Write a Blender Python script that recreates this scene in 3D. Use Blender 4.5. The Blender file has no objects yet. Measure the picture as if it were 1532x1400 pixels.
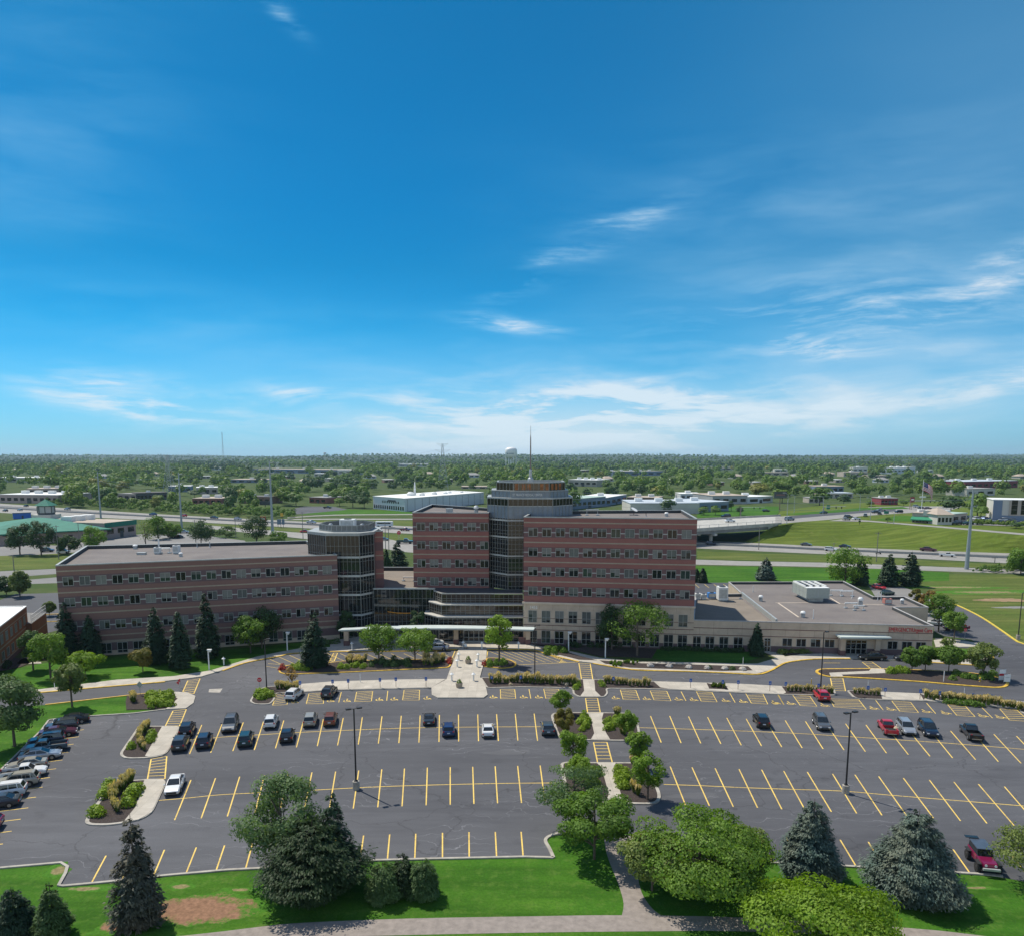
import bpy, math, random
import numpy as np
from mathutils import Vector, Matrix
random.seed(11)
rng = np.random.default_rng(11)
SC = bpy.context.scene
COL = SC.collection
R = math.radians
# ---------------------------------------------------------------- camera model
F0, CX, CY, YH, H = 1180., 766., 858., 681., 39.5      # focal length (px), principal point, horizon row, camera height (m)
PITCH = math.atan((CY-YH)/F0)
cp, sp = math.cos(PITCH), math.sin(PITCH)
def ray(px, py):
    x = (px-CX)/F0; y = (CY-py)/F0
    return (x, cp+y*sp, -sp+y*cp)
def G(px, py, z=0.):                                   # point of the photo on the level z
    d = ray(px, py); t = (z-H)/d[2]
    return (d[0]*t, d[1]*t)
def Zat(px, py, Y):
    d = ray(px, py); t = Y/d[1]
    return (d[0]*t, Y, H+d[2]*t)
def top(b, py):                                        # height of the top of an upright thing standing at b
    k = (CY-py)/F0
    return H+(k*b[1]*cp-b[1]*sp)/(cp+k*sp)
def proj(X, Y, Z):
    zc = Y*cp-(Z-H)*sp
    return CX+F0*X/zc, CY-F0*((Z-H)*cp+Y*sp)/zc
cam = bpy.data.cameras.new('camera'); co = bpy.data.objects.new('camera', cam); COL.objects.link(co)
co.location = (0, 0, H); co.rotation_euler = (R(90)-PITCH, 0, 0)
cam.sensor_fit = 'HORIZONTAL'; cam.sensor_width = 36; cam.lens = 36*F0/1532
cam.shift_y = (CY-700)/1532; cam.clip_end = 30000; cam.clip_start = .5
SC.camera = co
# ---------------------------------------------------------------- objects
LOC = {}
def tag(o, label=None, cat=None, group=None, kind=None):
    if label: o['label'] = label
    if cat: o['category'] = cat
    if group: o['group'] = group
    if kind: o['kind'] = kind
    return o
def thing(name, label, cat, loc=(0, 0, 0), rz=0, group=None):
    o = bpy.data.objects.new(name, None); COL.objects.link(o)
    if len(loc) == 2: loc = (loc[0], loc[1], 0)
    o.location = loc; o.rotation_euler = (0, 0, rz); o.empty_display_size = .3
    LOC[o.name] = tuple(loc) if not rz else (0, 0, 0)
    return tag(o, label, cat, group)
def link(name, me, mats, parent=None, loc=None):
    o = bpy.data.objects.new(name, me); COL.objects.link(o)
    for m in (mats if isinstance(mats, (list, tuple)) else [mats]): me.materials.append(m)
    if parent is not None: o.parent = parent; LOC[o.name] = LOC.get(parent.name, (0, 0, 0))
    else:
        o.location = loc or (0, 0, 0); LOC[o.name] = tuple(o.location)
    return o
def np_mesh(name, V, nper, mi=None, smooth=False):
    """V: (n*nper,3) verts of n separate polygons with nper corners"""
    n = len(V)//nper
    me = bpy.data.meshes.new(name)
    me.vertices.add(len(V)); me.vertices.foreach_set('co', np.asarray(V, dtype=np.float32).ravel())
    me.loops.add(len(V)); me.loops.foreach_set('vertex_index', np.arange(len(V), dtype=np.int32))
    me.polygons.add(n); me.polygons.foreach_set('loop_start', np.arange(0, n*nper, nper, dtype=np.int32))
    me.polygons.foreach_set('loop_total', np.full(n, nper, dtype=np.int32))
    if mi is not None: me.polygons.foreach_set('material_index', np.asarray(mi, dtype=np.int32))
    me.update(); me.validate()
    return me
class MB:
    def __init__(s, fr=None):
        s.v = []; s.f = []; s.m = []; s.fr = fr
    def pt(s, p):
        if s.fr is None: return tuple(p)
        (ox, oy, oz, ux, uy) = s.fr                     # local (u along, n outward, z): n is to the right of u
        return (ox+p[0]*ux+p[1]*uy, oy+p[0]*uy-p[1]*ux, oz+p[2])
    def face(s, pts, mi=0):
        i = len(s.v); s.v += [s.pt(p) for p in pts]; s.f.append(tuple(range(i, i+len(pts)))); s.m.append(mi)
    def mesh(s, vs, fs, mi=0):
        i = len(s.v); s.v += [s.pt(p) for p in vs]
        for f in fs: s.f.append(tuple(i+k for k in f)); s.m.append(mi)
    def box(s, x0, x1, y0, y1, z0, z1, mi=0, nobot=False):
        v = [(x, y, z) for z in (z0, z1) for y in (y0, y1) for x in (x0, x1)]
        fs = [(4, 5, 7, 6), (0, 1, 5, 4), (1, 3, 7, 5), (3, 2, 6, 7), (2, 0, 4, 6)]
        if not nobot: fs.append((0, 2, 3, 1))
        s.mesh(v, fs, mi)
    def cbox(s, c, d, mi=0, rz=0):
        ca, sa = math.cos(rz), math.sin(rz); v = []
        for z in (-1, 1):
            for y in (-1, 1):
                for x in (-1, 1):
                    a, b = x*d[0]/2, y*d[1]/2
                    v.append((c[0]+a*ca-b*sa, c[1]+a*sa+b*ca, c[2]+z*d[2]/2))
        s.mesh(v, [(4, 5, 7, 6), (0, 1, 5, 4), (1, 3, 7, 5), (3, 2, 6, 7), (2, 0, 4, 6), (0, 2, 3, 1)], mi)
    def tube(s, p0, p1, r0, r1=None, seg=8, mi=0, caps=True):
        r1 = r0 if r1 is None else r1
        a, b = Vector(p0), Vector(p1); d = (b-a).normalized()
        u = d.orthogonal().normalized(); w = d.cross(u); vs = []
        for c, r in ((a, r0), (b, r1)):
            for k in range(seg):
                t = 2*math.pi*k/seg; vs.append(tuple(c+u*(r*math.cos(t))+w*(r*math.sin(t))))
        fs = [(k, (k+1) % seg, seg+(k+1) % seg, seg+k) for k in range(seg)]
        if caps: fs += [tuple(range(seg-1, -1, -1)), tuple(range(seg, 2*seg))]
        s.mesh(vs, fs, mi)
    def prism(s, poly, z0, z1, mi=0, mt=None, bottom=False):
        n = len(poly); mt = mi if mt is None else mt
        if sum(poly[i][0]*poly[(i+1) % n][1]-poly[(i+1) % n][0]*poly[i][1] for i in range(n)) < 0: poly = poly[::-1]
        vs = [(p[0], p[1], z0) for p in poly]+[(p[0], p[1], z1) for p in poly]
        s.mesh(vs, [(k, (k+1) % n, n+(k+1) % n, n+k) for k in range(n)], mi)
        s.face([(p[0], p[1], z1) for p in poly], mt)
        if bottom: s.face([(p[0], p[1], z0) for p in poly[::-1]], mi)
    def lathe(s, c, prof, seg=16, mi=0):
        vs = []
        for r, z in prof:
            for k in range(seg):
                t = 2*math.pi*k/seg; vs.append((c[0]+r*math.cos(t), c[1]+r*math.sin(t), c[2]+z))
        fs = []
        for j in range(len(prof)-1):
            for k in range(seg): fs.append((j*seg+k, j*seg+(k+1) % seg, (j+1)*seg+(k+1) % seg, (j+1)*seg+k))
        fs.append(tuple(range((len(prof)-1)*seg, len(prof)*seg)))
        s.mesh(vs, fs, mi)
    def build(s, name, mats, parent=None, loc=None, smooth=False):
        me = bpy.data.meshes.new(name)
        o = LOC.get(parent.name, (0, 0, 0)) if parent is not None else (loc or (0, 0, 0))
        me.from_pydata([(v[0]-o[0], v[1]-o[1], v[2]-o[2]) for v in s.v], [], s.f)
        me.polygons.foreach_set('material_index', s.m)
        if smooth: me.polygons.foreach_set('use_smooth', [True]*len(s.f))
        me.update()
        return link(name, me, mats, parent, loc)
def arc_poly(pts, n=4):                                  # Catmull-Rom smoothing of an open line
    out = []
    P = [pts[0]]+list(pts)+[pts[-1]]
    for i in range(1, len(P)-2):
        for k in range(n):
            t = k/n; a, b, c, d = P[i-1], P[i], P[i+1], P[i+2]
            out.append(tuple(.5*((2*b[j])+(-a[j]+c[j])*t+(2*a[j]-5*b[j]+4*c[j]-d[j])*t*t+(-a[j]+3*b[j]-3*c[j]+d[j])*t**3) for j in (0, 1)))
    out.append(tuple(pts[-1])); return out
def gp(pts, z=0): return [G(x, y, z) for x, y in pts]
def rounded(poly, r=1.):
    out = []; n = len(poly)
    for i in range(n):
        a, b, c = Vector(poly[i-1][:2]), Vector(poly[i][:2]), Vector(poly[(i+1) % n][:2])
        ra = min(r, (a-b).length*.45); rc = min(r, (c-b).length*.45)
        if ra < .02 or rc < .02: out.append(tuple(b)); continue
        p, q = b+(a-b).normalized()*ra, b+(c-b).normalized()*rc
        for t in (0, .25, .5, .75, 1): out.append(tuple((1-t)**2*p+2*t*(1-t)*b+t*t*q))
    return out
def inset(poly, d):
    n = len(poly); area = sum(poly[i][0]*poly[(i+1) % n][1]-poly[(i+1) % n][0]*poly[i][1] for i in range(n))
    if area < 0: poly = poly[::-1]
    out = []
    for i in range(n):
        a, b, c = Vector(poly[i-1]), Vector(poly[i]), Vector(poly[(i+1) % n])
        e1, e2 = (b-a), (c-b)
        if e1.length < 1e-6 or e2.length < 1e-6: out.append(tuple(b)); continue
        n1 = Vector((-e1.y, e1.x)).normalized(); n2 = Vector((-e2.y, e2.x)).normalized()
        m = n1+n2
        if m.length < .2: out.append(tuple(b+n1*d)); continue
        m.normalize(); out.append(tuple(b+m*(d/max(.5, m.dot(n1)))))
    return out
# ---------------------------------------------------------------- materials
def newmat(name):
    m = bpy.data.materials.new(name); m.use_nodes = True; nt = m.node_tree
    return m, nt, nt.nodes['Principled BSDF']
def N(nt, t, **k):
    n = nt.nodes.new(t)
    for a, v in k.items(): setattr(n, a, v)
    return n
def mixc(nt, fac, a, b, mode='MIX'):
    n = N(nt, 'ShaderNodeMix', data_type='RGBA', blend_type=mode)
    for sock, val in ((n.inputs[0], fac), (n.inputs[6], a), (n.inputs[7], b)):
        if isinstance(val, bpy.types.NodeSocket): nt.links.new(val, sock)
        elif isinstance(val, (tuple, list)): sock.default_value = (*val[:3], 1)
        else: sock.default_value = val
    return n.outputs[2]
def math_(nt, op, a, b=0., c=None):
    n = N(nt, 'ShaderNodeMath', operation=op)
    for i, v in enumerate((a, b) if c is None else (a, b, c)):
        if isinstance(v, bpy.types.NodeSocket): nt.links.new(v, n.inputs[i])
        else: n.inputs[i].default_value = v
    return n.outputs[0]
def noise(nt, scale, detail=4, rough=.55, vec=None, sc=None):
    if vec is None: vec = N(nt, 'ShaderNodeTexCoord').outputs['Object']
    if sc:
        mp = N(nt, 'ShaderNodeMapping'); mp.inputs['Scale'].default_value = sc; nt.links.new(vec, mp.inputs[0]); vec = mp.outputs[0]
    n = N(nt, 'ShaderNodeTexNoise'); n.inputs['Scale'].default_value = scale; n.inputs['Detail'].default_value = detail
    n.inputs['Roughness'].default_value = rough; nt.links.new(vec, n.inputs['Vector'])
    return n.outputs['Fac']
def ramp(nt, fac, stops, interp='LINEAR'):
    r = N(nt, 'ShaderNodeValToRGB'); cr = r.color_ramp; cr.interpolation = interp
    while len(cr.elements) < len(stops): cr.elements.new(.5)
    for e, (p, c) in zip(cr.elements, stops):
        e.position = p; e.color = (*c, 1) if isinstance(c, (tuple, list)) else (c, c, c, 1)
    nt.links.new(fac, r.inputs[0]); return r.outputs[0]
def worldpos(nt): return N(nt, 'ShaderNodeNewGeometry').outputs['Position']
MATS = {}
def mat(name, col, rough=.7, var=.15, scale=2., metal=0., spec=.5, bump=0., bscale=20., coat=0., world=False, var2=0, scale2=.1):
    if name in MATS: return MATS[name]
    m, nt, b = newmat(name)
    b.inputs['Roughness'].default_value = rough; b.inputs['Metallic'].default_value = metal
    b.inputs['Specular IOR Level'].default_value = spec
    vec = worldpos(nt) if world else None
    if var:
        f = noise(nt, scale, 5, .6, vec)
        c = mixc(nt, ramp(nt, f, [(.3, 0), (.7, 1)]), tuple(x*(1-var) for x in col), tuple(min(1, x*(1+var)) for x in col))
        if var2:
            f2 = noise(nt, scale2, 3, .5, vec)
            c = mixc(nt, 1., c, ramp(nt, f2, [(.3, 1-var2), (.7, 1+0*var2)]), 'MULTIPLY')
        nt.links.new(c, b.inputs['Base Color'])
    else: b.inputs['Base Color'].default_value = (*col, 1)
    if bump:
        bn = N(nt, 'ShaderNodeBump'); bn.inputs['Strength'].default_value = bump; bn.inputs['Distance'].default_value = .05
        nt.links.new(noise(nt, bscale, 4, .6, vec), bn.inputs['Height']); nt.links.new(bn.outputs[0], b.inputs['Normal'])
    if coat: b.inputs['Coat Weight'].default_value = coat; b.inputs['Coat Roughness'].default_value = .04
    MATS[name] = m; return m
def glassy(name, col=(.02, .025, .03), rough=.06, spec=.6):
    if name in MATS: return MATS[name]
    m, nt, b = newmat(name)
    f = noise(nt, .35, 3, .5)
    c = mixc(nt, ramp(nt, f, [(.35, 0), (.65, 1)]), col, tuple(x*1.9 for x in col))
    nt.links.new(c, b.inputs['Base Color']); b.inputs['Roughness'].default_value = rough; b.inputs['Specular IOR Level'].default_value = spec
    MATS[name] = m; return m
def foliage(name, dark, light, trans=.25, rough=.6, hue=None):
    """leaf material: random tint per leaf clump and per plant, a little light passes through"""
    if name in MATS: return MATS[name]
    m, nt, b = newmat(name)
    g = N(nt, 'ShaderNodeNewGeometry'); oi = N(nt, 'ShaderNodeObjectInfo')
    c = mixc(nt, g.outputs['Random Per Island'], dark, light)
    f = noise(nt, .35, 2, .5)
    c = mixc(nt, ramp(nt, f, [(.35, 0), (.65, .6)]), c, hue or tuple(min(1, x*1.35) for x in light))
    c = mixc(nt, 1., c, mixc(nt, oi.outputs['Random'], (.82, .86, .85), (1.12, 1.08, 1.05)), 'MULTIPLY')
    nt.links.new(c, b.inputs['Base Color']); b.inputs['Roughness'].default_value = rough; b.inputs['Specular IOR Level'].default_value = .25
    tr = N(nt, 'ShaderNodeBsdfTranslucent'); nt.links.new(mixc(nt, 1., c, (1.3, 1.35, .55), 'MULTIPLY'), tr.inputs[0])
    mx = N(nt, 'ShaderNodeMixShader'); mx.inputs[0].default_value = trans
    nt.links.new(b.outputs[0], mx.inputs[1]); nt.links.new(tr.outputs[0], mx.inputs[2])
    nt.links.new(mx.outputs[0], nt.nodes['Material Output'].inputs[0])
    MATS[name] = m; return m
# ---------------------------------------------------------------- light: afternoon sun from behind the building, blue sky
SUN_EL = R(56); SUN_AZ = R(-46.5)                        # azimuth from +Y towards +X
sd = Vector((math.sin(SUN_AZ)*math.cos(SUN_EL), math.cos(SUN_AZ)*math.cos(SUN_EL), math.sin(SUN_EL)))
sl = bpy.data.lights.new('sun', 'SUN'); sl.energy = 4.2; sl.angle = R(.53); sl.color = (1, .94, .84)
so = bpy.data.objects.new('sun', sl); COL.objects.link(so); so.rotation_euler = sd.to_track_quat('Z', 'Y').to_euler(); so.location = (-60, 60, 120)
W = bpy.data.worlds.new('World'); SC.world = W; W.use_nodes = True; nt = W.node_tree
bg = nt.nodes['Background']; bg.inputs[1].default_value = .13
sky = N(nt, 'ShaderNodeTexSky', sky_type='NISHITA'); sky.sun_disc = False; sky.sun_elevation = SUN_EL; sky.sun_rotation = SUN_AZ
sky.air_density = 1.; sky.dust_density = .5; sky.ozone_density = 4.; sky.altitude = 300
tc = N(nt, 'ShaderNodeTexCoord'); sx = N(nt, 'ShaderNodeSeparateXYZ'); nt.links.new(tc.outputs['Generated'], sx.inputs[0])
az = math_(nt, 'ARCTAN2', sx.outputs[0], sx.outputs[1]); el = math_(nt, 'ARCSINE', sx.outputs[2])
# colour of the sky by elevation: deep polarised blue above, pale at the horizon
grade = ramp(nt, el, [(0, (.30, .54, .82)), (.02, (.23, .52, .80)), (.067, (.135, .50, .74)), (.146, (.045, .44, .64)), (.22, (.02, .385, .555)), (.293, (.018, .385, .56)), (.476, (.030, .40, .55)), (.8, (.375, .563, .638)), (1., (.675, .675, .675))])
behind = ramp(nt, math_(nt, 'MULTIPLY_ADD', sx.outputs[1], -.5, .5), [(.42, 0), (.62, 1)])      # unseen sky behind the camera, brightened and warmed as added fill for shaded fronts
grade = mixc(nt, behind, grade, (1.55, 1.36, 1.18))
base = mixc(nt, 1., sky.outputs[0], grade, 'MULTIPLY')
def comb(a, b, c=0.):
    n = N(nt, 'ShaderNodeCombineXYZ')
    for i, v in enumerate((a, b, c)):
        if isinstance(v, bpy.types.NodeSocket): nt.links.new(v, n.inputs[i])
        else: n.inputs[i].default_value = v
    return n.outputs[0]
def skyang(px, py):
    d = Vector(ray(px, py)).normalized(); return math.atan2(d.x, d.y), math.asin(d.z)
vec = comb(az, math_(nt, 'MULTIPLY', el, 2.6))
wn = N(nt, 'ShaderNodeTexNoise'); wn.inputs['Scale'].default_value = 3.; wn.inputs['Detail'].default_value = 3; nt.links.new(vec, wn.inputs['Vector'])
dist = N(nt, 'ShaderNodeVectorMath', operation='MULTIPLY_ADD'); nt.links.new(wn.outputs['Color'], dist.inputs[0]); dist.inputs[1].default_value = (.20, .16, 0); nt.links.new(vec, dist.inputs[2])
def wisps(scale, rot, sc, detail=9, rough=.62, off=0.):
    mp = N(nt, 'ShaderNodeMapping'); mp.inputs['Rotation'].default_value = (0, 0, rot); mp.inputs['Scale'].default_value = sc; mp.inputs['Location'].default_value = (off, off*.7, 0)
    nt.links.new(dist.outputs[0], mp.inputs[0])
    n = N(nt, 'ShaderNodeTexNoise'); n.inputs['Scale'].default_value = scale; n.inputs['Detail'].default_value = detail; n.inputs['Roughness'].default_value = rough
    nt.links.new(mp.outputs[0], n.inputs['Vector']); return n.outputs['Fac']
def blob(px, py, rx, ry, tilt=0.):
    a0, e0 = skyang(px, py); ca, sa = math.cos(tilt), math.sin(tilt)
    da = math_(nt, 'SUBTRACT', az, a0); de = math_(nt, 'SUBTRACT', el, e0)
    u = math_(nt, 'ADD', math_(nt, 'MULTIPLY', da, ca*F0/rx), math_(nt, 'MULTIPLY', de, sa*F0/rx))
    v = math_(nt, 'ADD', math_(nt, 'MULTIPLY', da, -sa*F0/ry), math_(nt, 'MULTIPLY', de, ca*F0/ry))
    q = math_(nt, 'ADD', math_(nt, 'MULTIPLY', u, u), math_(nt, 'MULTIPLY', v, v))
    return math_(nt, 'POWER', 2.718, math_(nt, 'MULTIPLY', q, -1.))
def add(a, b): return math_(nt, 'ADD', a, b)
def sc_(a, k): return math_(nt, 'MULTIPLY', a, k)
n1 = wisps(3.4, R(-14), (1.1, 2.5, 1), 8, .58); n2 = wisps(8., R(-18), (1., 2.3, 1), 8, .6, 3.); n3 = wisps(2., R(-35), (1., 1.5, 1), 6, .55, 7.)
w1 = ramp(nt, n1, [(.46, 0), (.68, 1)]); w2 = ramp(nt, n2, [(.47, 0), (.70, 1)]); w3 = ramp(nt, n3, [(.36, 0), (.70, 1)])
m1 = add(add(sc_(blob(790, 628, 300, 50, .02), 1.45), sc_(blob(1050, 600, 170, 24, -.05), .8)), add(sc_(blob(190, 595, 110, 28, -.12), 1.5), sc_(blob(450, 588, 60, 16), .8)))
m2 = add(add(sc_(blob(760, 487, 70, 10, -.12), 1.1), sc_(blob(1510, 402, 60, 22, .45), 1.)), add(sc_(blob(1270, 470, 200, 40), .8), sc_(blob(880, 375, 130, 18, .45), .5)))
m3 = add(add(sc_(blob(1250, 330, 380, 110), .28), sc_(blob(60, 200, 200, 160, .7), .24)), add(sc_(blob(250, 480, 260, 45), .26), sc_(blob(1400, 560, 300, 70), .5)))
m3 = add(m3, sc_(blob(700, 560, 360, 60), .3)); m3 = sc_(m3, 1.5)
m2 = add(m2, add(add(sc_(blob(935, 328, 50, 10, .1), .8), sc_(blob(1170, 508, 60, 12, -.3), .9)), add(sc_(blob(1260, 520, 70, 12, .05), 1.), sc_(blob(420, 18, 34, 9, -.6), .9))))
m2 = add(m2, add(sc_(blob(800, 400, 70, 14, .55), .7), sc_(blob(1440, 585, 130, 18, .2), .8)))
tot = add(add(math_(nt, 'MULTIPLY', m1, add(add(sc_(w1, .38), sc_(w2, .62)), .08)), math_(nt, 'MULTIPLY', m2, add(sc_(w2, .65), sc_(w1, .30)))), math_(nt, 'MULTIPLY', m3, add(sc_(w3, .6), sc_(w1, .25))))
veil = add(sc_(blob(1560, 120, 380, 330), .17), add(sc_(blob(840, 668, 330, 55), .42), sc_(blob(900, 640, 1500, 95), .20)))
tot = math_(nt, 'MINIMUM', add(tot, veil), .88)
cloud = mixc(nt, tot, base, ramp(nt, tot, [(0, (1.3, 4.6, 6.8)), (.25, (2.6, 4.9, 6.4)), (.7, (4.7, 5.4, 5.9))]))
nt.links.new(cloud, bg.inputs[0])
VS = SC.view_settings; VS.view_transform = 'Standard'; VS.look = 'None'; VS.gamma = 1; VS.exposure = .3; VS.use_curve_mapping = False
SC.cycles.max_bounces = 6; SC.cycles.diffuse_bounces = 2; SC.cycles.glossy_bounces = 3; SC.cycles.transmission_bounces = 3; SC.cycles.volume_bounces = 1; SC.cycles.transparent_max_bounces = 4
SC.cycles.use_denoising = True; SC.cycles.caustics_reflective = False; SC.cycles.caustics_refractive = False
# ================================================================ GROUND
def structure(mb, name, mats, **k): return tag(mb.build(name, mats, **k), kind='structure')
def ground_mat():
    m, nt, b = newmat('ground'); p = worldpos(nt)
    a = noise(nt, .012, 6, .6, p); c = noise(nt, .12, 5, .65, p); d = noise(nt, 1.7, 3, .6, p)
    col = mixc(nt, ramp(nt, a, [(.35, 0), (.65, 1)]), (.032, .065, .016), (.065, .092, .026))
    col = mixc(nt, ramp(nt, c, [(.42, 0), (.7, .8)]), col, (.12, .12, .05))
    col = mixc(nt, ramp(nt, d, [(.3, .0), (.75, .55)]), col, (.055, .095, .02))
    nt.links.new(col, b.inputs['Base Color']); b.inputs['Roughness'].default_value = .95; b.inputs['Specular IOR Level'].default_value = .1
    return m
def lawn_mat(name='lawn', c1=(.046, .145, .012), c2=(.088, .205, .018), dry=.25):
    m, nt, b = newmat(name); p = worldpos(nt)
    a = noise(nt, .06, 5, .6, p); st = noise(nt, .35, 3, .5, p, (.12, 1.2, 1)); d = noise(nt, 3.5, 4, .7, p); e = noise(nt, .25, 6, .7, p)
    col = mixc(nt, ramp(nt, a, [(.35, 0), (.65, 1)]), c1, c2)
    col = mixc(nt, ramp(nt, st, [(.35, 0), (.62, .85)]), col, tuple(x*.62 for x in c1))
    col = mixc(nt, ramp(nt, d, [(.38, .0), (.68, .6)]), col, tuple(x*.5 for x in c1)); col = mixc(nt, ramp(nt, noise(nt, .9, 4, .7, p), [(.5, 0), (.72, .5)]), col, (.12, .19, .035))
    col = mixc(nt, ramp(nt, e, [(.60, .0), (.72, dry)]), col, (.22, .20, .08))
    nt.links.new(col, b.inputs['Base Color']); b.inputs['Roughness'].default_value = .95; b.inputs['Specular IOR Level'].default_value = .1
    bn = N(nt, 'ShaderNodeBump'); bn.inputs['Strength'].default_value = .6; bn.inputs['Distance'].default_value = .08
    nt.links.new(d, bn.inputs['Height']); nt.links.new(bn.outputs[0], b.inputs['Normal'])
    return m
def asphalt_mat(name, c1, c2, scuff=.5):
    m, nt, b = newmat(name); p = worldpos(nt)
    a = noise(nt, .05, 5, .6, p, (.35, 1, 1)); f = noise(nt, .6, 5, .6, p, (.18, 1, 1)); g = noise(nt, 9., 3, .6, p)
    col = mixc(nt, ramp(nt, a, [(.32, 0), (.68, 1)]), c1, c2)
    col = mixc(nt, ramp(nt, f, [(.35, 0), (.7, .5)]), col, tuple(x*1.25 for x in c2))
    col = mixc(nt, ramp(nt, g, [(.4, 0), (.7, .25)]), col, tuple(x*.6 for x in c1))
    col = mixc(nt, ramp(nt, noise(nt, .32, 3, .5, p), [(.62, 0), (.74, .4)]), col, tuple(x*.62 for x in c1))
    col = mixc(nt, ramp(nt, noise(nt, .028, 3, .5, p, (.3, 1.4, 1)), [(.4, 0), (.62, .5)]), col, tuple(x*.78 for x in c1))
    # scuffs and thin scratches left by the traffic
    wv = N(nt, 'ShaderNodeTexWave', wave_type='RINGS'); wv.inputs['Scale'].default_value = .16; wv.inputs['Distortion'].default_value = 14; wv.inputs['Detail'].default_value = 4; wv.inputs['Detail Scale'].default_value = 1.2
    nt.links.new(p, wv.inputs['Vector'])
    ln = ramp(nt, wv.outputs['Fac'], [(.985, 0), (1., 1)]); mk = ramp(nt, noise(nt, .09, 3, .5, p), [(.5, 0), (.68, 1)])
    col = mixc(nt, math_(nt, 'MULTIPLY', math_(nt, 'MULTIPLY', ln, mk), scuff), col, (.28, .28, .29))
    if scuff > .3:
        mk2 = math_(nt, 'MULTIPLY', ramp(nt, noise(nt, 1.1, 9, .8, p, (1, .7, 1)), [(.57, 0), (.68, 1)]), ramp(nt, noise(nt, .055, 3, .5, p), [(.48, 0), (.66, 1)])); col = mixc(nt, math_(nt, 'MULTIPLY', mk2, .55), col, (.24, .24, .25))
        v = N(nt, 'ShaderNodeTexVoronoi', feature='DISTANCE_TO_EDGE'); v.inputs['Scale'].default_value = .055; wn_ = N(nt, 'ShaderNodeVectorMath', operation='MULTIPLY_ADD'); nz = N(nt, 'ShaderNodeTexNoise'); nz.inputs['Scale'].default_value = .35; nz.inputs['Detail'].default_value = 5; nt.links.new(p, nz.inputs['Vector'])
        nt.links.new(nz.outputs['Color'], wn_.inputs[0]); wn_.inputs[1].default_value = (5, 5, 0); nt.links.new(p, wn_.inputs[2]); nt.links.new(wn_.outputs[0], v.inputs['Vector'])
        col = mixc(nt, ramp(nt, v.outputs['Distance'], [(.0015, .55), (.0045, 0)]), col, (.03, .03, .032))
    nt.links.new(col, b.inputs['Base Color']); b.inputs['Roughness'].default_value = .85; b.inputs['Specular IOR Level'].default_value = .3
    return m
def concrete_mat(name='paving', c=(.40, .37, .32), joint=1.5):
    m, nt, b = newmat(name); p = worldpos(nt)
    col = mixc(nt, ramp(nt, noise(nt, .5, 5, .6, p), [(.3, 0), (.7, 1)]), tuple(x*.82 for x in c), tuple(x*1.1 for x in c))
    col = mixc(nt, ramp(nt, noise(nt, 4., 4, .7, p), [(.45, 0), (.75, .35)]), col, tuple(x*.6 for x in c))
    br = N(nt, 'ShaderNodeTexBrick'); br.offset = 0; br.inputs['Scale'].default_value = 1; br.inputs['Mortar Size'].default_value = .012
    br.inputs['Brick Width'].default_value = joint; br.inputs['Row Height'].default_value = joint
    br.inputs['Color1'].default_value = (1, 1, 1, 1); br.inputs['Color2'].default_value = (.88, .88, .88, 1); br.inputs['Mortar'].default_value = (.55, .53, .5, 1)
    nt.links.new(p, br.inputs['Vector']); col = mixc(nt, 1., col, br.outputs['Color'], 'MULTIPLY')
    nt.links.new(col, b.inputs['Base Color']); b.inputs['Roughness'].default_value = .9
    return m
M_ground = ground_mat(); M_lawn = lawn_mat(); M_asph = asphalt_mat('asphalt', (.066, .067, .074), (.112, .113, .120))
M_drive = asphalt_mat('drive_asphalt', (.068, .070, .076), (.092, .093, .099), .15); M_old = asphalt_mat('worn_asphalt', (.19, .185, .175), (.24, .23, .215), .1)
M_conc = concrete_mat(c=(.48, .435, .36)); M_kerb = mat('kerb_concrete', (.36, .33, .28), .9, .25, 1.2); M_ykerb = mat('yellow_kerb_paint', (.58, .36, .04), .7, .35, 1.5)
M_yel, nt_, b_ = newmat('yellow_line_paint'); p_ = worldpos(nt_); c_ = mixc(nt_, ramp(nt_, noise(nt_, .3, 3, .5, p_), [(.3, 0), (.7, 1)]), (.62, .42, .10), (.86, .60, .12))
nt_.links.new(mixc(nt_, ramp(nt_, noise(nt_, 3.2, 6, .75, p_), [(.54, 0), (.66, .75)]), c_, (.13, .12, .10)), b_.inputs['Base Color']); b_.inputs['Roughness'].default_value = .8; M_hwy = concrete_mat('highway_concrete', (.30, .285, .255), 6.); M_path = mat('path_surface', (.25, .215, .185), .95, .2, 1.5, bump=.3, world=True)
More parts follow.
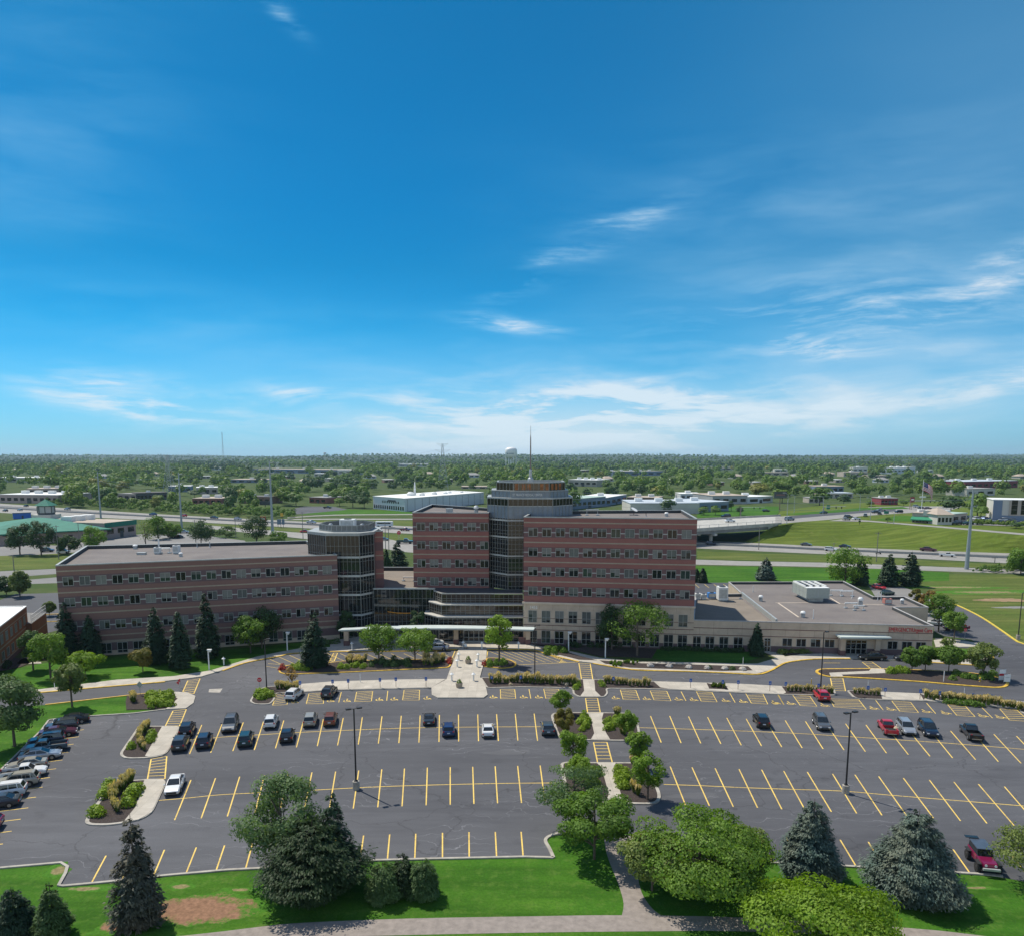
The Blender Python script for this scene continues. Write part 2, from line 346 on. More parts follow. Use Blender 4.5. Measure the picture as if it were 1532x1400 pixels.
def soft_patch(name, c, k=0.):
    m, nt, b = newmat(name); p = worldpos(nt); g = N(nt, 'ShaderNodeTexCoord').outputs['Generated']; v = N(nt, 'ShaderNodeVectorMath', operation='SUBTRACT'); nt.links.new(g, v.inputs[0]); v.inputs[1].default_value = (.5, .5, 0)
    w = N(nt, 'ShaderNodeVectorMath', operation='MULTIPLY'); nt.links.new(v.outputs[0], w.inputs[0]); w.inputs[1].default_value = (2, 2, 0); l = N(nt, 'ShaderNodeVectorMath', operation='LENGTH'); nt.links.new(w.outputs[0], l.inputs[0])
    f = math_(nt, 'ADD', l.outputs['Value'], math_(nt, 'MULTIPLY', noise(nt, .8, 6, .75, p), 1.5)); f = ramp(nt, math_(nt, 'MULTIPLY', f, .5), [(.56+k*.2, 0), (.68+k*.2, 1)])
    d = mixc(nt, ramp(nt, noise(nt, 2.5, 5, .7, p), [(.35, 0), (.7, 1)]), tuple(x*.65 for x in c), tuple(x*1.2 for x in c))
    gr = mixc(nt, ramp(nt, noise(nt, 3.5, 4, .7, p), [(.38, 0), (.68, .7)]), (.07, .19, .02), (.03, .09, .01))
    nt.links.new(mixc(nt, f, d, gr), b.inputs['Base Color']); b.inputs['Roughness'].default_value = 1.; b.inputs['Specular IOR Level'].default_value = .1; return m
def mulch_mat():
    m, nt, b = newmat('mulch'); p = worldpos(nt); f = noise(nt, 5., 5, .75, p)
    nt.links.new(ramp(nt, f, [(.3, (.022, .014, .012)), (.55, (.05, .036, .03)), (.75, (.10, .075, .06))]), b.inputs['Base Color']); b.inputs['Roughness'].default_value = 1.
    bn = N(nt, 'ShaderNodeBump'); bn.inputs['Strength'].default_value = 1.; bn.inputs['Distance'].default_value = .1; nt.links.new(f, bn.inputs['Height']); nt.links.new(bn.outputs[0], b.inputs['Normal'])
    return m
M_mulch = mulch_mat()
def sheet(name, m, poly, z): mb = MB(); mb.prism(poly, z-.3 if z > .25 else -.2, z); return structure(mb, name, m)
def quadsheet(name, m, poly, z):
    mb = MB(); n = len(poly)
    if sum(poly[i][0]*poly[(i+1) % n][1]-poly[(i+1) % n][0]*poly[i][1] for i in range(n)) < 0: poly = poly[::-1]
    mb.face([(x, y, z) for x, y in poly]); return structure(mb, name, m)
mb = MB(); mb.face([(-16000, 30, 0), (16000, 30, 0), (16000, 16000, 0), (-16000, 16000, 0)]); structure(mb, 'ground', M_ground)
# ---- car park and drive (one asphalt sheet)
far_edge = [(-160, 1056), (59, 1036), (150, 1028), (247, 1019.5), (301, 1012.6), (333, 1003), (364, 992), (395, 985.5), (420, 981), (437, 977), (498, 974.3), (547, 974.5), (634, 973), (684, 971), (728, 971), (757, 971), (799, 972),
            (820, 979), (866, 989.6), (887, 992), (942, 1001), (985, 1003), (1028, 1004), (1080, 1006), (1132, 1008.4), (1153, 1002.7), (1165, 996), (1180, 990), (1219, 985.5), (1272, 985), (1350, 988), (1441, 993.6), (1466, 995), (1478, 992), (1486, 986), (1482, 979),
            (1476, 973), (1448, 969), (1400, 967.5), (1399, 953.5), (1440, 956), (1461, 961), (1453, 956), (1413, 951), (1398, 944), (1396, 934), (1423, 901.4), (1443, 910), (1470, 924), (1500, 944), (1520, 958), (1532, 963), (1620, 992), (1760, 1060)]
near_edge = [(1800, 1350), (1532, 1318), (1480, 1309), (1300, 1298), (1160, 1291), (1086, 1289), (990, 1287), (985, 1262), (975, 1249), (943, 1246.5), (872, 1246.5), (825, 1250), (816, 1257.5), (822, 1270), (828, 1283.5), (784, 1282.3), (634, 1285.6), (556, 1287.7), (427, 1297.6),
             (340, 1302), (250, 1310), (164, 1319.6), (95, 1326), (86, 1325), (98, 1307), (100.5, 1294), (91, 1291), (0, 1299), (-260, 1325)]
quadsheet('car_park', M_asph, gp(far_edge+near_edge), .02)
def kerbline(pts, m, w=.18, h=.15, name='kerb', z=0.):
    p = [Vector(q) for q in pts]; mb = MB()
    L, Rr = [], []
    for i in range(len(p)):
        d = (p[min(i+1, len(p)-1)]-p[max(i-1, 0)]).normalized(); n = Vector((-d.y, d.x))*w/2
        L.append(p[i]+n); Rr.append(p[i]-n)
    for i in range(len(p)-1):
        a, b, c, d = L[i], L[i+1], Rr[i+1], Rr[i]
        v = [(q.x, q.y, z) for q in (a, b, c, d)]+[(q.x, q.y, z+h) for q in (a, b, c, d)]
        mb.mesh(v, [(4, 7, 6, 5), (0, 4, 5, 1), (2, 6, 7, 3), (1, 5, 6, 2), (3, 7, 4, 0)])
    return structure(mb, name, m)
kerbline(gp([(1500, 1311.5), (1480, 1309), (1300, 1298), (1160, 1291), (1086, 1289), (990, 1287), (985, 1262), (975, 1249)]), M_kerb, .3, .16)
kerbline(gp(arc_poly([(872, 1246.5), (840, 1247), (825, 1250), (816, 1257.5), (822, 1270), (828, 1283.5)])), M_kerb, .35, .16)
kerbline(gp([(828, 1283.5), (784, 1282.3), (634, 1285.6), (556, 1287.7), (427, 1297.6), (340, 1302), (250, 1310), (164, 1319.6), (95, 1326), (88, 1325), (98, 1307), (101, 1297), (91, 1291), (0, 1299), (-260, 1325)]), M_kerb, .3, .16)
# ---- lawns
def lawn(pts, z=.03, m=None): return quadsheet('lawn', m or M_lawn, gp(pts), z)
lawn([(1800, 1352), (1532, 1318.5), (1480, 1309.5), (1300, 1298.5), (1160, 1291.5), (1086, 1289.5), (990, 1287.5), (985, 1262), (975, 1249.5), (943, 1247), (872, 1247), (825, 1250.5), (816.5, 1258), (822.5, 1270), (828, 1284), (784, 1282.8), (634, 1286), (556, 1288.2),
      (427, 1298), (340, 1302.5), (250, 1310.5), (164, 1320), (95, 1326.5), (85.5, 1325), (97.5, 1307), (100, 1294.5), (91, 1291.5), (0, 1299.5), (-260, 1326), (-400, 1480), (1900, 1480)])
lawn([(-220, 1072), (68, 1054), (192, 1040), (245, 1034.3), (266, 1045.5), (249, 1060.6), (200, 1067), (137, 1071), (100, 1073), (73, 1077), (62, 1092), (0, 1153), (-60, 1210), (-140, 1275), (-330, 1310)])
lawn([(-200, 1046), (57, 1031.5), (175, 1016.6), (260, 1011.5), (315, 1003), (351, 992), (420, 975), (453, 969), (500, 968), (512, 955), (300, 975), (96, 986), (20, 1000), (-200, 1035)])
lawn([(1038, 846), (1130, 847), (1230, 849), (1330, 851), (1420, 856), (1420, 868), (1310, 872), (1090, 871), (1038, 871)], .03)
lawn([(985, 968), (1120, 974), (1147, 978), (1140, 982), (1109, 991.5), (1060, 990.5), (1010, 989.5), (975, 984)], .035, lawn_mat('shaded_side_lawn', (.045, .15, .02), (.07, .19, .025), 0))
lawn([(1397, 972), (1420, 967.5), (1450, 972), (1454, 979), (1450, 985), (1400, 985)], .035)
M_rough = lawn_mat('rough_grass', (.105, .15, .03), (.17, .175, .05), .75)
quadsheet('rough_grass', M_rough, gp([(1400, 858), (1700, 862), (1800, 1040), (1620, 992), (1532, 963), (1520, 958), (1500, 944), (1470, 924), (1443, 910), (1423, 901), (1390, 880), (1330, 866)]), .012)
dry = gp([(240, 1339), (300, 1337), (362, 1338), (352, 1352), (318, 1374), (282, 1390), (240, 1392), (216, 1384), (212, 1366), (226, 1350)])
def patch(name, m, c, rx, ry, z, seed, rot=0., n=60):
    rd = random.Random(seed); ph = [rd.uniform(0, 6.28) for _ in range(7)]; poly = []
    for k in range(n):
        t = 2*math.pi*k/n; r = 1+.16*math.sin(2*t+ph[0])+.12*math.sin(3*t+ph[1])+.08*math.sin(5*t+ph[2])+.05*math.sin(9*t+ph[3])+.05*math.sin(14*t+ph[4])+.03*math.sin(23*t+ph[5])
        x, y = rx*r*math.cos(t), ry*r*math.sin(t); poly.append((c[0]+x*math.cos(rot)-y*math.sin(rot), c[1]+x*math.sin(rot)+y*math.cos(rot)))
    return quadsheet(name, m, poly, z)
M_dirt = soft_patch('bare_soil_earth', (.27, .155, .095), .25); M_dryg = soft_patch('dry_turf', (.25, .21, .10))
patch('bare_soil', M_dirt, G(290, 1362), 5.6, 2.9, .036, 3, .18); patch('bare_soil', M_dirt, G(178, 1385), 2.2, 1.2, .042, 5, .6)
patch('bare_soil', M_dryg, G(130, 1329), 3., .45, .034, 6); patch('bare_soil', M_dryg, G(270, 1326), 1.2, .7, .034, 7); patch('bare_soil', M_dryg, G(360, 1331), 1.6, .5, .034, 8); patch('bare_soil', M_dryg, G(86, 1302), 1.1, 1.5, .034, 9)
patch('bare_soil', M_dryg, G(1462, 1328), 2., .35, .034, 12); patch('bare_soil', mat('reddish_soil', (.26, .17, .09), 1., .3, .3, world=True), G(1500, 897), 6., 3., .02, 13); patch('bare_soil', M_old, G(1520, 908), 5., 1.6, .022, 14); patch('bare_soil', M_dryg, G(1470, 885), 16., 3.4, .018, 15)
patch('bare_soil', M_dryg, G(1420, 878), 14, 3, .018, 16)
# ---- foot paths
def strip(name, m, up, lo, z): return quadsheet(name, m, gp(arc_poly(up, 3))+gp(arc_poly(lo, 3))[::-1], z)
strip('path', M_path, [(-100, 1432), (100, 1415), (290, 1398), (400, 1385), (460, 1380), (610, 1374), (800, 1370.6), (932, 1369), (1125, 1373), (1357, 1388), (1456, 1398), (1650, 1422)],
      [(-100, 1460), (100, 1440), (290, 1421), (400, 1408), (460, 1403), (600, 1399), (800, 1395), (982, 1393), (1099, 1393), (1250, 1400), (1456, 1425), (1650, 1450)], .045)
strip('path', M_path, [(903, 1249), (906, 1270), (912, 1290), (926, 1325), (933, 1352), (930, 1370)], [(948, 1249), (946, 1275), (952, 1300), (960, 1335), (975, 1358), (990, 1370)], .041)
def conc(pts, z=.13, m=None, name='pavement'): return sheet(name, m or M_conc, gp(pts), z)
conc([(57.6, 1031.6), (175.4, 1016.8), (260, 1011.6), (315, 1003), (351, 992), (385, 982), (420, 975), (453, 969), (494, 968), (494, 974.3), (437, 976.8), (420, 980.6), (395, 985), (364, 991.7), (333, 1002.6), (301, 1012.2), (247, 1019), (150, 1027.6), (59, 1035.6), (-160, 1055.5), (-160, 1049)])
conc([(494, 962), (505, 957), (560, 949), (640, 949), (660, 958), (784, 956), (800, 966), (835, 970), (897, 984), (960, 990), (1041, 991), (1111, 993), (1133.6, 992.6), (1162, 984), (1142.7, 975), (1145, 969.7), (1152, 969.7), (1175, 982), (1200, 978.5), (1220, 978), (1262, 976), (1325, 979), (1400, 985), (1441, 985.7), (1470, 986), (1478, 981),
      (1486, 986), (1478, 991.6), (1466, 994.6), (1441, 993.2), (1350, 987.6), (1272, 984.6), (1219, 985), (1180, 989.6), (1165, 995.6), (1153, 1002.3), (1132, 1008), (1080, 1005.5), (1028, 1003.6), (985, 1002.6), (942, 1000.6), (887, 991.7), (866, 989.2), (820, 978.6), (799, 971.6), (684, 970.6), (634, 972.6), (547, 974), (494, 974.3)])
def mulch(pts, z=.155): return sheet('mulch_bed', M_mulch, gp(pts), z)
mulch([(897, 988), (960, 992.5), (1041, 994.5), (1119, 997), (1126, 1003), (1080, 1004), (1028, 1002), (942, 999), (905, 993)])
mulch([(806, 969), (838, 972), (866, 981), (893, 988), (866, 987), (846, 982), (824, 977)])
mulch([(1153, 970), (1215, 971), (1262, 974), (1218, 976.5), (1180, 980), (1166, 976)])
mulch([(800, 962), (985, 967), (975, 984), (925, 982), (897, 981.5), (842, 968), (805, 966)], .145)
mulch([(0, 1004), (30, 998), (60, 985), (20, 984), (-40, 1010)], .1)
conc([(1397, 957.5), (1413.6, 955), (1440, 958.5), (1470, 963), (1461, 967.5), (1400, 968)], .13)
conc([(24, 993), (36, 984), (60, 985), (62, 992.5)], .1)
# yellow painted kerb edges of the drive
for seg in ([(59, 1036), (150, 1028), (247, 1019.7)], [(333, 1003.2), (364, 992.2), (395, 985.7), (420, 981.2), (437, 977.2), (498, 974.5), (547, 974.7), (634, 973.2), (684, 971.2)], [(728, 971.2), (757, 971.2), (799, 972.2), (820, 979.2), (848, 985.5), (866, 989.8)],
            [(887, 992.2), (942, 1001.2), (985, 1003.2), (1028, 1004.2), (1080, 1006.2), (1132, 1008.6), (1153, 1002.9), (1165, 996.2), (1180, 990.2), (1219, 985.7), (1272, 985.2)], [(1350, 988.2), (1441, 993.8), (1466, 995.2), (1478, 992.2), (1486, 986.2), (1482, 979)]):
    kerbline(gp(arc_poly(seg)), M_ykerb, .42, .145)
kerbline(gp(arc_poly([(1423, 901.4), (1443, 910), (1470, 924), (1500, 944), (1520, 958), (1532, 963), (1620, 992), (1760, 1060)])), mat('bright_yellow_kerb', (.62, .46, .05), .7, .2), .45, .15)
kerbline(gp([(68, 1054.2), (192, 1040.2), (245, 1034.5)]), M_ykerb, .3, .15)
kerbline(gp([(73, 1077), (100, 1073), (137, 1071), (200, 1067), (248, 1061)]), M_kerb, .3, .15)
kerbline(gp([(73, 1077), (62, 1092), (0, 1153), (-60, 1210)]), M_kerb, .25, .12)
# ---- raised islands: kerb ring, mulch or paving inside
def island(pts, m=None, kerb=.35, r=1.2, km=None, h=.15, inner=M_mulch, iname='mulch_bed'):
    p = rounded(gp(pts), r); sheet('kerb', km or M_kerb, p, h)
    return sheet(iname, inner, inset(p, kerb), h+.02)
def walk(pts, z=.19): return sheet('pavement', M_conc, gp(pts), z)
island([(178, 1129), (205.6, 1089), (216.5, 1086.5), (267, 1086.5), (269, 1090), (255, 1120), (247, 1130), (225, 1134.5), (186, 1135.5)])
walk([(242.6, 1087.6), (266, 1087.6), (267, 1091), (254, 1119.5), (246, 1129), (224, 1133.6), (217, 1132)])
island([(126, 1229), (162, 1177), (175, 1170), (216, 1166), (246, 1166), (248.5, 1173), (228, 1217), (208, 1228), (164.5, 1235.5), (130, 1235)], kerb=.4)
walk([(216.5, 1167), (245, 1167), (247, 1173), (227, 1216.5), (207, 1227.5), (185, 1230.5), (203, 1208.6)])
walk([(247, 1034.6), (280, 1036), (292.5, 1041.5), (289.5, 1052), (278, 1060), (248, 1061), (266, 1045.5)], .15)
mulch([(190, 1040.6), (208, 1038.9), (246, 1035), (265.5, 1045.5), (247.5, 1060.6), (189, 1062), (188, 1050)], .13)
# long strip between car park and drive, left half
island([(373, 1049.5), (379, 1040), (388, 1031.5), (395, 1028), (412, 1026.6), (448, 1023.6), (498, 1019.7), (596, 1016.8), (668, 1015.8), (672, 1020), (649, 1029.2), (596, 1030.4), (498, 1032.8), (451, 1035.8), (413, 1037), (411, 1047), (404, 1053.8), (381, 1054)], kerb=.3, r=.9)
walk([(447, 1024.2), (498, 1020.2), (596, 1017.3), (667, 1016.4), (646, 1028.6), (596, 1029.9), (498, 1032.3), (451, 1035.2), (447, 1034)])
# central paved walk up to the door
walk([(690, 962), (724, 962), (728.3, 971), (727.7, 984), (722, 999), (718, 1014), (722.5, 1017), (727, 1029), (729.5, 1040), (723.5, 1044.3), (654.6, 1044.3), (646, 1040), (645.5, 1029), (668, 1017), (674, 1000), (686, 972)], .2)
island([(718, 1013.8), (780, 1014), (866, 1016), (897, 1016.8), (978, 1019.4), (1100, 1022.8), (1180, 1027.2), (1249, 1031), (1251, 1040.6), (1170, 1039.2), (1100, 1036.2), (1000, 1031.5), (908, 1030), (910, 1037), (905, 1043), (866, 1043), (857, 1038), (856, 1029.3), (780, 1028), (728, 1029.3)], kerb=.3, r=.8)
walk([(872, 1016.6), (889, 1017), (890.5, 1034), (899, 1042.3), (868, 1042.3), (874, 1034)])
walk([(978, 1020.2), (1057, 1022.2), (1061, 1031), (1090, 1032.4), (1085.5, 1026), (1062, 1023.4), (1057, 1022.2), (1100, 1023.4), (1169, 1027), (1176, 1036.5), (1172, 1038.6), (1100, 1035.4), (1000, 1030.8), (988, 1029)])
island([(1266, 1032.5), (1317, 1035), (1376, 1037.6), (1460, 1043), (1532, 1050), (1640, 1061), (1640, 1092), (1532, 1068), (1520, 1060), (1460, 1054), (1382, 1048.8), (1320, 1047), (1286, 1046), (1276, 1043)], kerb=.3, r=.8)
walk([(1317, 1035.6), (1376, 1038.2), (1382, 1048.2), (1320, 1046.4)]); walk([(1376, 1038.2), (1460, 1043.6), (1532, 1050.6), (1532, 1054), (1460, 1046.5), (1384, 1041)])
walk([(1384, 1044.5), (1460, 1051), (1520, 1058.5), (1520, 1059.6), (1460, 1053.4), (1382, 1048.2)])
# drop-off islands
island([(415.7, 1000.7), (418, 1006.8), (430, 1008.8), (517, 1005.8), (670, 998.8), (674, 996.5), (678, 987), (635, 986), (576, 987), (510, 989), (490, 992), (449, 993), (430, 995)], km=M_ykerb, r=.9, kerb=.3)
island([(722.5, 997.3), (725.5, 989), (727.8, 984), (745, 984.2), (765, 987.6), (773.8, 992.8), (769.5, 998), (750.6, 1000)], km=M_ykerb, r=.9, kerb=.3)
island([(1218, 1004.4), (1225, 1000.3), (1303, 999.8), (1324, 1000), (1400, 1003), (1451, 1005.7), (1494, 1013), (1511, 1021), (1507, 1027.4), (1494, 1029.4), (1444, 1026), (1380, 1020.4), (1311, 1015.8), (1261, 1013), (1243, 1013.2), (1227, 1010)], km=M_ykerb, r=1.2, kerb=.5)
walk([(1240.5, 1007), (1300, 1004.2), (1303, 1000.6), (1322, 1000.8), (1327, 1007.4), (1259, 1009.8), (1262, 1012.6), (1243, 1012.8)])
# planting islands in the middle of the car park
island([(823.5, 1070.5), (829.6, 1066), (876, 1066), (903, 1066.3), (947, 1067), (954, 1076), (958, 1097), (952, 1108.6), (913, 1108.4), (884, 1107.6), (840, 1107.3), (833, 1099)])
walk([(874, 1066.8), (903, 1066.8), (900.5, 1076), (906, 1096), (913, 1107.6), (884, 1107.2), (889, 1098), (884, 1076)])
island([(837.4, 1143.7), (844, 1140), (892, 1141), (922, 1141), (963, 1141.4), (978.5, 1162), (989.5, 1191), (986, 1201), (973, 1204), (926, 1202.8), (905, 1202.8), (848, 1199)], kerb=.4)
walk([(892, 1141.6), (922, 1141.6), (918, 1148), (929, 1190), (943, 1201.6), (905, 1201.6), (911, 1190), (900, 1149)])
# ================================================================ PAINTED LINES
lines = MB()
def seg(mb, a, b, w=.13, z=.03):
    a, b = Vector(a), Vector(b); d = (b-a).normalized(); n = Vector((-d.y, d.x))*w/2
    mb.face([(a.x+n.x, a.y+n.y, z), (a.x-n.x, a.y-n.y, z), (b.x-n.x, b.y-n.y, z), (b.x+n.x, b.y+n.y, z)])
def pseg(x0, y0, x1, y1, w=.13, z=.03, mb=None): seg(mb or lines, G(x0, y0), G(x1, y1), w, z)
def poly(pts, w=.13, z=.034):
    q = gp(arc_poly(pts, 3))
    for a, b in zip(q, q[1:]): seg(lines, a, b, w, z)
zz = lambda s, x0, y0, L: [(x0+a/s, y0+b/s, x0+c/s, y0+d/s) for a, b, c, d in L]
row3 = zz(3.648, 0, 940, [(1042, 826, 953, 1045), (1176, 816, 1098, 1035), (1308, 808, 1241, 1025), (1443, 800, 1390, 1012)])+[(431, 1157, 419, 1212)]+zz(3.33, 400, 940, [
    (222, 716, 187, 886), (340, 712, 310, 893), (455, 707, 428, 896), (570, 701, 550, 890), (683, 697, 671, 885), (797, 692, 791, 880), (911, 690, 911, 877), (1023, 688, 1029, 873), (1135, 686, 1147, 870), (1247, 684, 1266, 868), (1359, 682, 1383, 866)])
row3r = zz(3.83, 780, 940, [(853, 790, 940, 1010), (978, 795, 1077, 1015), (1110, 800, 1215, 1022)])+zz(3.546, 1100, 940, [(20, 745, 118, 950), (140, 748, 247, 958), (257, 755, 372, 965), (382, 760, 510, 972), (516, 770, 644, 980), (635, 775, 778, 990),
    (761, 784, 913, 998), (892, 793, 1052, 1005), (1030, 803, 1195, 1020), (1160, 813, 1335, 1033), (1290, 825, 1480, 1046), (1428, 838, 1620, 1060), (1560, 850, 1760, 1074)])
row2 = zz(5.283, 230, 1030, [(380, 285, 283, 515), (540, 280, 450, 505), (708, 265, 625, 492), (868, 258, 795, 483), (1028, 250, 962, 470), (1185, 245, 1128, 462), (1340, 240, 1293, 453), (1498, 230, 1453, 447)])+zz(3.33, 400, 940, [
    (473, 441, 453, 577), (571, 437, 553, 572), (667, 434, 655, 570), (761, 432, 755, 567), (857, 430, 855, 564), (952, 428, 953, 562), (1048, 427, 1052, 560), (1142, 426, 1151, 559), (1235, 424, 1248, 557), (1329, 423, 1346, 558)])
row2r = zz(3.83, 780, 940, [(740, 500, 801, 652), (850, 500, 915, 655), (958, 503, 1028, 657), (1067, 507, 1143, 660), (1177, 511, 1260, 668), (1288, 516, 1376, 672), (1398, 520, 1492, 678)])+zz(3.546, 1100, 940, [
    (265, 487, 355, 633), (372, 491, 466, 638), (480, 500, 577, 644), (585, 504, 690, 652), (693, 510, 802, 660), (800, 518, 918, 668), (908, 525, 1033, 677), (1030, 535, 1153, 686), (1142, 542, 1275, 695), (1260, 550, 1395, 705), (1372, 560, 1516, 714), (1492, 570, 1640, 724), (1610, 582, 1760, 738)])
row4 = [(158.7, 1279.7, 137, 1320.2), (201, 1276, 182, 1317.5), (246, 1271, 229, 1311.5), (293.7, 1267.4, 278, 1307), (336, 1264.3, 323, 1303), (377.8, 1261.7, 367.3, 1299.6), (421, 1258.6, 410.6, 1297), (462, 1255, 453, 1294.5), (503, 1252, 496, 1291), (544, 1249.6, 538.5, 1288), (583, 1248, 579.5, 1286.5), (622, 1247, 620.5, 1285),
        (662, 1245.6, 662, 1283.6), (701.6, 1244.6, 702, 1283), (741, 1244.2, 743, 1282), (779.6, 1244, 782.7, 1281.4), (1136, 1251, 1155.6, 1289.6), (1176, 1252.6, 1198, 1292), (1217, 1254, 1240, 1293.6), (1257, 1256, 1281, 1296), (1299, 1259, 1323, 1299), (1341, 1262, 1366, 1302), (1383, 1266, 1410, 1305.6), (1426, 1270.4, 1454, 1310), (1470, 1275, 1500, 1313), (1514, 1280, 1546, 1319)]
for L in row3+row3r+row2+row2r+row4: pseg(*L, w=.14)
poly([(233, 1197.4), (285, 1193), (330, 1188.5), (400, 1185), (463, 1182), (536, 1178), (610, 1175), (740, 1171.7), (835, 1170.8)]); poly([(993, 1173), (1050, 1175), (1106, 1177.6), (1180, 1180.3), (1260, 1183), (1330, 1189), (1416, 1196), (1532, 1205.4), (1620, 1214)])
poly([(283, 1106), (340, 1101.7), (400, 1098), (460, 1094.6), (520, 1092), (580, 1089.6), (640, 1088), (730, 1087), (826, 1086.6)]); poly([(955, 1088), (1067, 1091.5), (1180, 1096), (1246.6, 1100), (1330, 1105.5), (1400, 1110), (1470, 1115.5), (1532, 1120.5), (1620, 1129)])
def stall_line(x0, y0, x1, y1, w=.12): pseg(x0, y0, x1, y1, w)
def hatch(q, n=6, w=.11):
    a, b, c, d = [Vector(G(*p)) for p in q]          # a b = far side, c d = near side (c under b)
    for p, r in ((a, b), (b, c), (c, d), (d, a)): seg(lines, p, r, w, .031)
    for k in range(1, n):
        t = k/n; p = a.lerp(d, min(1, t+.05)); r = b.lerp(c, max(0, t-.09)); seg(lines, p, r, w, .033)
H3 = zz(5.107, 400, 940, [(60, 500, 165, 493), (150, 575, 40, 585)]); hq = lambda s, x0, y0, L: [(x0+a/s, y0+b/s) for a, b in L]
for q in (hq(5.107, 400, 940, [(68, 502), (165, 496), (150, 580), (40, 585)]), hq(5.107, 400, 940, [(318, 496), (430, 490), (428, 572), (297, 574)]), hq(5.107, 400, 940, [(682, 483), (805, 478), (795, 553), (667, 557)]), hq(5.107, 400, 940, [(1045, 468), (1163, 468), (1160, 545), (1033, 545)]),
          hq(4.7875, 500, 880, [(1190, 722), (1293, 722), (1300, 788), (1192, 788)]), hq(3.83, 780, 940, [(128, 345), (213, 347), (228, 400), (140, 400)]), hq(3.83, 780, 940, [(567, 350), (655, 352), (677, 407), (583, 405)]), hq(3.83, 780, 940, [(738, 355), (833, 358), (857, 413), (760, 408)]),
          hq(3.83, 780, 940, [(1003, 360), (1092, 365), (1122, 420), (1030, 415)]), hq(3.83, 780, 940, [(1285, 370), (1385, 375), (1412, 432), (1318, 427)]), hq(3.546, 1100, 940, [(305, 352), (395, 357), (433, 412), (345, 407)]), hq(3.546, 1100, 940, [(500, 372), (655, 376), (695, 428), (525, 415)]),
          hq(3.546, 1100, 940, [(830, 383), (930, 390), (972, 445), (873, 438)]), hq(3.546, 1100, 940, [(1127, 403), (1220, 410), (1272, 467), (1175, 460)]), hq(3.546, 1100, 940, [(1403, 425), (1495, 432), (1560, 492), (1455, 485)])): hatch(q)
for L in zz(5.107, 400, 940, [(565, 485, 545, 563), (920, 475, 912, 550)])+zz(4.7875, 500, 880, [(1395, 720, 1408, 787)])+zz(3.83, 780, 940, [(915, 360, 943, 413), (1193, 367, 1225, 423), (1470, 378, 1502, 434)])+zz(3.546, 1100, 940, [(228, 350, 258, 403), (745, 380, 785, 432), (1015, 395, 1063, 450), (1308, 418, 1365, 474)]): pseg(*L, w=.12)
# yellow wheelchair symbols
sym = hq(5.107, 400, 940, [(205, 560), (480, 552), (605, 552), (852, 543), (966, 540), (1218, 533)])+hq(4.7875, 500, 880, [(1137, 778), (1354, 778), (1462, 778)])+hq(3.83, 780, 940, [(270, 393), (537, 398), (715, 402), (897, 405), (985, 408), (1168, 413), (1268, 418), (1453, 425)])+hq(3.546, 1100, 940, [(212, 395), (292, 397), (472, 408), (733, 423), (823, 428), (1012, 440), (1115, 448), (1312, 463), (1405, 470)])
for (x, y) in sym:
    X, Y = G(x, y); r = .48
    for k in range(9):
        t0, t1 = math.pi*(.75+k*.14), math.pi*(.75+(k+1)*.14); seg(lines, (X+r*math.cos(t0), Y+r*math.sin(t0)), (X+r*math.cos(t1), Y+r*math.sin(t1)), .15, .03)
    seg(lines, (X-.05, Y+.85), (X-.02, Y+.1), .17, .031); seg(lines, (X, Y+.1), (X+.5, Y+.1), .15, .032); seg(lines, (X+.5, Y+.1), (X+.75, Y-.45), .15, .033); seg(lines, (X-.06, Y+.95), (X-.06, Y+1.15), .24, .032)
def ladder(q, n, w=.13):                                # crosswalk: two side lines and rungs
    a, b, c, d = [Vector(G(*p)) for p in q]; seg(lines, a, d, .16, .031); seg(lines, b, c, .16, .031)
    for k in range(n+1):
        t = k/n; seg(lines, a.lerp(d, t), b.lerp(c, t), w, .033)
for q, n in (([(866, 991.4), (883, 992.2), (887, 1017), (870, 1016)], 8), ([(876, 1044), (894, 1044), (898, 1065), (879, 1065)], 6), ([(888, 1110), (908, 1110), (916, 1140), (894, 1140)], 6), ([(281, 1017.6), (299.3, 1014.6), (290, 1037.3), (273.6, 1034)], 8),
             ([(259, 1062.8), (278.8, 1060.6), (268.6, 1085.6), (247.5, 1085.3)], 7), ([(226, 1135.4), (249.5, 1131), (246.7, 1164.8), (220.7, 1165)], 7), ([(1242.4, 1014), (1261, 1014.2), (1265, 1033), (1246, 1032)], 7), ([(1290, 990), (1304.4, 989.4), (1318.8, 999.5), (1302.5, 999.5)], 4),
             ([(499, 976.5), (505, 976.2), (500, 988.5), (492, 990.8)], 7), ([(681, 972.5), (685.5, 972), (680, 986.5), (675, 986.8)], 7), ([(728.3, 972.5), (730, 972.5), (727.8, 984), (726, 984)], 5)): ladder(q, n)
# slanted drop-off stripes
for k in range(-1, 14):
    x = 414+19*k; pseg(x, 977+max(0, 4-k)*.9, x+28, 989.5+max(0, 3-k)*1.2, .1)
pseg(398, 996, 419, 999.5, .1); pseg(401, 992, 432, 994.8, .1)
for k in range(12): pseg(730+10.5*k, 972.8+max(0, k-7)*1.5, 772+11*k-(0 if k < 8 else (k-7)*14), 989.5+.15*k, .09)
pseg(773.5, 994, 866, 989.8, .14); pseg(1232, 991, 1257, 991.2, .14)
pseg(500, 991.6, 676, 986.6, .12)
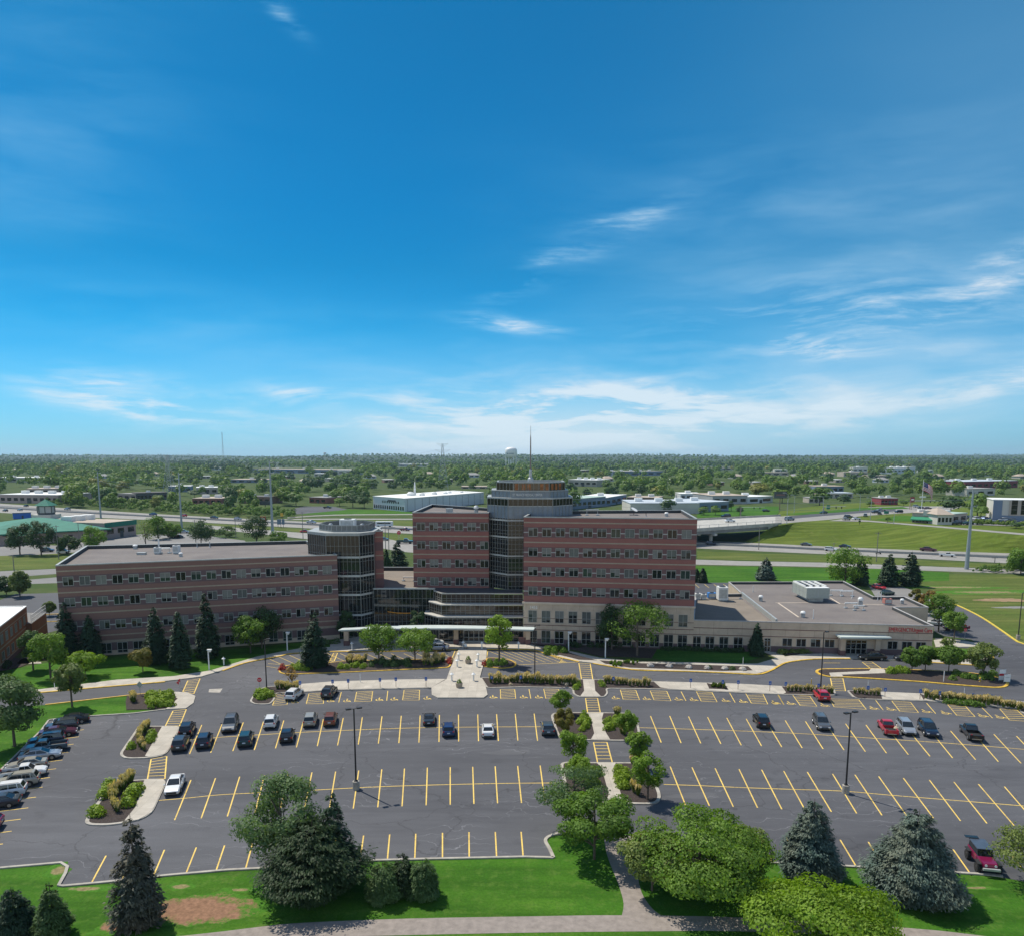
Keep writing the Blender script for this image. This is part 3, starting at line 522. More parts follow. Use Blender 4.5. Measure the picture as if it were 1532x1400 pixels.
# stall lines of the row along the left edge
LL = [(133, 1082), (125.5, 1091), (118, 1101.6), (110, 1112.7), (102.4, 1124.6), (93.6, 1136.4), (84, 1149.5), (74.6, 1162.6), (63.8, 1177), (53.9, 1192), (42.3, 1208), (31, 1225), (17.5, 1243), (4.4, 1262), (-10, 1282)]
gL = [Vector(G(*p)) for p in LL]; dirL = []
for i, p in enumerate(gL):
    d = (Vector(G(LL[i][0]-42, LL[i][1]+5.2))-p).normalized(); dirL.append(d); seg(lines, p, p+d*5.6, .14)
M_line = M_yel; structure(lines, 'parking_lines', M_line)
mb = MB()
mb.face([(*G(*p), .026) for p in ((312, 1035), (329, 1035.6), (333, 1029.4), (313, 1030.4))]); structure(mb, 'concrete_apron', M_kerb)
# bright patched concrete by the central apron, worn arcs
for i, (x, y, rx, ry) in enumerate([(760, 1125, 3.4, .9), (1040, 1190, 2.6, 1.), (560, 1205, 2.2, .3), (940, 1128, 2., .6)]): patch('scuffed_asphalt', asphalt_mat('scuffed_asphalt', (.085, .086, .092), (.125, .125, .13), 1.), G(x, y), rx, ry, .024, 20+i)
# ================================================================ HOSPITAL
def brick_mat(name, c1, c2):
    m, nt, b = newmat(name); p = N(nt, 'ShaderNodeTexCoord').outputs['Object']
    col = mixc(nt, ramp(nt, noise(nt, .25, 5, .6, p), [(.3, 0), (.7, 1)]), c1, c2)
    col = mixc(nt, ramp(nt, noise(nt, 3., 4, .7, p, (1, 1, 4)), [(.35, 0), (.75, .4)]), col, tuple(x*.7 for x in c1))
    sx = N(nt, 'ShaderNodeSeparateXYZ'); nt.links.new(p, sx.inputs[0])
    course = math_(nt, 'FRACT', math_(nt, 'MULTIPLY', sx.outputs[2], 1/.2))
    col = mixc(nt, ramp(nt, course, [(0, .35), (.12, 0), (1, 0)]), col, tuple(x*1.25+.03 for x in c2))
    nt.links.new(col, b.inputs['Base Color']); b.inputs['Roughness'].default_value = .9; b.inputs['Specular IOR Level'].default_value = .2
    return m
M_red = brick_mat('red_brick', (.255, .112, .094), (.295, .132, .110)); M_dark = brick_mat('dark_brick', (.145, .085, .085), (.18, .105, .10))
M_redL = brick_mat('mauve_brick', (.215, .122, .102), (.245, .142, .118)); M_darkL = brick_mat('grey_mauve_brick', (.135, .092, .095), (.16, .108, .108))
M_tan = mat('tan_stone_band', (.33, .27, .20), .9, .12, 1.5); M_beige = mat('beige_panel', (.50, .395, .295), .9, .12, .6); M_beige2 = mat('pale_beige_panel', (.56, .47, .37), .9, .1, .6)
M_brown = mat('brown_reveal_line', (.12, .055, .05), .9, .1); M_cop = mat('metal_coping', (.34, .36, .35), .5, .12, 1., metal=.2); M_parin = mat('dark_parapet_lining', (.045, .05, .052), .8, .2)
def gravel_roof(name, c1, c2):
    m, nt, b = newmat(name); p = worldpos(nt)
    col = mixc(nt, ramp(nt, noise(nt, .15, 6, .65, p), [(.35, 0), (.65, 1)]), c1, c2)
    f = noise(nt, 5., 4, .8, p)
    col = mixc(nt, ramp(nt, f, [(.4, 0), (.7, .5)]), col, tuple(x*.5 for x in c1))
    nt.links.new(col, b.inputs['Base Color']); b.inputs['Roughness'].default_value = 1.
    return m
M_grav = gravel_roof('gravel_roofing', (.16, .14, .13), (.215, .19, .17)); M_grav2 = gravel_roof('tan_gravel_roofing', (.20, .17, .135), (.26, .22, .175))
M_fr = mat('window_frame_metal', (.30, .30, .27), .5, .1, 1.); M_mull = mat('mullion_metal', (.235, .24, .22), .5, .1, 1.)
M_gl = [glassy('window_glass', (.012, .015, .016)), glassy('window_glass_green', (.02, .032, .026)), glassy('window_glass_dark', (.006, .007, .008))]
M_blind = [mat('blind_grey', (.13, .14, .12), .8, .1), mat('blind_pale', (.19, .19, .17), .8, .1), mat('blind_dark', (.10, .105, .095), .8, .1)]
M_cglass = glassy('curtain_wall_glass', (.010, .012, .012), .04, .7); M_cglass2 = glassy('bronze_glass', (.03, .022, .016), .05, .7)
M_spand = mat('spandrel_panel', (.42, .43, .40), .6, .1); M_dark_band = mat('dark_metal', (.06, .065, .07), .6, .1); M_white = mat('white_paint', (.75, .75, .72), .5, .08); M_galv = mat('galvanised_metal', (.40, .42, .42), .45, .2, 1.5, metal=.3)
M_steel = mat('weathered_steel', (.30, .34, .36), .5, .15, 2., metal=.3); M_black = mat('black_metal', (.018, .018, .02), .5, .1)
def frame_of(A, B, z=0.):
    L = math.dist(A, B); return (A[0], A[1], z, (B[0]-A[0])/L, (B[1]-A[1])/L), L
def wallgrid(mb, L, bands, holes, depth=.16, proud=()):
    """front wall as a grid: bands = [(z0,z1,material index)], holes = [(u0,u1,z0,z1)] cut out with reveals"""
    zs = sorted({round(z, 3) for b in bands for z in b[:2]} | {round(z, 3) for h in holes for z in h[2:]})
    for z0, z1 in zip(zs, zs[1:]):
        zm = (z0+z1)/2; mi = next((b[2] for b in bands if b[0] <= zm <= b[1]), None)
        if mi is None: continue
        hs = sorted(h for h in holes if h[2] < zm < h[3]); u = 0
        for h in hs:
            if h[0] > u: mb.face([(u, 0, z0), (h[0], 0, z0), (h[0], 0, z1), (u, 0, z1)], mi)
            u = h[1]
        if u < L: mb.face([(u, 0, z0), (L, 0, z0), (L, 0, z1), (u, 0, z1)], mi)
        for h in hs:
            mb.face([(h[0], 0, z0), (h[0], -depth, z0), (h[0], -depth, z1), (h[0], 0, z1)], mi); mb.face([(h[1], -depth, z0), (h[1], 0, z0), (h[1], 0, z1), (h[1], -depth, z1)], mi)
    for h in holes:
        mb.face([(h[0], 0, h[2]), (h[1], 0, h[2]), (h[1], -depth, h[2]), (h[0], -depth, h[2])], bands[0][2]); mb.face([(h[0], -depth, h[3]), (h[1], -depth, h[3]), (h[1], 0, h[3]), (h[0], 0, h[3])], bands[0][2])
WR = random.Random(5)
def window(par, fr, h, depth=.16, vs=(.5,), hs=(), blind=None, fm=None, fw=.07, lit=0.):
    """one window: frame + pane (sub-part) + blind (sub-part)"""
    u0, u1, z0, z1 = h; mb = MB(fr); n0, n1 = -depth+.02, .035
    mb.box(u0-.02, u0+fw, n0, n1, z0-.02, z1+.02); mb.box(u1-fw, u1+.02, n0, n1, z0-.02, z1+.02)
    mb.box(u0+fw, u1-fw, n0, n1, z0-.02, z0+fw); mb.box(u0+fw, u1-fw, n0, n1, z1-fw, z1+.02)
    for v in vs: um = u0+(u1-u0)*v; mb.box(um-.05, um+.05, n0, n1-.03, z0+fw, z1-fw)
    for v in hs: zm = z0+(z1-z0)*v; mb.box(u0+fw, u1-fw, n0, n1-.04, zm-.04, zm+.04)
    f = mb.build('window', fm or M_fr, par)
    mb = MB(fr); mb.face([(u0, -depth+.05, z0), (u1, -depth+.05, z0), (u1, -depth+.05, z1), (u0, -depth+.05, z1)]); 
    r = WR.random(); mb.build('pane', M_gl[0 if r < .5 else 1 if r < .72 else 2], f)
    if blind is None: blind = WR.random() < .78
    if blind:
        mb = MB(fr); edges = [u0+fw]+[u0+(u1-u0)*v for v in vs]+[u1-fw]
        drop0 = WR.choice([.35, .45, .6, .75, .9, 1., .2, .55])
        for a, b in zip(edges, edges[1:]):
            dr = drop0 if WR.random() < .75 else WR.choice([0, .3, .8])
            if dr > 0: mb.face([(a+.03, -depth+.062, z1-(z1-z0)*dr), (b-.03, -depth+.062, z1-(z1-z0)*dr), (b-.03, -depth+.062, z1-fw), (a+.03, -depth+.062, z1-fw)])
        if mb.f: mb.build('blind', WR.choice(M_blind), f)
def parapet_roof(par, poly, zroof, ztop, th=.35, gm=None, cm=None, pm=None):
    """roof deck, parapet lining and metal coping round a flat roof; poly counter-clockwise"""
    ins = inset(poly, th); n = len(ins); area = sum(poly[i][0]*poly[(i+1) % n][1]-poly[(i+1) % n][0]*poly[i][1] for i in range(n))
    out = poly if area > 0 else poly[::-1]
    mb = MB(); mb.face([(x, y, zroof) for x, y in ins]); mb.build('roof', gm or M_grav, par)
    mb = MB(); c = MB(); oo = inset(out, -.06)
    for i in range(n):
        j = (i+1) % n
        mb.face([(*ins[j], zroof), (*ins[i], zroof), (*ins[i], ztop), (*ins[j], ztop)])
        c.face([(*oo[i], ztop+.06), (*oo[j], ztop+.06), (*ins[j], ztop+.04), (*ins[i], ztop+.04)]); c.face([(*oo[i], ztop-.16), (*oo[j], ztop-.16), (*oo[j], ztop+.06), (*oo[i], ztop+.06)])
        c.face([(*ins[j], ztop-.08), (*ins[i], ztop-.08), (*ins[i], ztop+.04), (*ins[j], ztop+.04)])
    mb.build('parapet', pm or M_parin, par); c.build('coping', cm or M_cop, par)
def sidewalls(mb, poly, skip, bands):
    """walls of a polygon (counter-clockwise) except the edges in skip"""
    n = len(poly)
    for i in range(n):
        if i in skip: continue
        a, b = poly[i], poly[(i+1) % n]
        for z0, z1, mi in bands: mb.face([(*a, z0), (*b, z0), (*b, z1), (*a, z1)], mi)
def course(mb, rows, cu, L, w, lo, hi, mi):                # thin pale course between the windows
    for z in rows:
        u = 0
        for c in cu:
            if c-w > u: mb.box(u, c-w, 0, .03, z-lo, z+hi, mi)
            u = c+w
        if L > u: mb.box(u, L, 0, .03, z-lo, z+hi, mi)
# ---- left wing ---------------------------------------------------------
A, B = G(83, 845, 18.5), G(504.2, 829, 18.5); C1, D1 = G(459, 808.3, 18.5), G(129, 816, 18.5)
dirAB = Vector(B)-Vector(A); C1 = (B[0]-dirAB.y/dirAB.length*(-1)*0+(C1[0]-B[0]), C1[1])
lw = thing('hospital_wing', 'long four storey banded brick hospital wing behind the row of spruces', 'building', (*A, 0))
fr, L = frame_of(A, B)
bands = []
def stripes(rows, ztop, zbot, half, off, iR, iD, iT, tw=.13):
    out = []; z = zbot
    marks = []
    for r in rows: marks += [(r-half, r+half, iD)]
    marks.sort()
    for a, b, i in marks:
        if a > z: out.append((z, a, iR))
        out.append((a, b, i)); z = b
    if z < ztop: out.append((z, ztop, iR))
    res = []
    for a, b, i in out:                                  # cut the tan stripes into the red bands
        if i == iR:
            cuts = [t for t in off if a < t-tw and t+tw < b]
            for t in cuts: res += [(a, t-tw, iR), (t-tw, t+tw, iT)]; a = t+tw
        res.append((a, b, i))
    return res
lrows = [6.25, 11.05, 15.25]
bands = [(-.2, .95, 3), (.95, 2.55, 1), (2.55, 3.05, 2)]+stripes(lrows, 18.5, 3.05, 1.17, [4.1, 8.85, 13.05, 17.3], 0, 1, 2)
cu = [1.94+i*(51.35-1.94)/17 for i in range(18)]; holes = []
for z in lrows: holes += [(u-.93, u+.93, z-.85, z+.9) for u in cu]
gh = [(u-.93, u+.93, .35, 2.5) for u in cu if u < 50]
mb = MB(fr); wallgrid(mb, L, bands, holes+gh); course(mb, lrows, cu, L, .95, .13, .05, 4)
polyL = [A, B, C1, D1]
mb2 = MB(); mb2.v = mb.v; mb2.f = mb.f; mb2.m = mb.m; sidewalls(mb2, polyL, [0], bands); mb2.build('wall', [M_redL, M_darkL, M_tan, M_beige, M_spand], lw)
for h in holes: window(lw, fr, h)
for h in gh: window(lw, fr, h, hs=(.28,), blind=False)
parapet_roof(lw, polyL, 17.75, 18.5)
def roofbox(par, c, d, m=None, name='vent_box', rz=0.): mb = MB(); mb.cbox((c[0], c[1], c[2]+d[2]/2), d, 0, rz); return mb.build(name, m or M_white, par)
def roof_unit(x, y, z, w, d, h, label, kind='vent', m=None, rz=0.):
    """a piece of roof plant with its own shape"""
    t = thing({'vent': 'roof_vent', 'ac': 'air_conditioner', 'pipe': 'vent_pipe', 'frame': 'pipe_rack', 'hatch': 'roof_hatch', 'dish': 'satellite_dish'}[kind], label, {'vent': 'vent', 'ac': 'air conditioner', 'pipe': 'pipe', 'frame': 'pipes', 'hatch': 'hatch', 'dish': 'dish'}[kind], (x, y, z))
    m = m or M_white
    if kind == 'ac':
        mb = MB(); mb.cbox((x, y, z+.15), (w*.9, d*.9, .3), 0, rz); mb.build('stand', M_galv, t)
        mb = MB(); mb.cbox((x, y, z+.3+(h-.3)/2), (w, d, h-.3), 0, rz); mb.build('housing', m, t)
        mb = MB(); mb.lathe((x, y, z+h), [(min(w, d)*.36, 0), (min(w, d)*.36, .12), (min(w, d)*.3, .12)], 14); mb.build('fan', M_black, t)
        mb = MB(); mb.cbox((x, y-d/2-.02, z+.3+(h-.3)/2), (w*.85, .03, (h-.3)*.7), 0, 0); mb.build('grille', M_galv, t)
    elif kind == 'vent':
        mb = MB(); mb.lathe((x, y, z), [(w*.42, 0), (w*.42, h*.45), (w*.3, h*.5), (w*.3, h*.62)], 12); mb.build('curb', M_galv, t)
        mb = MB(); mb.lathe((x, y, z+h*.62), [(w*.5, 0), (w*.5, h*.2), (w*.3, h*.38)], 12); mb.build('cap', m, t)
    elif kind == 'pipe':
        mb = MB(); mb.tube((x, y, z), (x, y, z+h), w/2, w/2, 8); mb.build('pipe', m, t)
        mb = MB(); mb.lathe((x, y, z), [(w*1.3, 0), (w*.6, .2)], 8); mb.build('collar', M_galv, t)
    elif kind == 'frame':
        mb = MB()
        for sx in (-1, 1): mb.tube((x+sx*w/2, y, z), (x+sx*w/2, y, z+h), .06)
        mb.build('legs', M_galv, t); mb = MB(); mb.tube((x-w/2-.2, y, z+h), (x+w/2+.2, y, z+h), .12, .12, 8); mb.tube((x-w/2-.2, y+.35, z+h*.8), (x+w/2+.2, y+.35, z+h*.8), .09); mb.build('pipe', m, t)
        mb = MB(); mb.cbox((x-w/2, y, z+.12), (.7, .7, .24)); mb.cbox((x+w/2, y, z+.12), (.7, .7, .24)); mb.build('base', M_galv, t)
    elif kind == 'hatch':
        mb = MB(); mb.cbox((x, y, z+h*.3), (w*.94, d*.94, h*.6), 0, rz); mb.build('curb', M_galv, t)
        mb = MB(); mb.cbox((x, y, z+h*.8), (w, d, h*.4), 0, rz); mb.build('lid', m, t)
    elif kind == 'dish':
        mb = MB(); mb.tube((x, y, z), (x, y, z+h*.6), .05); mb.cbox((x, y, z+.05), (w, w*.7, .1)); mb.build('stand', M_black, t)
        mb = MB(); c = Vector((x, y, z+h*.7)); mb.tube(c, c+Vector((.12, -.1, .25)), w*.12, w*.42, 14); mb.build('reflector', m, t)
    return t
def rp(px, py, z): return G(px, py, z)
zr = 17.75
for (px, py, kind, w, d, h, lab, m) in [(212, 829, 'hatch', 1.9, 1.1, .5, 'low grey hatch beside the white units on the left wing roof', M_cop), (202.5, 820.5, 'vent', 1.1, 1, 1., 'small white capped vent behind the hatch on the left wing roof', None), (236, 828, 'ac', 1.3, 1, 1.5, 'white box unit left of the pipe rack on the left wing roof', None),
        (238, 822, 'pipe', .35, 0, 2.6, 'tall thin white stack on the left wing roof', None), (247, 827, 'frame', 2., 1, 1.2, 'low white pipe rack between two units on the left wing roof', None), (264.5, 827.5, 'ac', 1.3, 1.3, 1.9, 'tallest white box unit on the left wing roof', None), (270.5, 832, 'vent', .9, .9, .9, 'small white vent nearest the front parapet of the left wing', None),
        (174.5, 819, 'vent', .6, .6, .6, 'tiny white vent near the back parapet, leftmost on the left wing roof', None), (295, 818, 'pipe', .2, 0, 1., 'short grey vent pipe right of the white units on the left wing roof', M_galv), (314, 818, 'pipe', .25, 0, 1.3, 'grey vent pipe standing alone near the middle of the left wing roof', M_galv),
        (408, 813.5, 'vent', .6, .6, .5, 'tiny white vent near the glass turret on the left wing roof', None)]:
    x, y = rp(px, py, zr); roof_unit(x, y, zr, w, d, h, lab, kind, m)
# ---- glass curtain walls ---------------------------------------------------
def curtain(par, pts, z0, z1, rows, pane=.9, name_glass='glazing', gm=None, bandrows=(), th=.05, closed=False, fm=None, gname=None, bm=None, bh=.22):
    """glazing and its mullion grid along a poly-line (outside is to the right of travel)"""
    g = MB(); mu = MB(); bd = MB()
    P = list(pts)+([pts[0]] if closed else [])
    for a, b in zip(P, P[1:]):
        fr, L = frame_of(a, b); n = max(1, round(L/pane))
        g.fr = mu.fr = bd.fr = fr
        g.face([(0, 0, z0), (L, 0, z0), (L, 0, z1), (0, 0, z1)])
        for k in range(n+1): u = L*k/n; w = th*(1.7 if k in (0, n) else 1); mu.box(u-w/2, u+w/2, -.02, .09, z0, z1)
        for z in rows: mu.box(0, L, -.02, .07, z-th/2, z+th/2)
        for z in bandrows: bd.box(0, L, -.02, .11, z-bh, z+bh)
    g.build(gname or 'glazing', gm or M_cglass, par); mu.build('mullion_grid', fm or M_mull, par)
    if bandrows: bd.build('floor_band', bm or M_spand, par)
# turret between the left wing and the atrium
tur = thing('glass_turret', 'dark glass stair turret with a roof screen at the right end of the left wing', 'tower', (-38, 176, 0))
tp = [(-45.4, 174.8), (-40.3, 170), (-33.1, 170), (-30.6, 173.5), (-30.6, 184), (-34, 188), (-41.5, 188), (-45.4, 183)]
fl = [17.65, 13.55, 9.4, 4.9]
curtain(tur, tp[:4], 0, 22.35, sum([[z+.75, z-.95] for z in fl], [])+[20.1, 2.3, .1], .88, bandrows=fl)
mb = MB(); sidewalls(mb, tp, [0, 1, 2], [(0, 22.35, 0)]); mb.build('rear_wall', M_dark, tur)
mb = MB(); mb.prism(inset(tp, -.15), 22.35, 22.95); mb.build('roof_rim', M_cop, tur)
sp_ = [(-43.2, 176.5), (-39.6, 172.6), (-34., 172.6), (-31.9, 175.2), (-31.9, 183), (-35, 186), (-40.8, 186), (-43.2, 182.5)]
mb = MB(); n = len(sp_); si = inset(sp_, .15)
for i in range(n):
    j = (i+1) % n; mb.face([(*sp_[i], 22.95), (*sp_[j], 22.95), (*sp_[j], 24.3), (*sp_[i], 24.3)]); mb.face([(*si[j], 22.95), (*si[i], 22.95), (*si[i], 24.3), (*si[j], 24.3)]); mb.face([(*sp_[i], 24.3), (*sp_[j], 24.3), (*si[j], 24.3), (*si[i], 24.3)])
sc = mb.build('roof_screen', mat('louvre_grey', (.16, .165, .16), .7, .15), tur)
mb = MB()
for a, b in zip(sp_, sp_[1:]+sp_[:1]):
    fr_, LL_ = frame_of(a, b); mb.fr = fr_; k = max(1, round(LL_/1.2))
    for i in range(k): mb.box(LL_*i/k-.05, LL_*i/k+.05, 0, .06, 22.95, 24.4)
    mb.box(0, LL_, 0, .05, 24.25, 24.4); mb.box(0, LL_, 0, .05, 23.05, 23.2)
mb.build('screen_post', M_cop, sc)
roof_unit(-37.5, 180, 22.95, 3.4, 2.4, 2.2, 'white rooftop unit inside the screen of the glass turret', 'ac'); roof_unit(-41, 178, 22.95, 1., 1., 1.4, 'grey vent inside the turret screen, left of the white unit', 'vent', M_galv); roof_unit(-34, 178.5, 22.95, .9, .9, 1.3, 'grey vent inside the turret screen, right of the white unit', 'vent', M_galv)
# brick block right of the turret
blk = thing('brick_stair_block', 'narrow banded brick block just right of the glass turret', 'building', (-30, 180, 0))
bp = [(-32., 175.0), (-28.9, 176), (-33.5, 190), (-37, 189)]; brows = [3.0, 7.1, 11.2, 15.3, 19.4]
bb = stripes(brows, 22.9, 0, .95, [1.2, 5.1, 9.15, 13.25, 17.35, 21.5], 0, 1, 2, .1)
mb = MB(); sidewalls(mb, bp, [], bb); mb.build('wall', [M_red, M_dark, M_tan], blk); parapet_roof(blk, bp, 22.3, 22.9, .3, M_grav2)
# atrium between turret and entrance
atr = thing('glass_atrium', 'low glass atrium with an orange sculpture behind the two canopy trees', 'building', (-22, 172, 0))
za = Zat(600, 879.3, 172)[2]; ap = [(-30.6, 173.5), (-30.3, 172), (-17.3, 172)]
zb = za
curtain(atr, [(-30.6, 172), (-17.2, 172)], 0, za-.25, [za-2.3, za-3.9, za-6.0, 3.1, 1.6], .92)
mb = MB(); mb.box(-30.7, -17.0, 171.85, 172.3, za-.25, za+.05); mb.build('roof_edge', M_cop, atr)
# inner floors, lit from outside: slab, white balcony, columns
mb = MB(); mb.box(-30.4, -17.5, 176.5, 186, 3.9, 4.3); mb.box(-30.4, -17.5, 175.6, 176.4, 7.5, 8.6)
mb.build('inner_balcony', mat('inner_balcony', (.5, .49, .45), .8), atr)
M_or = mat('orange_sculpture', (.75, .30, .03), .6, .2)
mb = MB(); pts = [(-27.6, 5.3), (-25.5, 5.0), (-23.5, 4.95), (-22.2, 5.0), (-20.9, 5.1)]
for (a, za_), (b, zb_) in zip(pts, pts[1:]): mb.tube((a, 171.75, za_), (b, 171.75, zb_), .1, .09, 8)
for s in (-27, -24, -21.3): mb.tube((s, 171.75, 5.05), (s, 172, 5.05), .03)
so_ = tag(mb.build('hanging_sculpture', M_or, loc=(-24, 171.7, 5)), 'thin orange sculpture hanging in the glass atrium', 'sculpture')
rpoly = [(-31.2, 172.2), (-17.2, 172.2), (-17.2, 178), (-5.2, 178), (-5.2, 201), (-28, 201), (-28, 190.5), (-31, 190.5)]
mb = MB(); mb.face([(x, y, za-.3) for x, y in [(-28.85, 175.2), (-28.85, 172.4), (-17.2, 172.4), (-17.2, 174.5), (-22.3, 175.6), (-22.3, 201), (-36, 201), (-33.4, 190)]]); mb.build('roof', M_grav2, atr)
mb = MB(); mb.box(-36, -22.2, 201, 201.3, za-1.5, za+.5); mb.build('parapet', M_parin, atr); mb = MB(); mb.box(-36, -22.2, 200.9, 201.4, za+.5, za+.62); mb.build('coping', M_cop, atr)
mb = MB(); mb.box(-36, -22.2, 201.4, 201.7, 0, za-1.5); mb.build('rear_wall', M_red, atr)
roof_unit(-24.3, 184, za-.3, 2.6, 1, .9, 'low white pipe frame on the tan roof between turret and tower', 'frame')
# stepped glass entrance front
ent = thing('glass_entrance', 'stepped glass entrance front with pale ledges above the white canopy', 'building', (-6, 168, 0))
Yb = [168., 166.6, 165.2]; zt = [Zat(720, 886.5, 168)[2], 7.95, 5.55]; zl = [7.95, 5.55, 0.]
for i, (Y, z1, z0) in enumerate(zip(Yb, zt, zl)):
    xl = Zat((661, 660, 656)[i], 890, Y)[0]; xc = Zat((649, 643, 636)[i], 890, Y+4)[0]
    P_ = [(xc, Y+3.6), (xl, Y), (2.35, Y)]
    curtain(ent, P_, z0, z1-.35, [z0+.55, (z0+z1)/2-.1 if i < 2 else 3.2, z0+.08]+([z0+4.4] if i == 2 else []), 1.02, gm=M_cglass2 if i < 2 else M_cglass, bandrows=())
    mb = MB(); q = [(xc, Y+3.6), (xl, Y), (2.35, Y), (2.35, 172), (xc, 172)]; mb.prism(inset(q, -.25) if i else q, z1-.25, z1); mb.build('ledge', mat('pale_ledge', (.44, .42, .37), .8, .1), ent)
    if i == 2: mb = MB(); mb.prism([(xc+.2, Y+3.6), (xl+.2, Y+.15), (2.2, Y+.15), (2.2, 172), (xc+.2, 172)], 0, .2); mb.build('floor', M_conc, ent)
mb = MB(); mb.face([(x, y, zt[0]+.03) for x, y in [(-17.1, 171.9), (-15.1, 168.1), (2.35, 168.1), (2.35, 172.2), (-1, 172), (-5.3, 174.6), (-17.1, 174.8)]]); mb.build('roof', M_dark_band, ent)
# sliding doors
dd = MB(); dx0, dx1 = Zat(694, 960, 164.6)[0], Zat(724, 960, 164.6)[0]
for k in range(5):
    u = dx0+(dx1-dx0)*k/4; dd.box(u-.05, u+.05, 164.45, 164.6, 0.2, 2.7)
dd.box(dx0, dx1, 164.45, 164.6, 2.6, 2.95); dd.box(dx0, dx1, 164.5, 164.6, 1.15, 1.22); dd.box(dx0, dx1, 164.5, 164.6, .2, .4)
do = dd.build('door', M_spand, ent); g = MB(); g.box(dx0+.05, dx1-.05, 164.56, 164.62, .25, 2.6); g.build('pane', M_gl[2], do)
mb = MB(); mb.box(dx0-.6, dx1+.6, 164.3, 165.15, 2.96, 3.6); mb.build('door_head', M_beige, ent)
# ---- tower, left and right brick blocks --------------------------------------
trows = [23.85, 19.72, 15.62, 11.52]
A2, B2 = G(783.5, 772.5, 27), G(1043.3, 775.5, 27); C2, D2 = G(1020.4, 762.5, 27), G(856, 760.6, 27)
u2 = (Vector(B2)-Vector(A2)).normalized(); n2 = Vector((-u2.y, u2.x)); dep = 17.
C2 = (C2[0], C2[1]); D2 = (A2[0]+n2.x*dep, A2[1]+n2.y*dep)
tr = thing('hospital_tower_block', 'tall right block of the hospital, red banded brick over a beige two storey base', 'building', (*A2, 0)); fr, L = frame_of(A2, B2)
bands = [(-.2, 1.35, 4), (1.35, 9.05, 3)]+stripes(trows, 27, 9.05, 1.07, [9.0, 13.57, 17.66, 21.75, 25.85], 0, 1, 2)
cu = [1.97+i*(33.07-1.97)/11 for i in range(12)]
holes = []
for z in trows: holes += [(u-.95, u+.95, z-.88, z+.88) for u in cu]
c2 = [1.95+i*2.815 for i in range(12)]; h2 = [(u-.9, u+.9, 4.85, 7.4) for u in c2]; h1 = [(u-.95, u+.95, .45, 3.15) for u in c2]
mb = MB(fr); wallgrid(mb, L, bands, holes+h2+h1, .16); course(mb, trows, cu, L, .97, .12, .04, 5); m3 = MB(); m3.v, m3.f, m3.m = mb.v, mb.f, mb.m
pT = [A2, B2, C2, D2]; sidewalls(m3, pT, [0], bands)
m3.build('wall', [M_red, M_dark, M_tan, M_beige, M_darkL, M_spand], tr)
mb = MB(fr); mb.box(-.25, L+.25, 0, .28, 8.95, 9.2); mb.box(-.2, L+.2, 0, .18, 8.75, 8.95); mb.build('cornice', M_beige2, tr)
mb = MB(fr)
for z in (4.32, 3.3): mb.box(0, L, 0, .035, z-.06, z+.06)
u = 0
for c in c2+[L+.92]:
    if c-.92 > u: mb.box(u, c-.92, 0, .03, 5.72, 5.82)
    u = c+.92
mb.build('reveal_line', M_brown, tr)
mb = MB(fr)
for i in range(13): uj = .55+2.815*i; mb.box(uj-.012, uj+.012, 0, .012, 3.4, 4.25); mb.box(uj-.012, uj+.012, 0, .012, 7.6, 8.7)
mb.build('panel_joint', M_brown, tr)
for h in holes: window(tr, fr, h)
for h in h2: window(tr, fr, h, hs=(.4,))
for h in h1: window(tr, fr, h, hs=(.4,), blind=False)
parapet_roof(tr, pT, 26.35, 27)
A3, B3 = G(617, 766, 27), G(731, 766.5, 27); u3 = (Vector(B3)-Vector(A3)).normalized(); n3 = Vector((-u3.y, u3.x)); dep3 = 14.
C3 = (B3[0]+n3.x*dep3, B3[1]+n3.y*dep3); D3 = G(645.8, 754.2, 27); D3 = (D3[0], D3[1])
tl = thing('hospital_tower_block', 'tall left block of the hospital, red banded brick left of the dark glass stair', 'building', (*A3, 0)); fr, L3 = frame_of(A3, B3)
bands = stripes(trows, 27, 0., 1.07, [9.6, 13.57, 17.66, 21.75, 25.85, 5, 2], 0, 1, 2); cu3 = [1.85+i*2.84 for i in range(6)]; holes = []
for z in trows: holes += [(u-.95, min(u+.95, L3-.05), z-.88, z+.88) for u in cu3]
mb = MB(fr); wallgrid(mb, L3, bands, holes); course(mb, trows, cu3, L3, .97, .12, .04, 3); m3 = MB(); m3.v, m3.f, m3.m = mb.v, mb.f, mb.m; pT3 = [A3, B3, C3, D3]; sidewalls(m3, pT3, [0], bands); m3.build('wall', [M_red, M_dark, M_tan, M_spand], tl)
for h in holes: window(tl, fr, h)
parapet_roof(tl, pT3, 26.35, 27)
# ---- glass drum with mast
dr = thing('glass_drum_tower', 'octagonal glass stair tower with a stepped crown between the two brick blocks', 'tower', (4, 181, 0))
def octo(cx, cy, hw, ch): return [(cx-hw, cy-hw+ch), (cx-hw+ch, cy-hw), (cx+hw-ch, cy-hw), (cx+hw, cy-hw+ch), (cx+hw, cy+hw-ch), (cx+hw-ch, cy+hw), (cx-hw+ch, cy+hw), (cx-hw, cy+hw-ch)]
o1 = octo(4.0, 181.4, 9.45, 4.6); ztop1 = 30.35
rows = []; 
for z in trows: rows += [z+1.55, z+.6, z-.55, z-1.3]
curtain(dr, o1[:4], zt[0], 25.9, [z for z in rows], .84, gm=M_cglass, bandrows=[z-2.05 for z in trows]+[25.7-.2], th=.06, bh=.17)
M_gpan = mat('grey_glass_panel', (.17, .21, .25), .25, .12, .8)
curtain(dr, o1, 25.9, 28.6, [], 1.04, gm=M_gpan, closed=True, th=.07, gname='spandrel_ring')
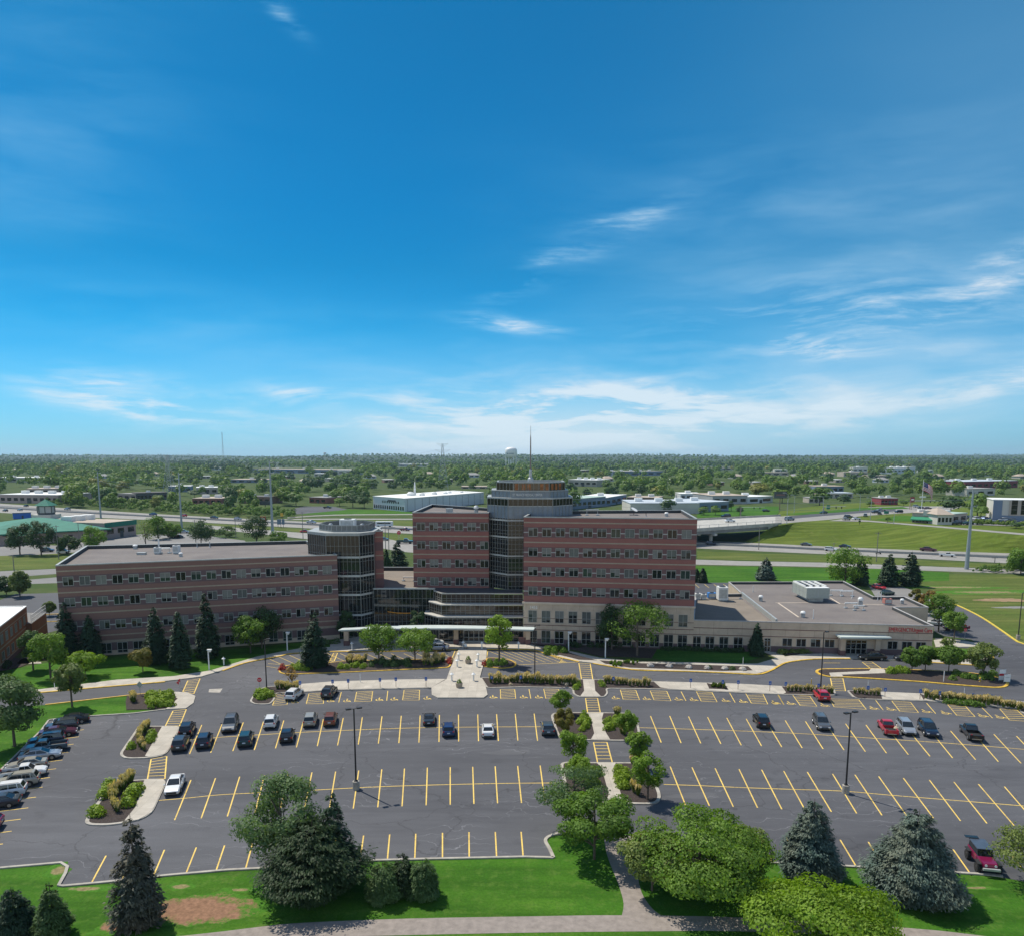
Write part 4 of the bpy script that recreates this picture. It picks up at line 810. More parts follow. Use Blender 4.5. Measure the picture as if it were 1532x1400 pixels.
curtain(dr, o1, 28.6, 30.1, [], 1.04, gm=M_gl[2], closed=True, th=.07, gname='ribbon_window')
mb = MB(); mb.prism(inset(o1, -.12), 30.1, 30.4, bottom=True); mb.prism(inset(o1, -.06), 28.52, 28.68); mb.build('roof_rim', M_cop, dr)
o2 = octo(4.0, 181.4, 8.5, 4.2); curtain(dr, o2, 30.4, 31.75, [], 1.1, gm=M_gpan, closed=True, th=.06, gname='crown_panel'); mb = MB(); mb.prism(inset(o2, -.12), 31.75, 31.9, bottom=True); mb.build('crown_rim', M_cop, dr)
o3 = octo(4.2, 181.4, 7.6, 3.7)
M_amber = mat('amber_louvre', (.30, .11, .03), .7, .5, 1.3)
curtain(dr, o3, 31.9, 33.5, [], 1.06, gm=M_cglass2, closed=True, th=.07, gname='louvre_window'); mb = MB()
n = len(o3); oi = inset(o3, .4)
for i in range(n):
    j = (i+1) % n; mb.face([(*o3[i], 33.5), (*o3[j], 33.5), (*o3[j], 33.75), (*o3[i], 33.75)]); mb.face([(*o3[i], 33.75), (*o3[j], 33.75), (*oi[j], 33.75), (*oi[i], 33.75)]); mb.face([(*oi[j], 32.9), (*oi[i], 32.9), (*oi[i], 33.75), (*oi[j], 33.75)])
mb.build('crown_coping', M_cop, dr); mb = MB(); mb.face([(*p, 32.9) for p in oi]); mb.build('roof', M_grav2, dr)
for k, (a, b) in enumerate([(1.5, 2.2), (3., 3.9), (4.2, 5.1), (7., 7.8), (8.2, 9.2)]):
    x = -.6+a; mb = MB(); mb.box(x-.2, x+.5, 173.74, 173.79, 32.0, 33.35); mb.build('amber_glazing', M_amber, dr)
for k in range(3): mb = MB(); mb.box(8.6+k*.9, 9.1+k*.9, 174.3+k*.9, 174.4+k*.9, 32.0, 33.35); mb.build('amber_glazing', M_amber, dr)
def text(par, s, loc, size, m, rz=0., ext=.02, sx=1., name='lettering', align='LEFT', base=None):
    cu_ = bpy.data.curves.new(name, 'FONT'); cu_.body = s; cu_.size = size; cu_.extrude = ext; cu_.align_x = align; cu_.resolution_u = 2
    to = bpy.data.objects.new(name, cu_); COL.objects.link(to); dg = bpy.context.evaluated_depsgraph_get(); me = bpy.data.meshes.new_from_object(to.evaluated_get(dg)); bpy.data.objects.remove(to)
    o = link(name, me, m, par); w = LOC.get(par.name, (0, 0, 0)) if par else (0, 0, 0)
    o.location = (loc[0]-w[0], loc[1]-w[1], loc[2]-w[2]); o.rotation_euler = (R(90), 0, rz); o.scale = (sx, 1, 1); return o
text(dr, 'ST. FRANCIS MEDICAL CENTER', (Zat(767, 738, 172.7)[0], 172.78, 30.75), .75, M_white, sx=.62)
roof_unit(-14.5, 183, 26.35, 1.6, 1.2, 1.1, 'small dark hatch box on the left tower block roof', 'hatch', M_galv); roof_unit(-8.2, 181, 26.35, 1.1, 1.1, 1.8, 'white capped vent beside the glass drum on the left tower block', 'vent')
mast = thing('roof_mast', 'tall tapering steel mast with a pale base on top of the glass drum', 'mast', (4.2, 180, 32.9))
mb = MB(); mb.lathe((4.2, 180, 32.9), [(.7, 0), (.62, 1.4), (.36, 1.7), (.33, 3.1), (.26, 3.5)], 14); mb.build('base', M_galv, mast)
mb = MB(); mb.lathe((4.2, 180, 36.4), [(.17, 0), (.15, 3.6), (.11, 7.0), (.05, 7.6), (.03, 9.6)], 8); mb.build('pole', mat('mast_steel', (.2, .17, .15), .6, .2), mast)
for (px, py, kind, w, d, h, lab, m) in [(886, 770.5, 'frame', 2.4, 1, 1.3, 'dark antenna frame beside the drum on the right tower roof', M_galv), (948, 770, 'dish', 1.9, 1, 1.5, 'small white dish on the right tower roof', None), (997, 772, 'vent', .9, .9, .9, 'white roof vent near the right end of the tower roof', None), (920, 766, 'vent', .5, .5, .5, 'tiny white vent near the back parapet of the right tower roof', None), (966.5, 772, 'pipe', .14, 1, .7, 'short dark pipe right of the dish on the tower roof', M_black)]:
    x, y = rp(px, py, 26.35); roof_unit(x, y, 26.35, w, d, h, lab, kind, m)
text(tr, '1455', (*[(Vector(A2)+u2*1.3-n2*.03)[i] for i in (0, 1)], 7.75), .85, M_white, rz=math.atan2(u2.y, u2.x))
# ---- emergency wing
zE = 6.35; A4, B4 = G(1037.2, 926.5, zE), G(1396.8, 935.3, zE); fr, L4 = frame_of(A4, B4)
em = thing('emergency_wing', 'single storey beige emergency wing with a large gravel roof', 'building', (*A4, 0))
bands = [(-.2, 1.35, 1), (1.35, zE, 0)]
def ex(px): # u along the front from a photo column
    d = ray(px, 955); ux, uy = fr[3], fr[4]; nx, ny = uy, -ux
    t = (A4[0]*nx+A4[1]*ny)/(d[0]*nx+d[1]*ny); return (d[0]*t-A4[0])*ux+(d[1]*t-A4[1])*uy
wl = [ex(x) for x in (1042, 1062, 1083, 1104.5)]; wr = [ex(x) for x in (1178, 1199, 1220.5, 1241.5)]+[ex(x) for x in (1336, 1357.5, 1378.5)]
hl = [(u-.9, u+.9, .45, 3.0) for u in wl]; hr = [(u-.95, u+.95, 1.35, 3.0) for u in wr]; dh = [(ex(1144), ex(1153), 0.1, 2.9), (ex(1266), ex(1297), .1, 3.0)]
mb = MB(fr); wallgrid(mb, L4, bands, hl+hr+dh, .2); m3 = MB(); m3.v, m3.f, m3.m = mb.v, mb.f, mb.m
pe = [G(1162.5, 929.4, zE), A4, G(1040, 888.5, zE), G(1110, 887.5, zE)]
pB = [A4, B4, G(1337.5, 907.6, zE), G(1389, 907.6, zE), G(1354, 892, zE), G(1307.4, 892, zE), G(1262, 868.5, zE), G(1217, 868.3, zE), G(1216, 869.6, zE), G(1090, 869.8, zE), G(1110, 887.5, zE), G(1040, 888.5, zE)]
sidewalls(m3, pB, [0], bands); m3.build('wall', [M_beige, M_darkL], em)
mb = MB(fr)
for z in (4.75, 3.3): mb.box(0, L4, 0, .04, z-.06, z+.06)
for i in range(17): u = 1.3+i*2.83; mb.box(u-.012, u+.012, 0, .014, 3.36, 4.69); mb.box(u-.012, u+.012, 0, .014, 4.81, zE-.2) if i % 2 else None
mb.build('reveal_line', M_brown, em)
for h in hl: window(em, fr, h, hs=(.38,), blind=False, depth=.2)
for h in hr: window(em, fr, h, blind=WR.random() < .3, depth=.2)
for h, k in zip(dh, (2, 4)):
    u0, u1, z0, z1 = h; mb = MB(fr)
    for i in range(k+1): u = u0+(u1-u0)*i/k; mb.box(u-.06, u+.06, -.18, .02, z0, z1)
    for z in (z0+.1, z0+1.15, z0+2.3, z1): mb.box(u0, u1, -.18, .01, z-.06, z+.04)
    d = mb.build('door', M_fr, em); mb = MB(fr); mb.face([(u0, -.15, z0), (u1, -.15, z0), (u1, -.15, z1), (u0, -.15, z1)]); mb.build('pane', M_gl[2], d)
mid = [G(1162.5, 929.2, zE), G(1110, 887.5, zE)]
parapet_roof(em, pB, 5.75, zE, .3, M_grav, mat('grey_coping', (.38, .36, .34), .6))
mb = MB(); fr_, LL_ = frame_of(G(1162.5, 928.6, zE), G(1109.5, 886.9, zE)); mb.fr = fr_; mb.box(.4, LL_, -.2, .2, 5.7, zE+.35); mb.build('roof_divider', M_cop, em)
mb = MB(); mb.face([(*p, 5.77) for p in inset([G(1036.5, 926, zE), G(1160.5, 928.8, zE), G(1107.5, 888.4, zE), G(1038, 889, zE)], .5)]); mb.build('lower_roof', M_grav2, em)
tw = Vector((fr[3], fr[4])); rz4 = math.atan2(tw.y, tw.x)
u0 = ex(1328.5); wtx = ex(1393)-u0
o = text(em, 'EMERGENCY/Urgent Care', (A4[0]+tw.x*u0+tw.y*.04, A4[1]+tw.y*u0-tw.x*.04, 4.98), 1.1, mat('red_lettering', (.50, .015, .03), .5, 0), rz=rz4, ext=.04)
wd = o.dimensions.x or 1; bpy.context.view_layer.update(); o.scale = (wtx/max(.1, o.dimensions.x), 1.1, 1)
# penthouse cooling unit and small plant on the emergency roof
pu = thing('cooling_unit', 'large pale green box unit in the middle of the emergency wing roof', 'roof unit', (*G(1222, 897, 5.77), 5.77))
q = [G(1206, 902.5, 5.77), G(1241, 902, 5.77), G(1241, 884, 5.77), G(1192, 884.5, 5.77)]; x0, y0 = G(1206, 900.5, 5.77); x1 = G(1240.5, 900.5, 5.77)[0]; M_pg = mat('pale_green_panel', (.34, .37, .33), .6, .08)
y1 = y0+9.5
mb = MB(); mb.box(x0+1, x1-1, y0+1, y1-1, 5.77, 6.7); mb.build('curb', M_galv, pu); mb = MB(); mb.box(x0, x1, y0, y1, 6.7, 9.1); cb = mb.build('cabinet', M_pg, pu)
mb = MB(); 
for k in range(1, 5): mb.box(x0-.03, x0, y0+k*2.3-.05, y0+k*2.3+.05, 6.8, 9.0)
mb.box(x0+(x1-x0)*.5-.04, x0+(x1-x0)*.5+.04, y0-.03, y0, 6.8, 9.0); mb.box(x0-.03, x0, y0, y1, 8.05, 8.12); mb.build('panel_seam', M_galv, cb)
mb = MB()
for k in range(3): mb.box(x0+.5+k*(x1-x0-1)/3, x0+.5+(k+.62)*(x1-x0-1)/3, y0+2.4, y1-.8, 9.1, 9.35)
mb.build('fan_deck', M_black, pu); mb = MB(); mb.box(x0+.1, x1-.1, y0+.1, y0+1.8, 9.1, 9.2); mb.box(x0+.1, x1-.1, y1-.6, y1-.1, 9.1, 9.4)
for k in range(4): mb.box(x0+.1+k*(x1-x0-.5)/3, x0+.4+k*(x1-x0-.5)/3, y0+1.8, y1-.6, 9.1, 9.45)
mb.build('deck_frame', M_white, pu)
for (px, py, kind, w, d, h, lab, m) in [(1138, 898.5, 'vent', 1.1, 1.1, 1.4, 'white round vent on the emergency roof left of the cooling unit', None), (1201, 922.5, 'vent', 1.1, 1.1, 1.3, 'white round vent nearest the front of the emergency roof', None), (1216.5, 924.5, 'pipe', .16, 0, 1.9, 'thin white pipe at the front of the emergency roof', None), (1126.5, 885, 'pipe', .16, 0, 1.6, 'thin white pipe near the back left of the emergency roof', None),
        (1273, 909, 'frame', 2.4, 1, 1.2, 'lower pair of white duct elbows on the emergency roof', None), (1285, 912.5, 'frame', 2., 1, 1.1, 'front white duct elbow beside the tall vent on the emergency roof', None), (1287, 905, 'vent', 1.2, 1.2, 1.9, 'tall white vent between the duct elbows on the emergency roof', None), (1251, 890.5, 'frame', 2.6, 1, 1.4, 'white duct right behind the cooling unit', None), (1267, 891.5, 'frame', 2.6, 1, 1.4, 'second white duct right of the cooling unit', None), (1275, 894, 'pipe', .2, 0, 2., 'thin white stack beside the second duct', None),
        (1327, 903.5, 'ac', 1.7, 1.3, 1.4, 'small red and grey unit near the right edge of the emergency roof', mat('faded_red_cover', (.40, .16, .13), .7)), (1349.5, 902.5, 'vent', .9, .9, 1.2, 'white vent on the stepped right corner of the emergency roof', None), (1313, 897, 'pipe', .14, 0, 1.9, 'leftmost of the two thin rails beside the red unit', None), (1318, 897, 'pipe', .14, 0, 1.9, 'rightmost of the two thin rails beside the red unit', None),
        (1080, 897.5, 'ac', 2.2, 2.4, 3.3, 'tall white cabinet unit on the lower roof beside the tower', None), (1064.5, 895, 'ac', 1.9, 1.4, 1.5, 'blue topped unit on the lower roof beside the tower', mat('blue_cover', (.05, .2, .5), .6)), (1052.5, 896, 'ac', 1.1, 1, 1.3, 'small white unit left of the blue topped unit', None), (1043.5, 896, 'ac', 1.3, 1, 1.5, 'white unit touching the tower wall on the lower roof', None), (1098, 895.5, 'frame', 3.2, 1, .7, 'low dark pipe bridge in the corner of the lower roof', M_black)]:
    x, y = rp(px, py, 5.77); roof_unit(x, y, 5.77, w, d, h, lab, kind, m)
for a, b in (((1164, 901), (1195, 922.5)), ((1160, 901), (1216, 900.5)), ((1242, 893.5), (1257, 902.5)), ((1257, 902.5), (1322, 904))): mb = MB(); seg(mb, G(*a, 5.785), G(*b, 5.785), .35, 5.785); mb.build('roof_paving', M_beige2, em)
# ---- canopies
M_canopy = mat('white_canopy_metal', (.52, .58, .55), .45, .08, .5)
def canopy(name, label, poly, z0, z1, cols, colh=None, brick=1.1):
    t = thing(name, label, 'canopy', (*poly[0], 0)); mb = MB(); mb.prism(poly, z0, z1, bottom=True); mb.build('roof', M_canopy, t)
    mb = MB(); mb.prism(inset(poly, .35), z0-.25, z0, bottom=True); mb.build('fascia', M_cop, t)
    for (x, y) in cols:
        mb = MB(); mb.cbox((x, y, brick+.05+(z0-.35-brick-.05)/2), (.95, .95, z0-.35-brick-.05)); c = mb.build('column', M_beige, t)
        mb = MB(); mb.cbox((x, y, brick/2), (1.1, 1.1, brick)); mb.build('brick_base', M_dark, c)
        mb = MB(); mb.cbox((x, y, z0-.45), (1.2, 1.2, .22)); mb.build('capital', M_beige2, c)
    return t
zc = 4.35; pn = arc_poly([G(506, 943.6, zc-.25), G(560, 941.8, zc-.25), G(640, 940.9, zc-.25), G(720, 941.2, zc-.25), G(798, 943, zc-.25)], 3); pf = arc_poly([G(512, 938.8, zc), G(600, 934.8, zc), G(680, 934.4, zc), G(802, 937.3, zc)], 3)
canopy('entrance_canopy', 'long thin white canopy over the main entrance drop off', pn+pf[::-1], zc-.22, zc, [G(518.8, 965.3), G(682.5, 963.3), G(790, 963.6)])
zc = 4.15; canopy('emergency_canopy', 'short white canopy over the emergency entrance', [G(1257.5, 954, zc-.25), G(1334, 954.5, zc-.25), G(1317, 947.4, zc), G(1249, 947.4, zc)], zc-.28, zc, [G(1259, 980), G(1311, 980)])
mb = MB(); mb.box(G(776, 965)[0], G(786, 965)[0], 162.8, 163.6, 0, 1.5); o = tag(mb.build('brick_pier', M_dark, loc=(*G(781, 965), 0)), 'low dark brick pier beside the right column of the main canopy', 'pier')
# ---- red brick neighbour at the left edge
nb = thing('brick_clinic', 'red brick building with a bright white roof at the left edge', 'building', (*G(39.5, 906, 8), 0))
a, b = G(39.5, 906, 8), G(0, 936, 8); dv = (Vector(b)-Vector(a)).normalized(); e1 = Vector(a)+dv*34; e2 = Vector(a)+Vector((-38, -2)); e3 = e1+Vector((-38, -2))
pN = [tuple(e1), a, tuple(e2), tuple(e3)]; M_cb = brick_mat('orange_brick', (.27, .12, .07), (.32, .15, .085))
frn, Ln = frame_of(tuple(e1), a); bn = [(0, .9, 1), (.9, 1.2, 2), (1.2, 3.7, 0), (3.7, 3.95, 2), (3.95, 6.6, 0), (6.6, 6.8, 2), (6.8, 8, 0)]
hn = []
for k in range(9): hn += [(1.5+k*3.6, 2.3+k*3.6, 4.5, 6.3), (2.5+k*3.6, 3.3+k*3.6, 4.5, 6.3)]
for k in range(9): hn.append((1.4+k*3.6, 3.4+k*3.6, 1.4, 3.1))
mb = MB(frn); wallgrid(mb, Ln, bn, hn); m3 = MB(); m3.v, m3.f, m3.m = mb.v, mb.f, mb.m; sidewalls(m3, pN, [0], bn); m3.build('wall', [M_cb, M_darkL, M_tan], nb)
for h in hn: window(nb, frn, h, vs=(.5,) if h[1]-h[0] > 1 else (), blind=False)
parapet_roof(nb, pN, 7.9, 8, .4, mat('white_membrane_roof', (.80, .80, .77), .6, .05), M_white)
nb2 = thing('brick_terrace', 'lower brick annex with a white railing between the clinic and the left wing', 'building', (*G(60, 915, 5), 0))
q1, q2 = G(69, 916, 4.6), G(42, 936, 4.6); e = (Vector(q2)-Vector(q1)).normalized()
pA = [tuple(Vector(q1)+e*12), q1, tuple(Vector(q1)+Vector((-16, 1))), tuple(Vector(q1)+e*12+Vector((-16, 1)))]
mb = MB(); sidewalls(mb, pA, [], [(0, 2.2, 0), (2.2, 2.4, 1), (2.4, 4.6, 0)]); mb.build('wall', [M_cb, M_tan], nb2); mb = MB(); mb.face([(*p, 4.58) for p in pA]); mb.build('roof', M_old, nb2)
fr_, LL_ = frame_of(pA[0], q1); mb = MB(fr_)
for k in range(17): mb.box(LL_*k/16-.03, LL_*k/16+.03, -.06, 0, 4.6, 6.4)
for z in (4.75, 5.6, 6.35): mb.box(0, LL_, -.06, 0, z, z+.08)
mb.build('railing', M_white, nb2)
# ================================================================ PLANTS
def cards(C, Nn, s, asp=.6, rnd=None, tang=None, jit=.5):
    """n rhombic leaf sprays centred at C facing Nn; returns (4n,3)"""
    r = rnd; n = len(C)
    Nn = Nn+r.normal(0, jit, (n, 3)); Nn /= np.linalg.norm(Nn, axis=1)[:, None]+1e-9
    T = r.normal(0, 1, (n, 3)) if tang is None else tang
    T = T-Nn*(T*Nn).sum(1)[:, None]; T /= np.linalg.norm(T, axis=1)[:, None]+1e-9
    B = np.cross(Nn, T); s = (s*r.uniform(.6, 1.35, n))[:, None] if np.isscalar(s) else (s*r.uniform(.7, 1.3, n))[:, None]
    V = np.empty((n, 4, 3)); V[:, 0] = C-T*s*.5; V[:, 1] = C-B*s*asp*.5+Nn*s*.06; V[:, 2] = C+T*s*.5; V[:, 3] = C+B*s*asp*.5+Nn*s*.06
    return V.reshape(-1, 3)
def trunk_mesh(name, segs):
    mb = MB()
    for a, b, r0, r1 in segs: mb.tube(a, b, r0, r1, 7, caps=False)
    me = bpy.data.meshes.new(name); me.from_pydata(mb.v, [], mb.f); me.polygons.foreach_set('use_smooth', [True]*len(mb.f)); me.update(); return me
M_bark = mat('bark', (.11, .085, .065), .95, .3, 4.); M_bark2 = mat('pale_bark', (.28, .25, .21), .9, .25, 4.)
def crown_decid(seed, H_, Rr, th=.25, nl=26, nc=5200, cs=.33, flat=1., loose=0.15, asym=0., lk=1.):
    """H_: tree height, Rr: crown radius, th: bare trunk share"""
    r = np.random.default_rng(seed); zb = H_*th; hc = (H_-zb)/2; cz = zb+hc
    L = r.normal(0, 1, (nl, 3)); L /= np.linalg.norm(L, axis=1)[:, None]; rad = r.uniform(.35, .86, nl)**.6
    L = L*rad[:, None]; L[:, 2] = L[:, 2]*.86+.04
    lr = r.uniform(.24, .40, nl)*(1.15-.35*rad)*lk
    lc = L*np.array([Rr, Rr, hc])*np.array([1, 1, 1])+np.array([asym*Rr*.2, 0, cz])
    w = lr**2; w /= w.sum(); idx = r.choice(nl, nc, p=w)
    D = r.normal(0, 1, (nc, 3)); D[:, 2] += .25; D /= np.linalg.norm(D, axis=1)[:, None]
    sc = np.array([Rr, Rr, min(hc, Rr)*.9*flat])
    C = lc[idx]+D*lr[idx][:, None]*sc*(r.uniform(.72, 1.05+loose, nc)[:, None])
    C[:, 2] = np.maximum(C[:, 2], zb*.75)
    Nn = D*.8+(C-np.array([0, 0, cz]))/Rr*.35+np.array([0, 0, .25])
    V = cards(C, Nn, cs, .62, r, jit=.38)
    segs = [((0, 0, -.1), (.03*H_*asym, 0, cz*.75), max(.07, H_*.021), max(.05, H_*.013)), ((.03*H_*asym, 0, cz*.75), (0, 0, H_*.9), max(.05, H_*.013), .02)]
    for k in range(min(9, nl)):
        z0 = zb*.85+(cz-zb)*r.uniform(0, 1.1); e = lc[k]; segs.append(((0, 0, z0), tuple(e), H_*.008+.02, .015))
    return np_mesh('crown', V, 4), trunk_mesh('trunk', segs)
def crown_spruce(seed, H_, Rr, nb=300, per=20, cs=.42, base=.04, p=.85, droop=.18, bulge=0., ragged=.25):
    r = np.random.default_rng(seed); Cs = []; Ns = []; Ts = []
    zz_ = base+(1-base)*(1-np.sqrt(1-r.uniform(0, .995, nb)))*1.0
    zz_ = np.clip(zz_, base, .985)
    for t in zz_:
        a = r.uniform(0, 2*math.pi); rr = Rr*((1-t)**p*(1+bulge*math.sin(min(1, t*1.6)*math.pi))+.02)*r.uniform(1-ragged, 1.08)*(.60+.40*min(1, t/.22))*(1+.12*math.sin(3*a+seed+t*7))
        z = t*H_; d = np.array([math.cos(a), math.sin(a), 0.]); n = max(4, int(per*(.35+rr/Rr)))
        s = r.uniform(.18, 1, n)**.7; side = np.array([-d[1], d[0], 0])
        C = d*rr*s[:, None]+side*(r.normal(0, .10, n)*rr*(.5+.5*s)+r.normal(0, .05, n))[:, None]
        C[:, 2] += z-droop*rr*s+.10*rr*s**3+r.normal(0, .07, n)*(1+rr*.12)
        Cs.append(C); Ns.append(np.tile(d*.55+np.array([0, 0, .85]), (n, 1))); Ts.append(np.tile(d+np.array([0, 0, -.15]), (n, 1))+r.normal(0, .35, (n, 3)))
    C = np.concatenate(Cs); Nn = np.concatenate(Ns); T = np.concatenate(Ts)
    C[:, 2] = np.maximum(C[:, 2], .12)
    V = cards(C, Nn, cs, .42, r, tang=T, jit=.28)
    return np_mesh('crown', V, 4), trunk_mesh('trunk', [((0, 0, -.1), (0, 0, H_*.97), max(.09, H_*.018), .02)])
FOL = {'green': foliage('leaves_green', (.072, .140, .020), (.150, .250, .036), .38), 'mid': foliage('leaves_mid_green', (.045, .092, .030), (.095, .155, .050), .30), 'bright': foliage('leaves_bright', (.11, .20, .016), (.20, .31, .030), .38),
       'dark': foliage('leaves_dark', (.022, .052, .018), (.050, .095, .030)), 'spruce': foliage('needles_dark', (.013, .032, .017), (.036, .070, .032), .08), 'grey': foliage('needles_grey', (.045, .060, .045), (.085, .095, .065), .08, hue=(.13, .105, .07)),
       'blue': foliage('needles_blue', (.045, .086, .070), (.100, .155, .130), .08, hue=(.14, .145, .095)), 'pine': foliage('needles_pine', (.012, .030, .010), (.034, .060, .018), .1), 'yellow': foliage('leaves_yellowish', (.11, .125, .022), (.22, .20, .035), .35, hue=(.25, .14, .03)),
       'brown': foliage('leaves_turning', (.16, .11, .03), (.28, .16, .04), .3), 'airy': foliage('leaves_airy', (.075, .13, .05), (.15, .225, .09), .38), 'greygreen': foliage('leaves_grey_green', (.095, .14, .04), (.18, .225, .06), .35), 'lime': foliage('shrub_lime', (.13, .22, .015), (.24, .33, .03), .3), 'tan': foliage('grass_plume', (.42, .33, .14), (.64, .50, .24), .3),
       'blade': foliage('grass_blade', (.07, .12, .02), (.14, .19, .035), .3), 'redleaf': foliage('leaves_red', (.20, .02, .02), (.36, .05, .04), .25), 'pinkfl': foliage('pale_blossom', (.40, .34, .26), (.60, .5, .40), .2)}
def put_tree(b, ytop, wpx, kind, label, cat='tree', name='tree', group=None, loc=None, hh=None, rr=None, fol='green', seed=None, bark=None, **k):
    P_ = loc or G(*b); w = rr or wpx/2*(P_[1]*cp+H*sp)/F0; sh = k.pop('shift', .8 if kind == 'S' else .5 if b[1] > 1200 else 0.)
    if sh and not loc: q = 1+sh*w/math.hypot(*P_); P_ = (P_[0]*q, P_[1]*q); w *= q*(1.1 if kind == 'S' else 1.)
    h = hh or top(P_, ytop)
    t = thing(name, label, cat, (*P_, 0), group=group); LOC[t.name] = (0, 0, 0); seed = seed if seed is not None else (abs(hash((round(P_[0], 1), round(P_[1], 1)))) % 9999)
    c, tr_ = (crown_spruce if kind == 'S' else crown_decid)(seed, h, w, **k)
    o = link('crown', c, FOL[fol], t); link('trunk', tr_, bark or M_bark, t); t.rotation_euler.z = 0
    return t
D_, S_ = 'D', 'S'
# ---- trees along the near edge of the car park
put_tree((208, 1400), 1212, 76, S_, 'tall thin grey spruce standing on the bare soil', name='spruce_tree', fol='grey', seed=1, nb=520, per=34, cs=.33, p=.62, droop=.3, ragged=.4, bulge=.15)
put_tree((24, 1412), 1325, 66, S_, 'small dark cedar, leftmost at the bottom edge', name='conifer_tree', fol='spruce', seed=2, nb=420, per=34, cs=.27, p=.6)
put_tree((82, 1415), 1316, 60, S_, 'small bluish cedar right of the leftmost dark one', name='conifer_tree', fol='mid', seed=3, nb=400, per=32, cs=.27, p=.7)
put_tree((424, 1318), 1155, 128, D_, 'open grey green tree leaning over the car park left of the big pine', fol='airy', seed=4, th=.12, nl=34, nc=11000, cs=.28, loose=.25, lk=.8)
put_tree((500, 1335), 1178, 92, S_, 'dark pointed spruce behind the big pine', name='spruce_tree', fol='spruce', seed=5, nb=420, per=32, cs=.32)
put_tree((472, 1370), 1222, 150, S_, 'broad dark pine with upturned branches on the lawn', name='pine_tree', fol='pine', seed=6, nb=900, per=44, cs=.34, p=.62, droop=-.12, ragged=.35, bulge=.2)
put_tree((574, 1357), 1286, 52, S_, 'leftmost of the three small firs right of the big pine', name='fir_tree', fol='mid', seed=7, nb=420, per=34, cs=.24, p=.32, group='small firs on the lawn')
put_tree((604, 1346), 1276, 50, S_, 'middle and darkest of the three small firs', name='fir_tree', fol='pine', seed=8, nb=420, per=34, cs=.24, p=.36, group='small firs on the lawn')
put_tree((633, 1352), 1283, 52, S_, 'rightmost of the three small firs, bluish green', name='fir_tree', fol='mid', seed=9, nb=420, per=34, cs=.24, p=.32, group='small firs on the lawn')
put_tree((858, 1252), 1145, 128, D_, 'feathery wide tree overhanging the second walkway island', fol='airy', seed=10, th=.3, nl=30, nc=8500, cs=.24, loose=.3, lk=.75, flat=.7)
put_tree((889, 1285), 1186, 124, D_, 'rounded green tree on the grass tongue where the footpath starts', fol='green', seed=11, shift=0., th=.2, nl=30, nc=10500, cs=.28, lk=.8)
t = put_tree((1044, 1362), 1222, 205, D_, 'largest tree, a broad light green crab apple beside the footpath', fol='green', seed=12, th=.10, nl=70, nc=26000, cs=.27, lk=.82, flat=.75)
put_tree((975, 1348), 1246, 118, D_, 'left lobe of the crab apple group, low tree overhanging the footpath', fol='greygreen', seed=13, th=.12, nl=34, nc=11000, cs=.27, lk=.75)
put_tree((1112, 1338), 1240, 84, D_, 'yellowish crab apple at the right end of the crab apple group', fol='greygreen', seed=14, th=.12, nl=28, nc=8000, cs=.27)
put_tree((1211, 1331), 1190, 84, S_, 'narrower of the two blue spruces by the car park', name='blue_spruce', fol='blue', seed=15, nb=950, per=46, cs=.27, p=.60, bulge=.16, ragged=.22)
put_tree((1364, 1362), 1206, 122, S_, 'wider of the two blue spruces by the car park', name='blue_spruce', fol='blue', seed=16, nb=1350, per=52, cs=.29, p=.60, bulge=.2, ragged=.3)
put_tree((1236, 1476), 1346, 285, D_, 'bright green tree cut off by the bottom edge', fol='bright', seed=17, th=.2, nl=60, nc=24000, cs=.28, lk=.74)
put_tree((1536, 1338), 1238, 112, D_, 'grey green tree at the right edge beside the dark red off roader', fol='greygreen', seed=18, th=.25, nl=26, nc=4200, cs=.25, loose=.35)
# ---- young trees in the planting islands
for i, (b, yt, w, fo, lab) in enumerate([((838, 1069), 1032, 32, 'bright', 'small young tree at the far tip of the first walkway island'), ((845, 1103), 1058, 30, 'yellow', 'thin reddish young tree beside the grey car at the first island'), ((857, 1147), 1087, 45, 'bright', 'light green tree between the two walkway islands'), ((866, 1170), 1130, 44, 'bright', 'low green tree at the top of the second island, left of the walk'),
        ((938, 1106), 1062, 34, 'bright', 'light green young tree right of the walk on the first island'), ((955, 1149), 1090, 36, 'bright', 'narrow light green tree at the top of the second island, right of the walk'), ((969, 1198), 1120, 52, 'bright', 'broad lime green tree at the near right corner of the second island')]):
    put_tree(b, yt, w, D_, lab, fol=fo, seed=30+i, th=.22, nl=20, nc=3800, cs=.26, loose=.25)
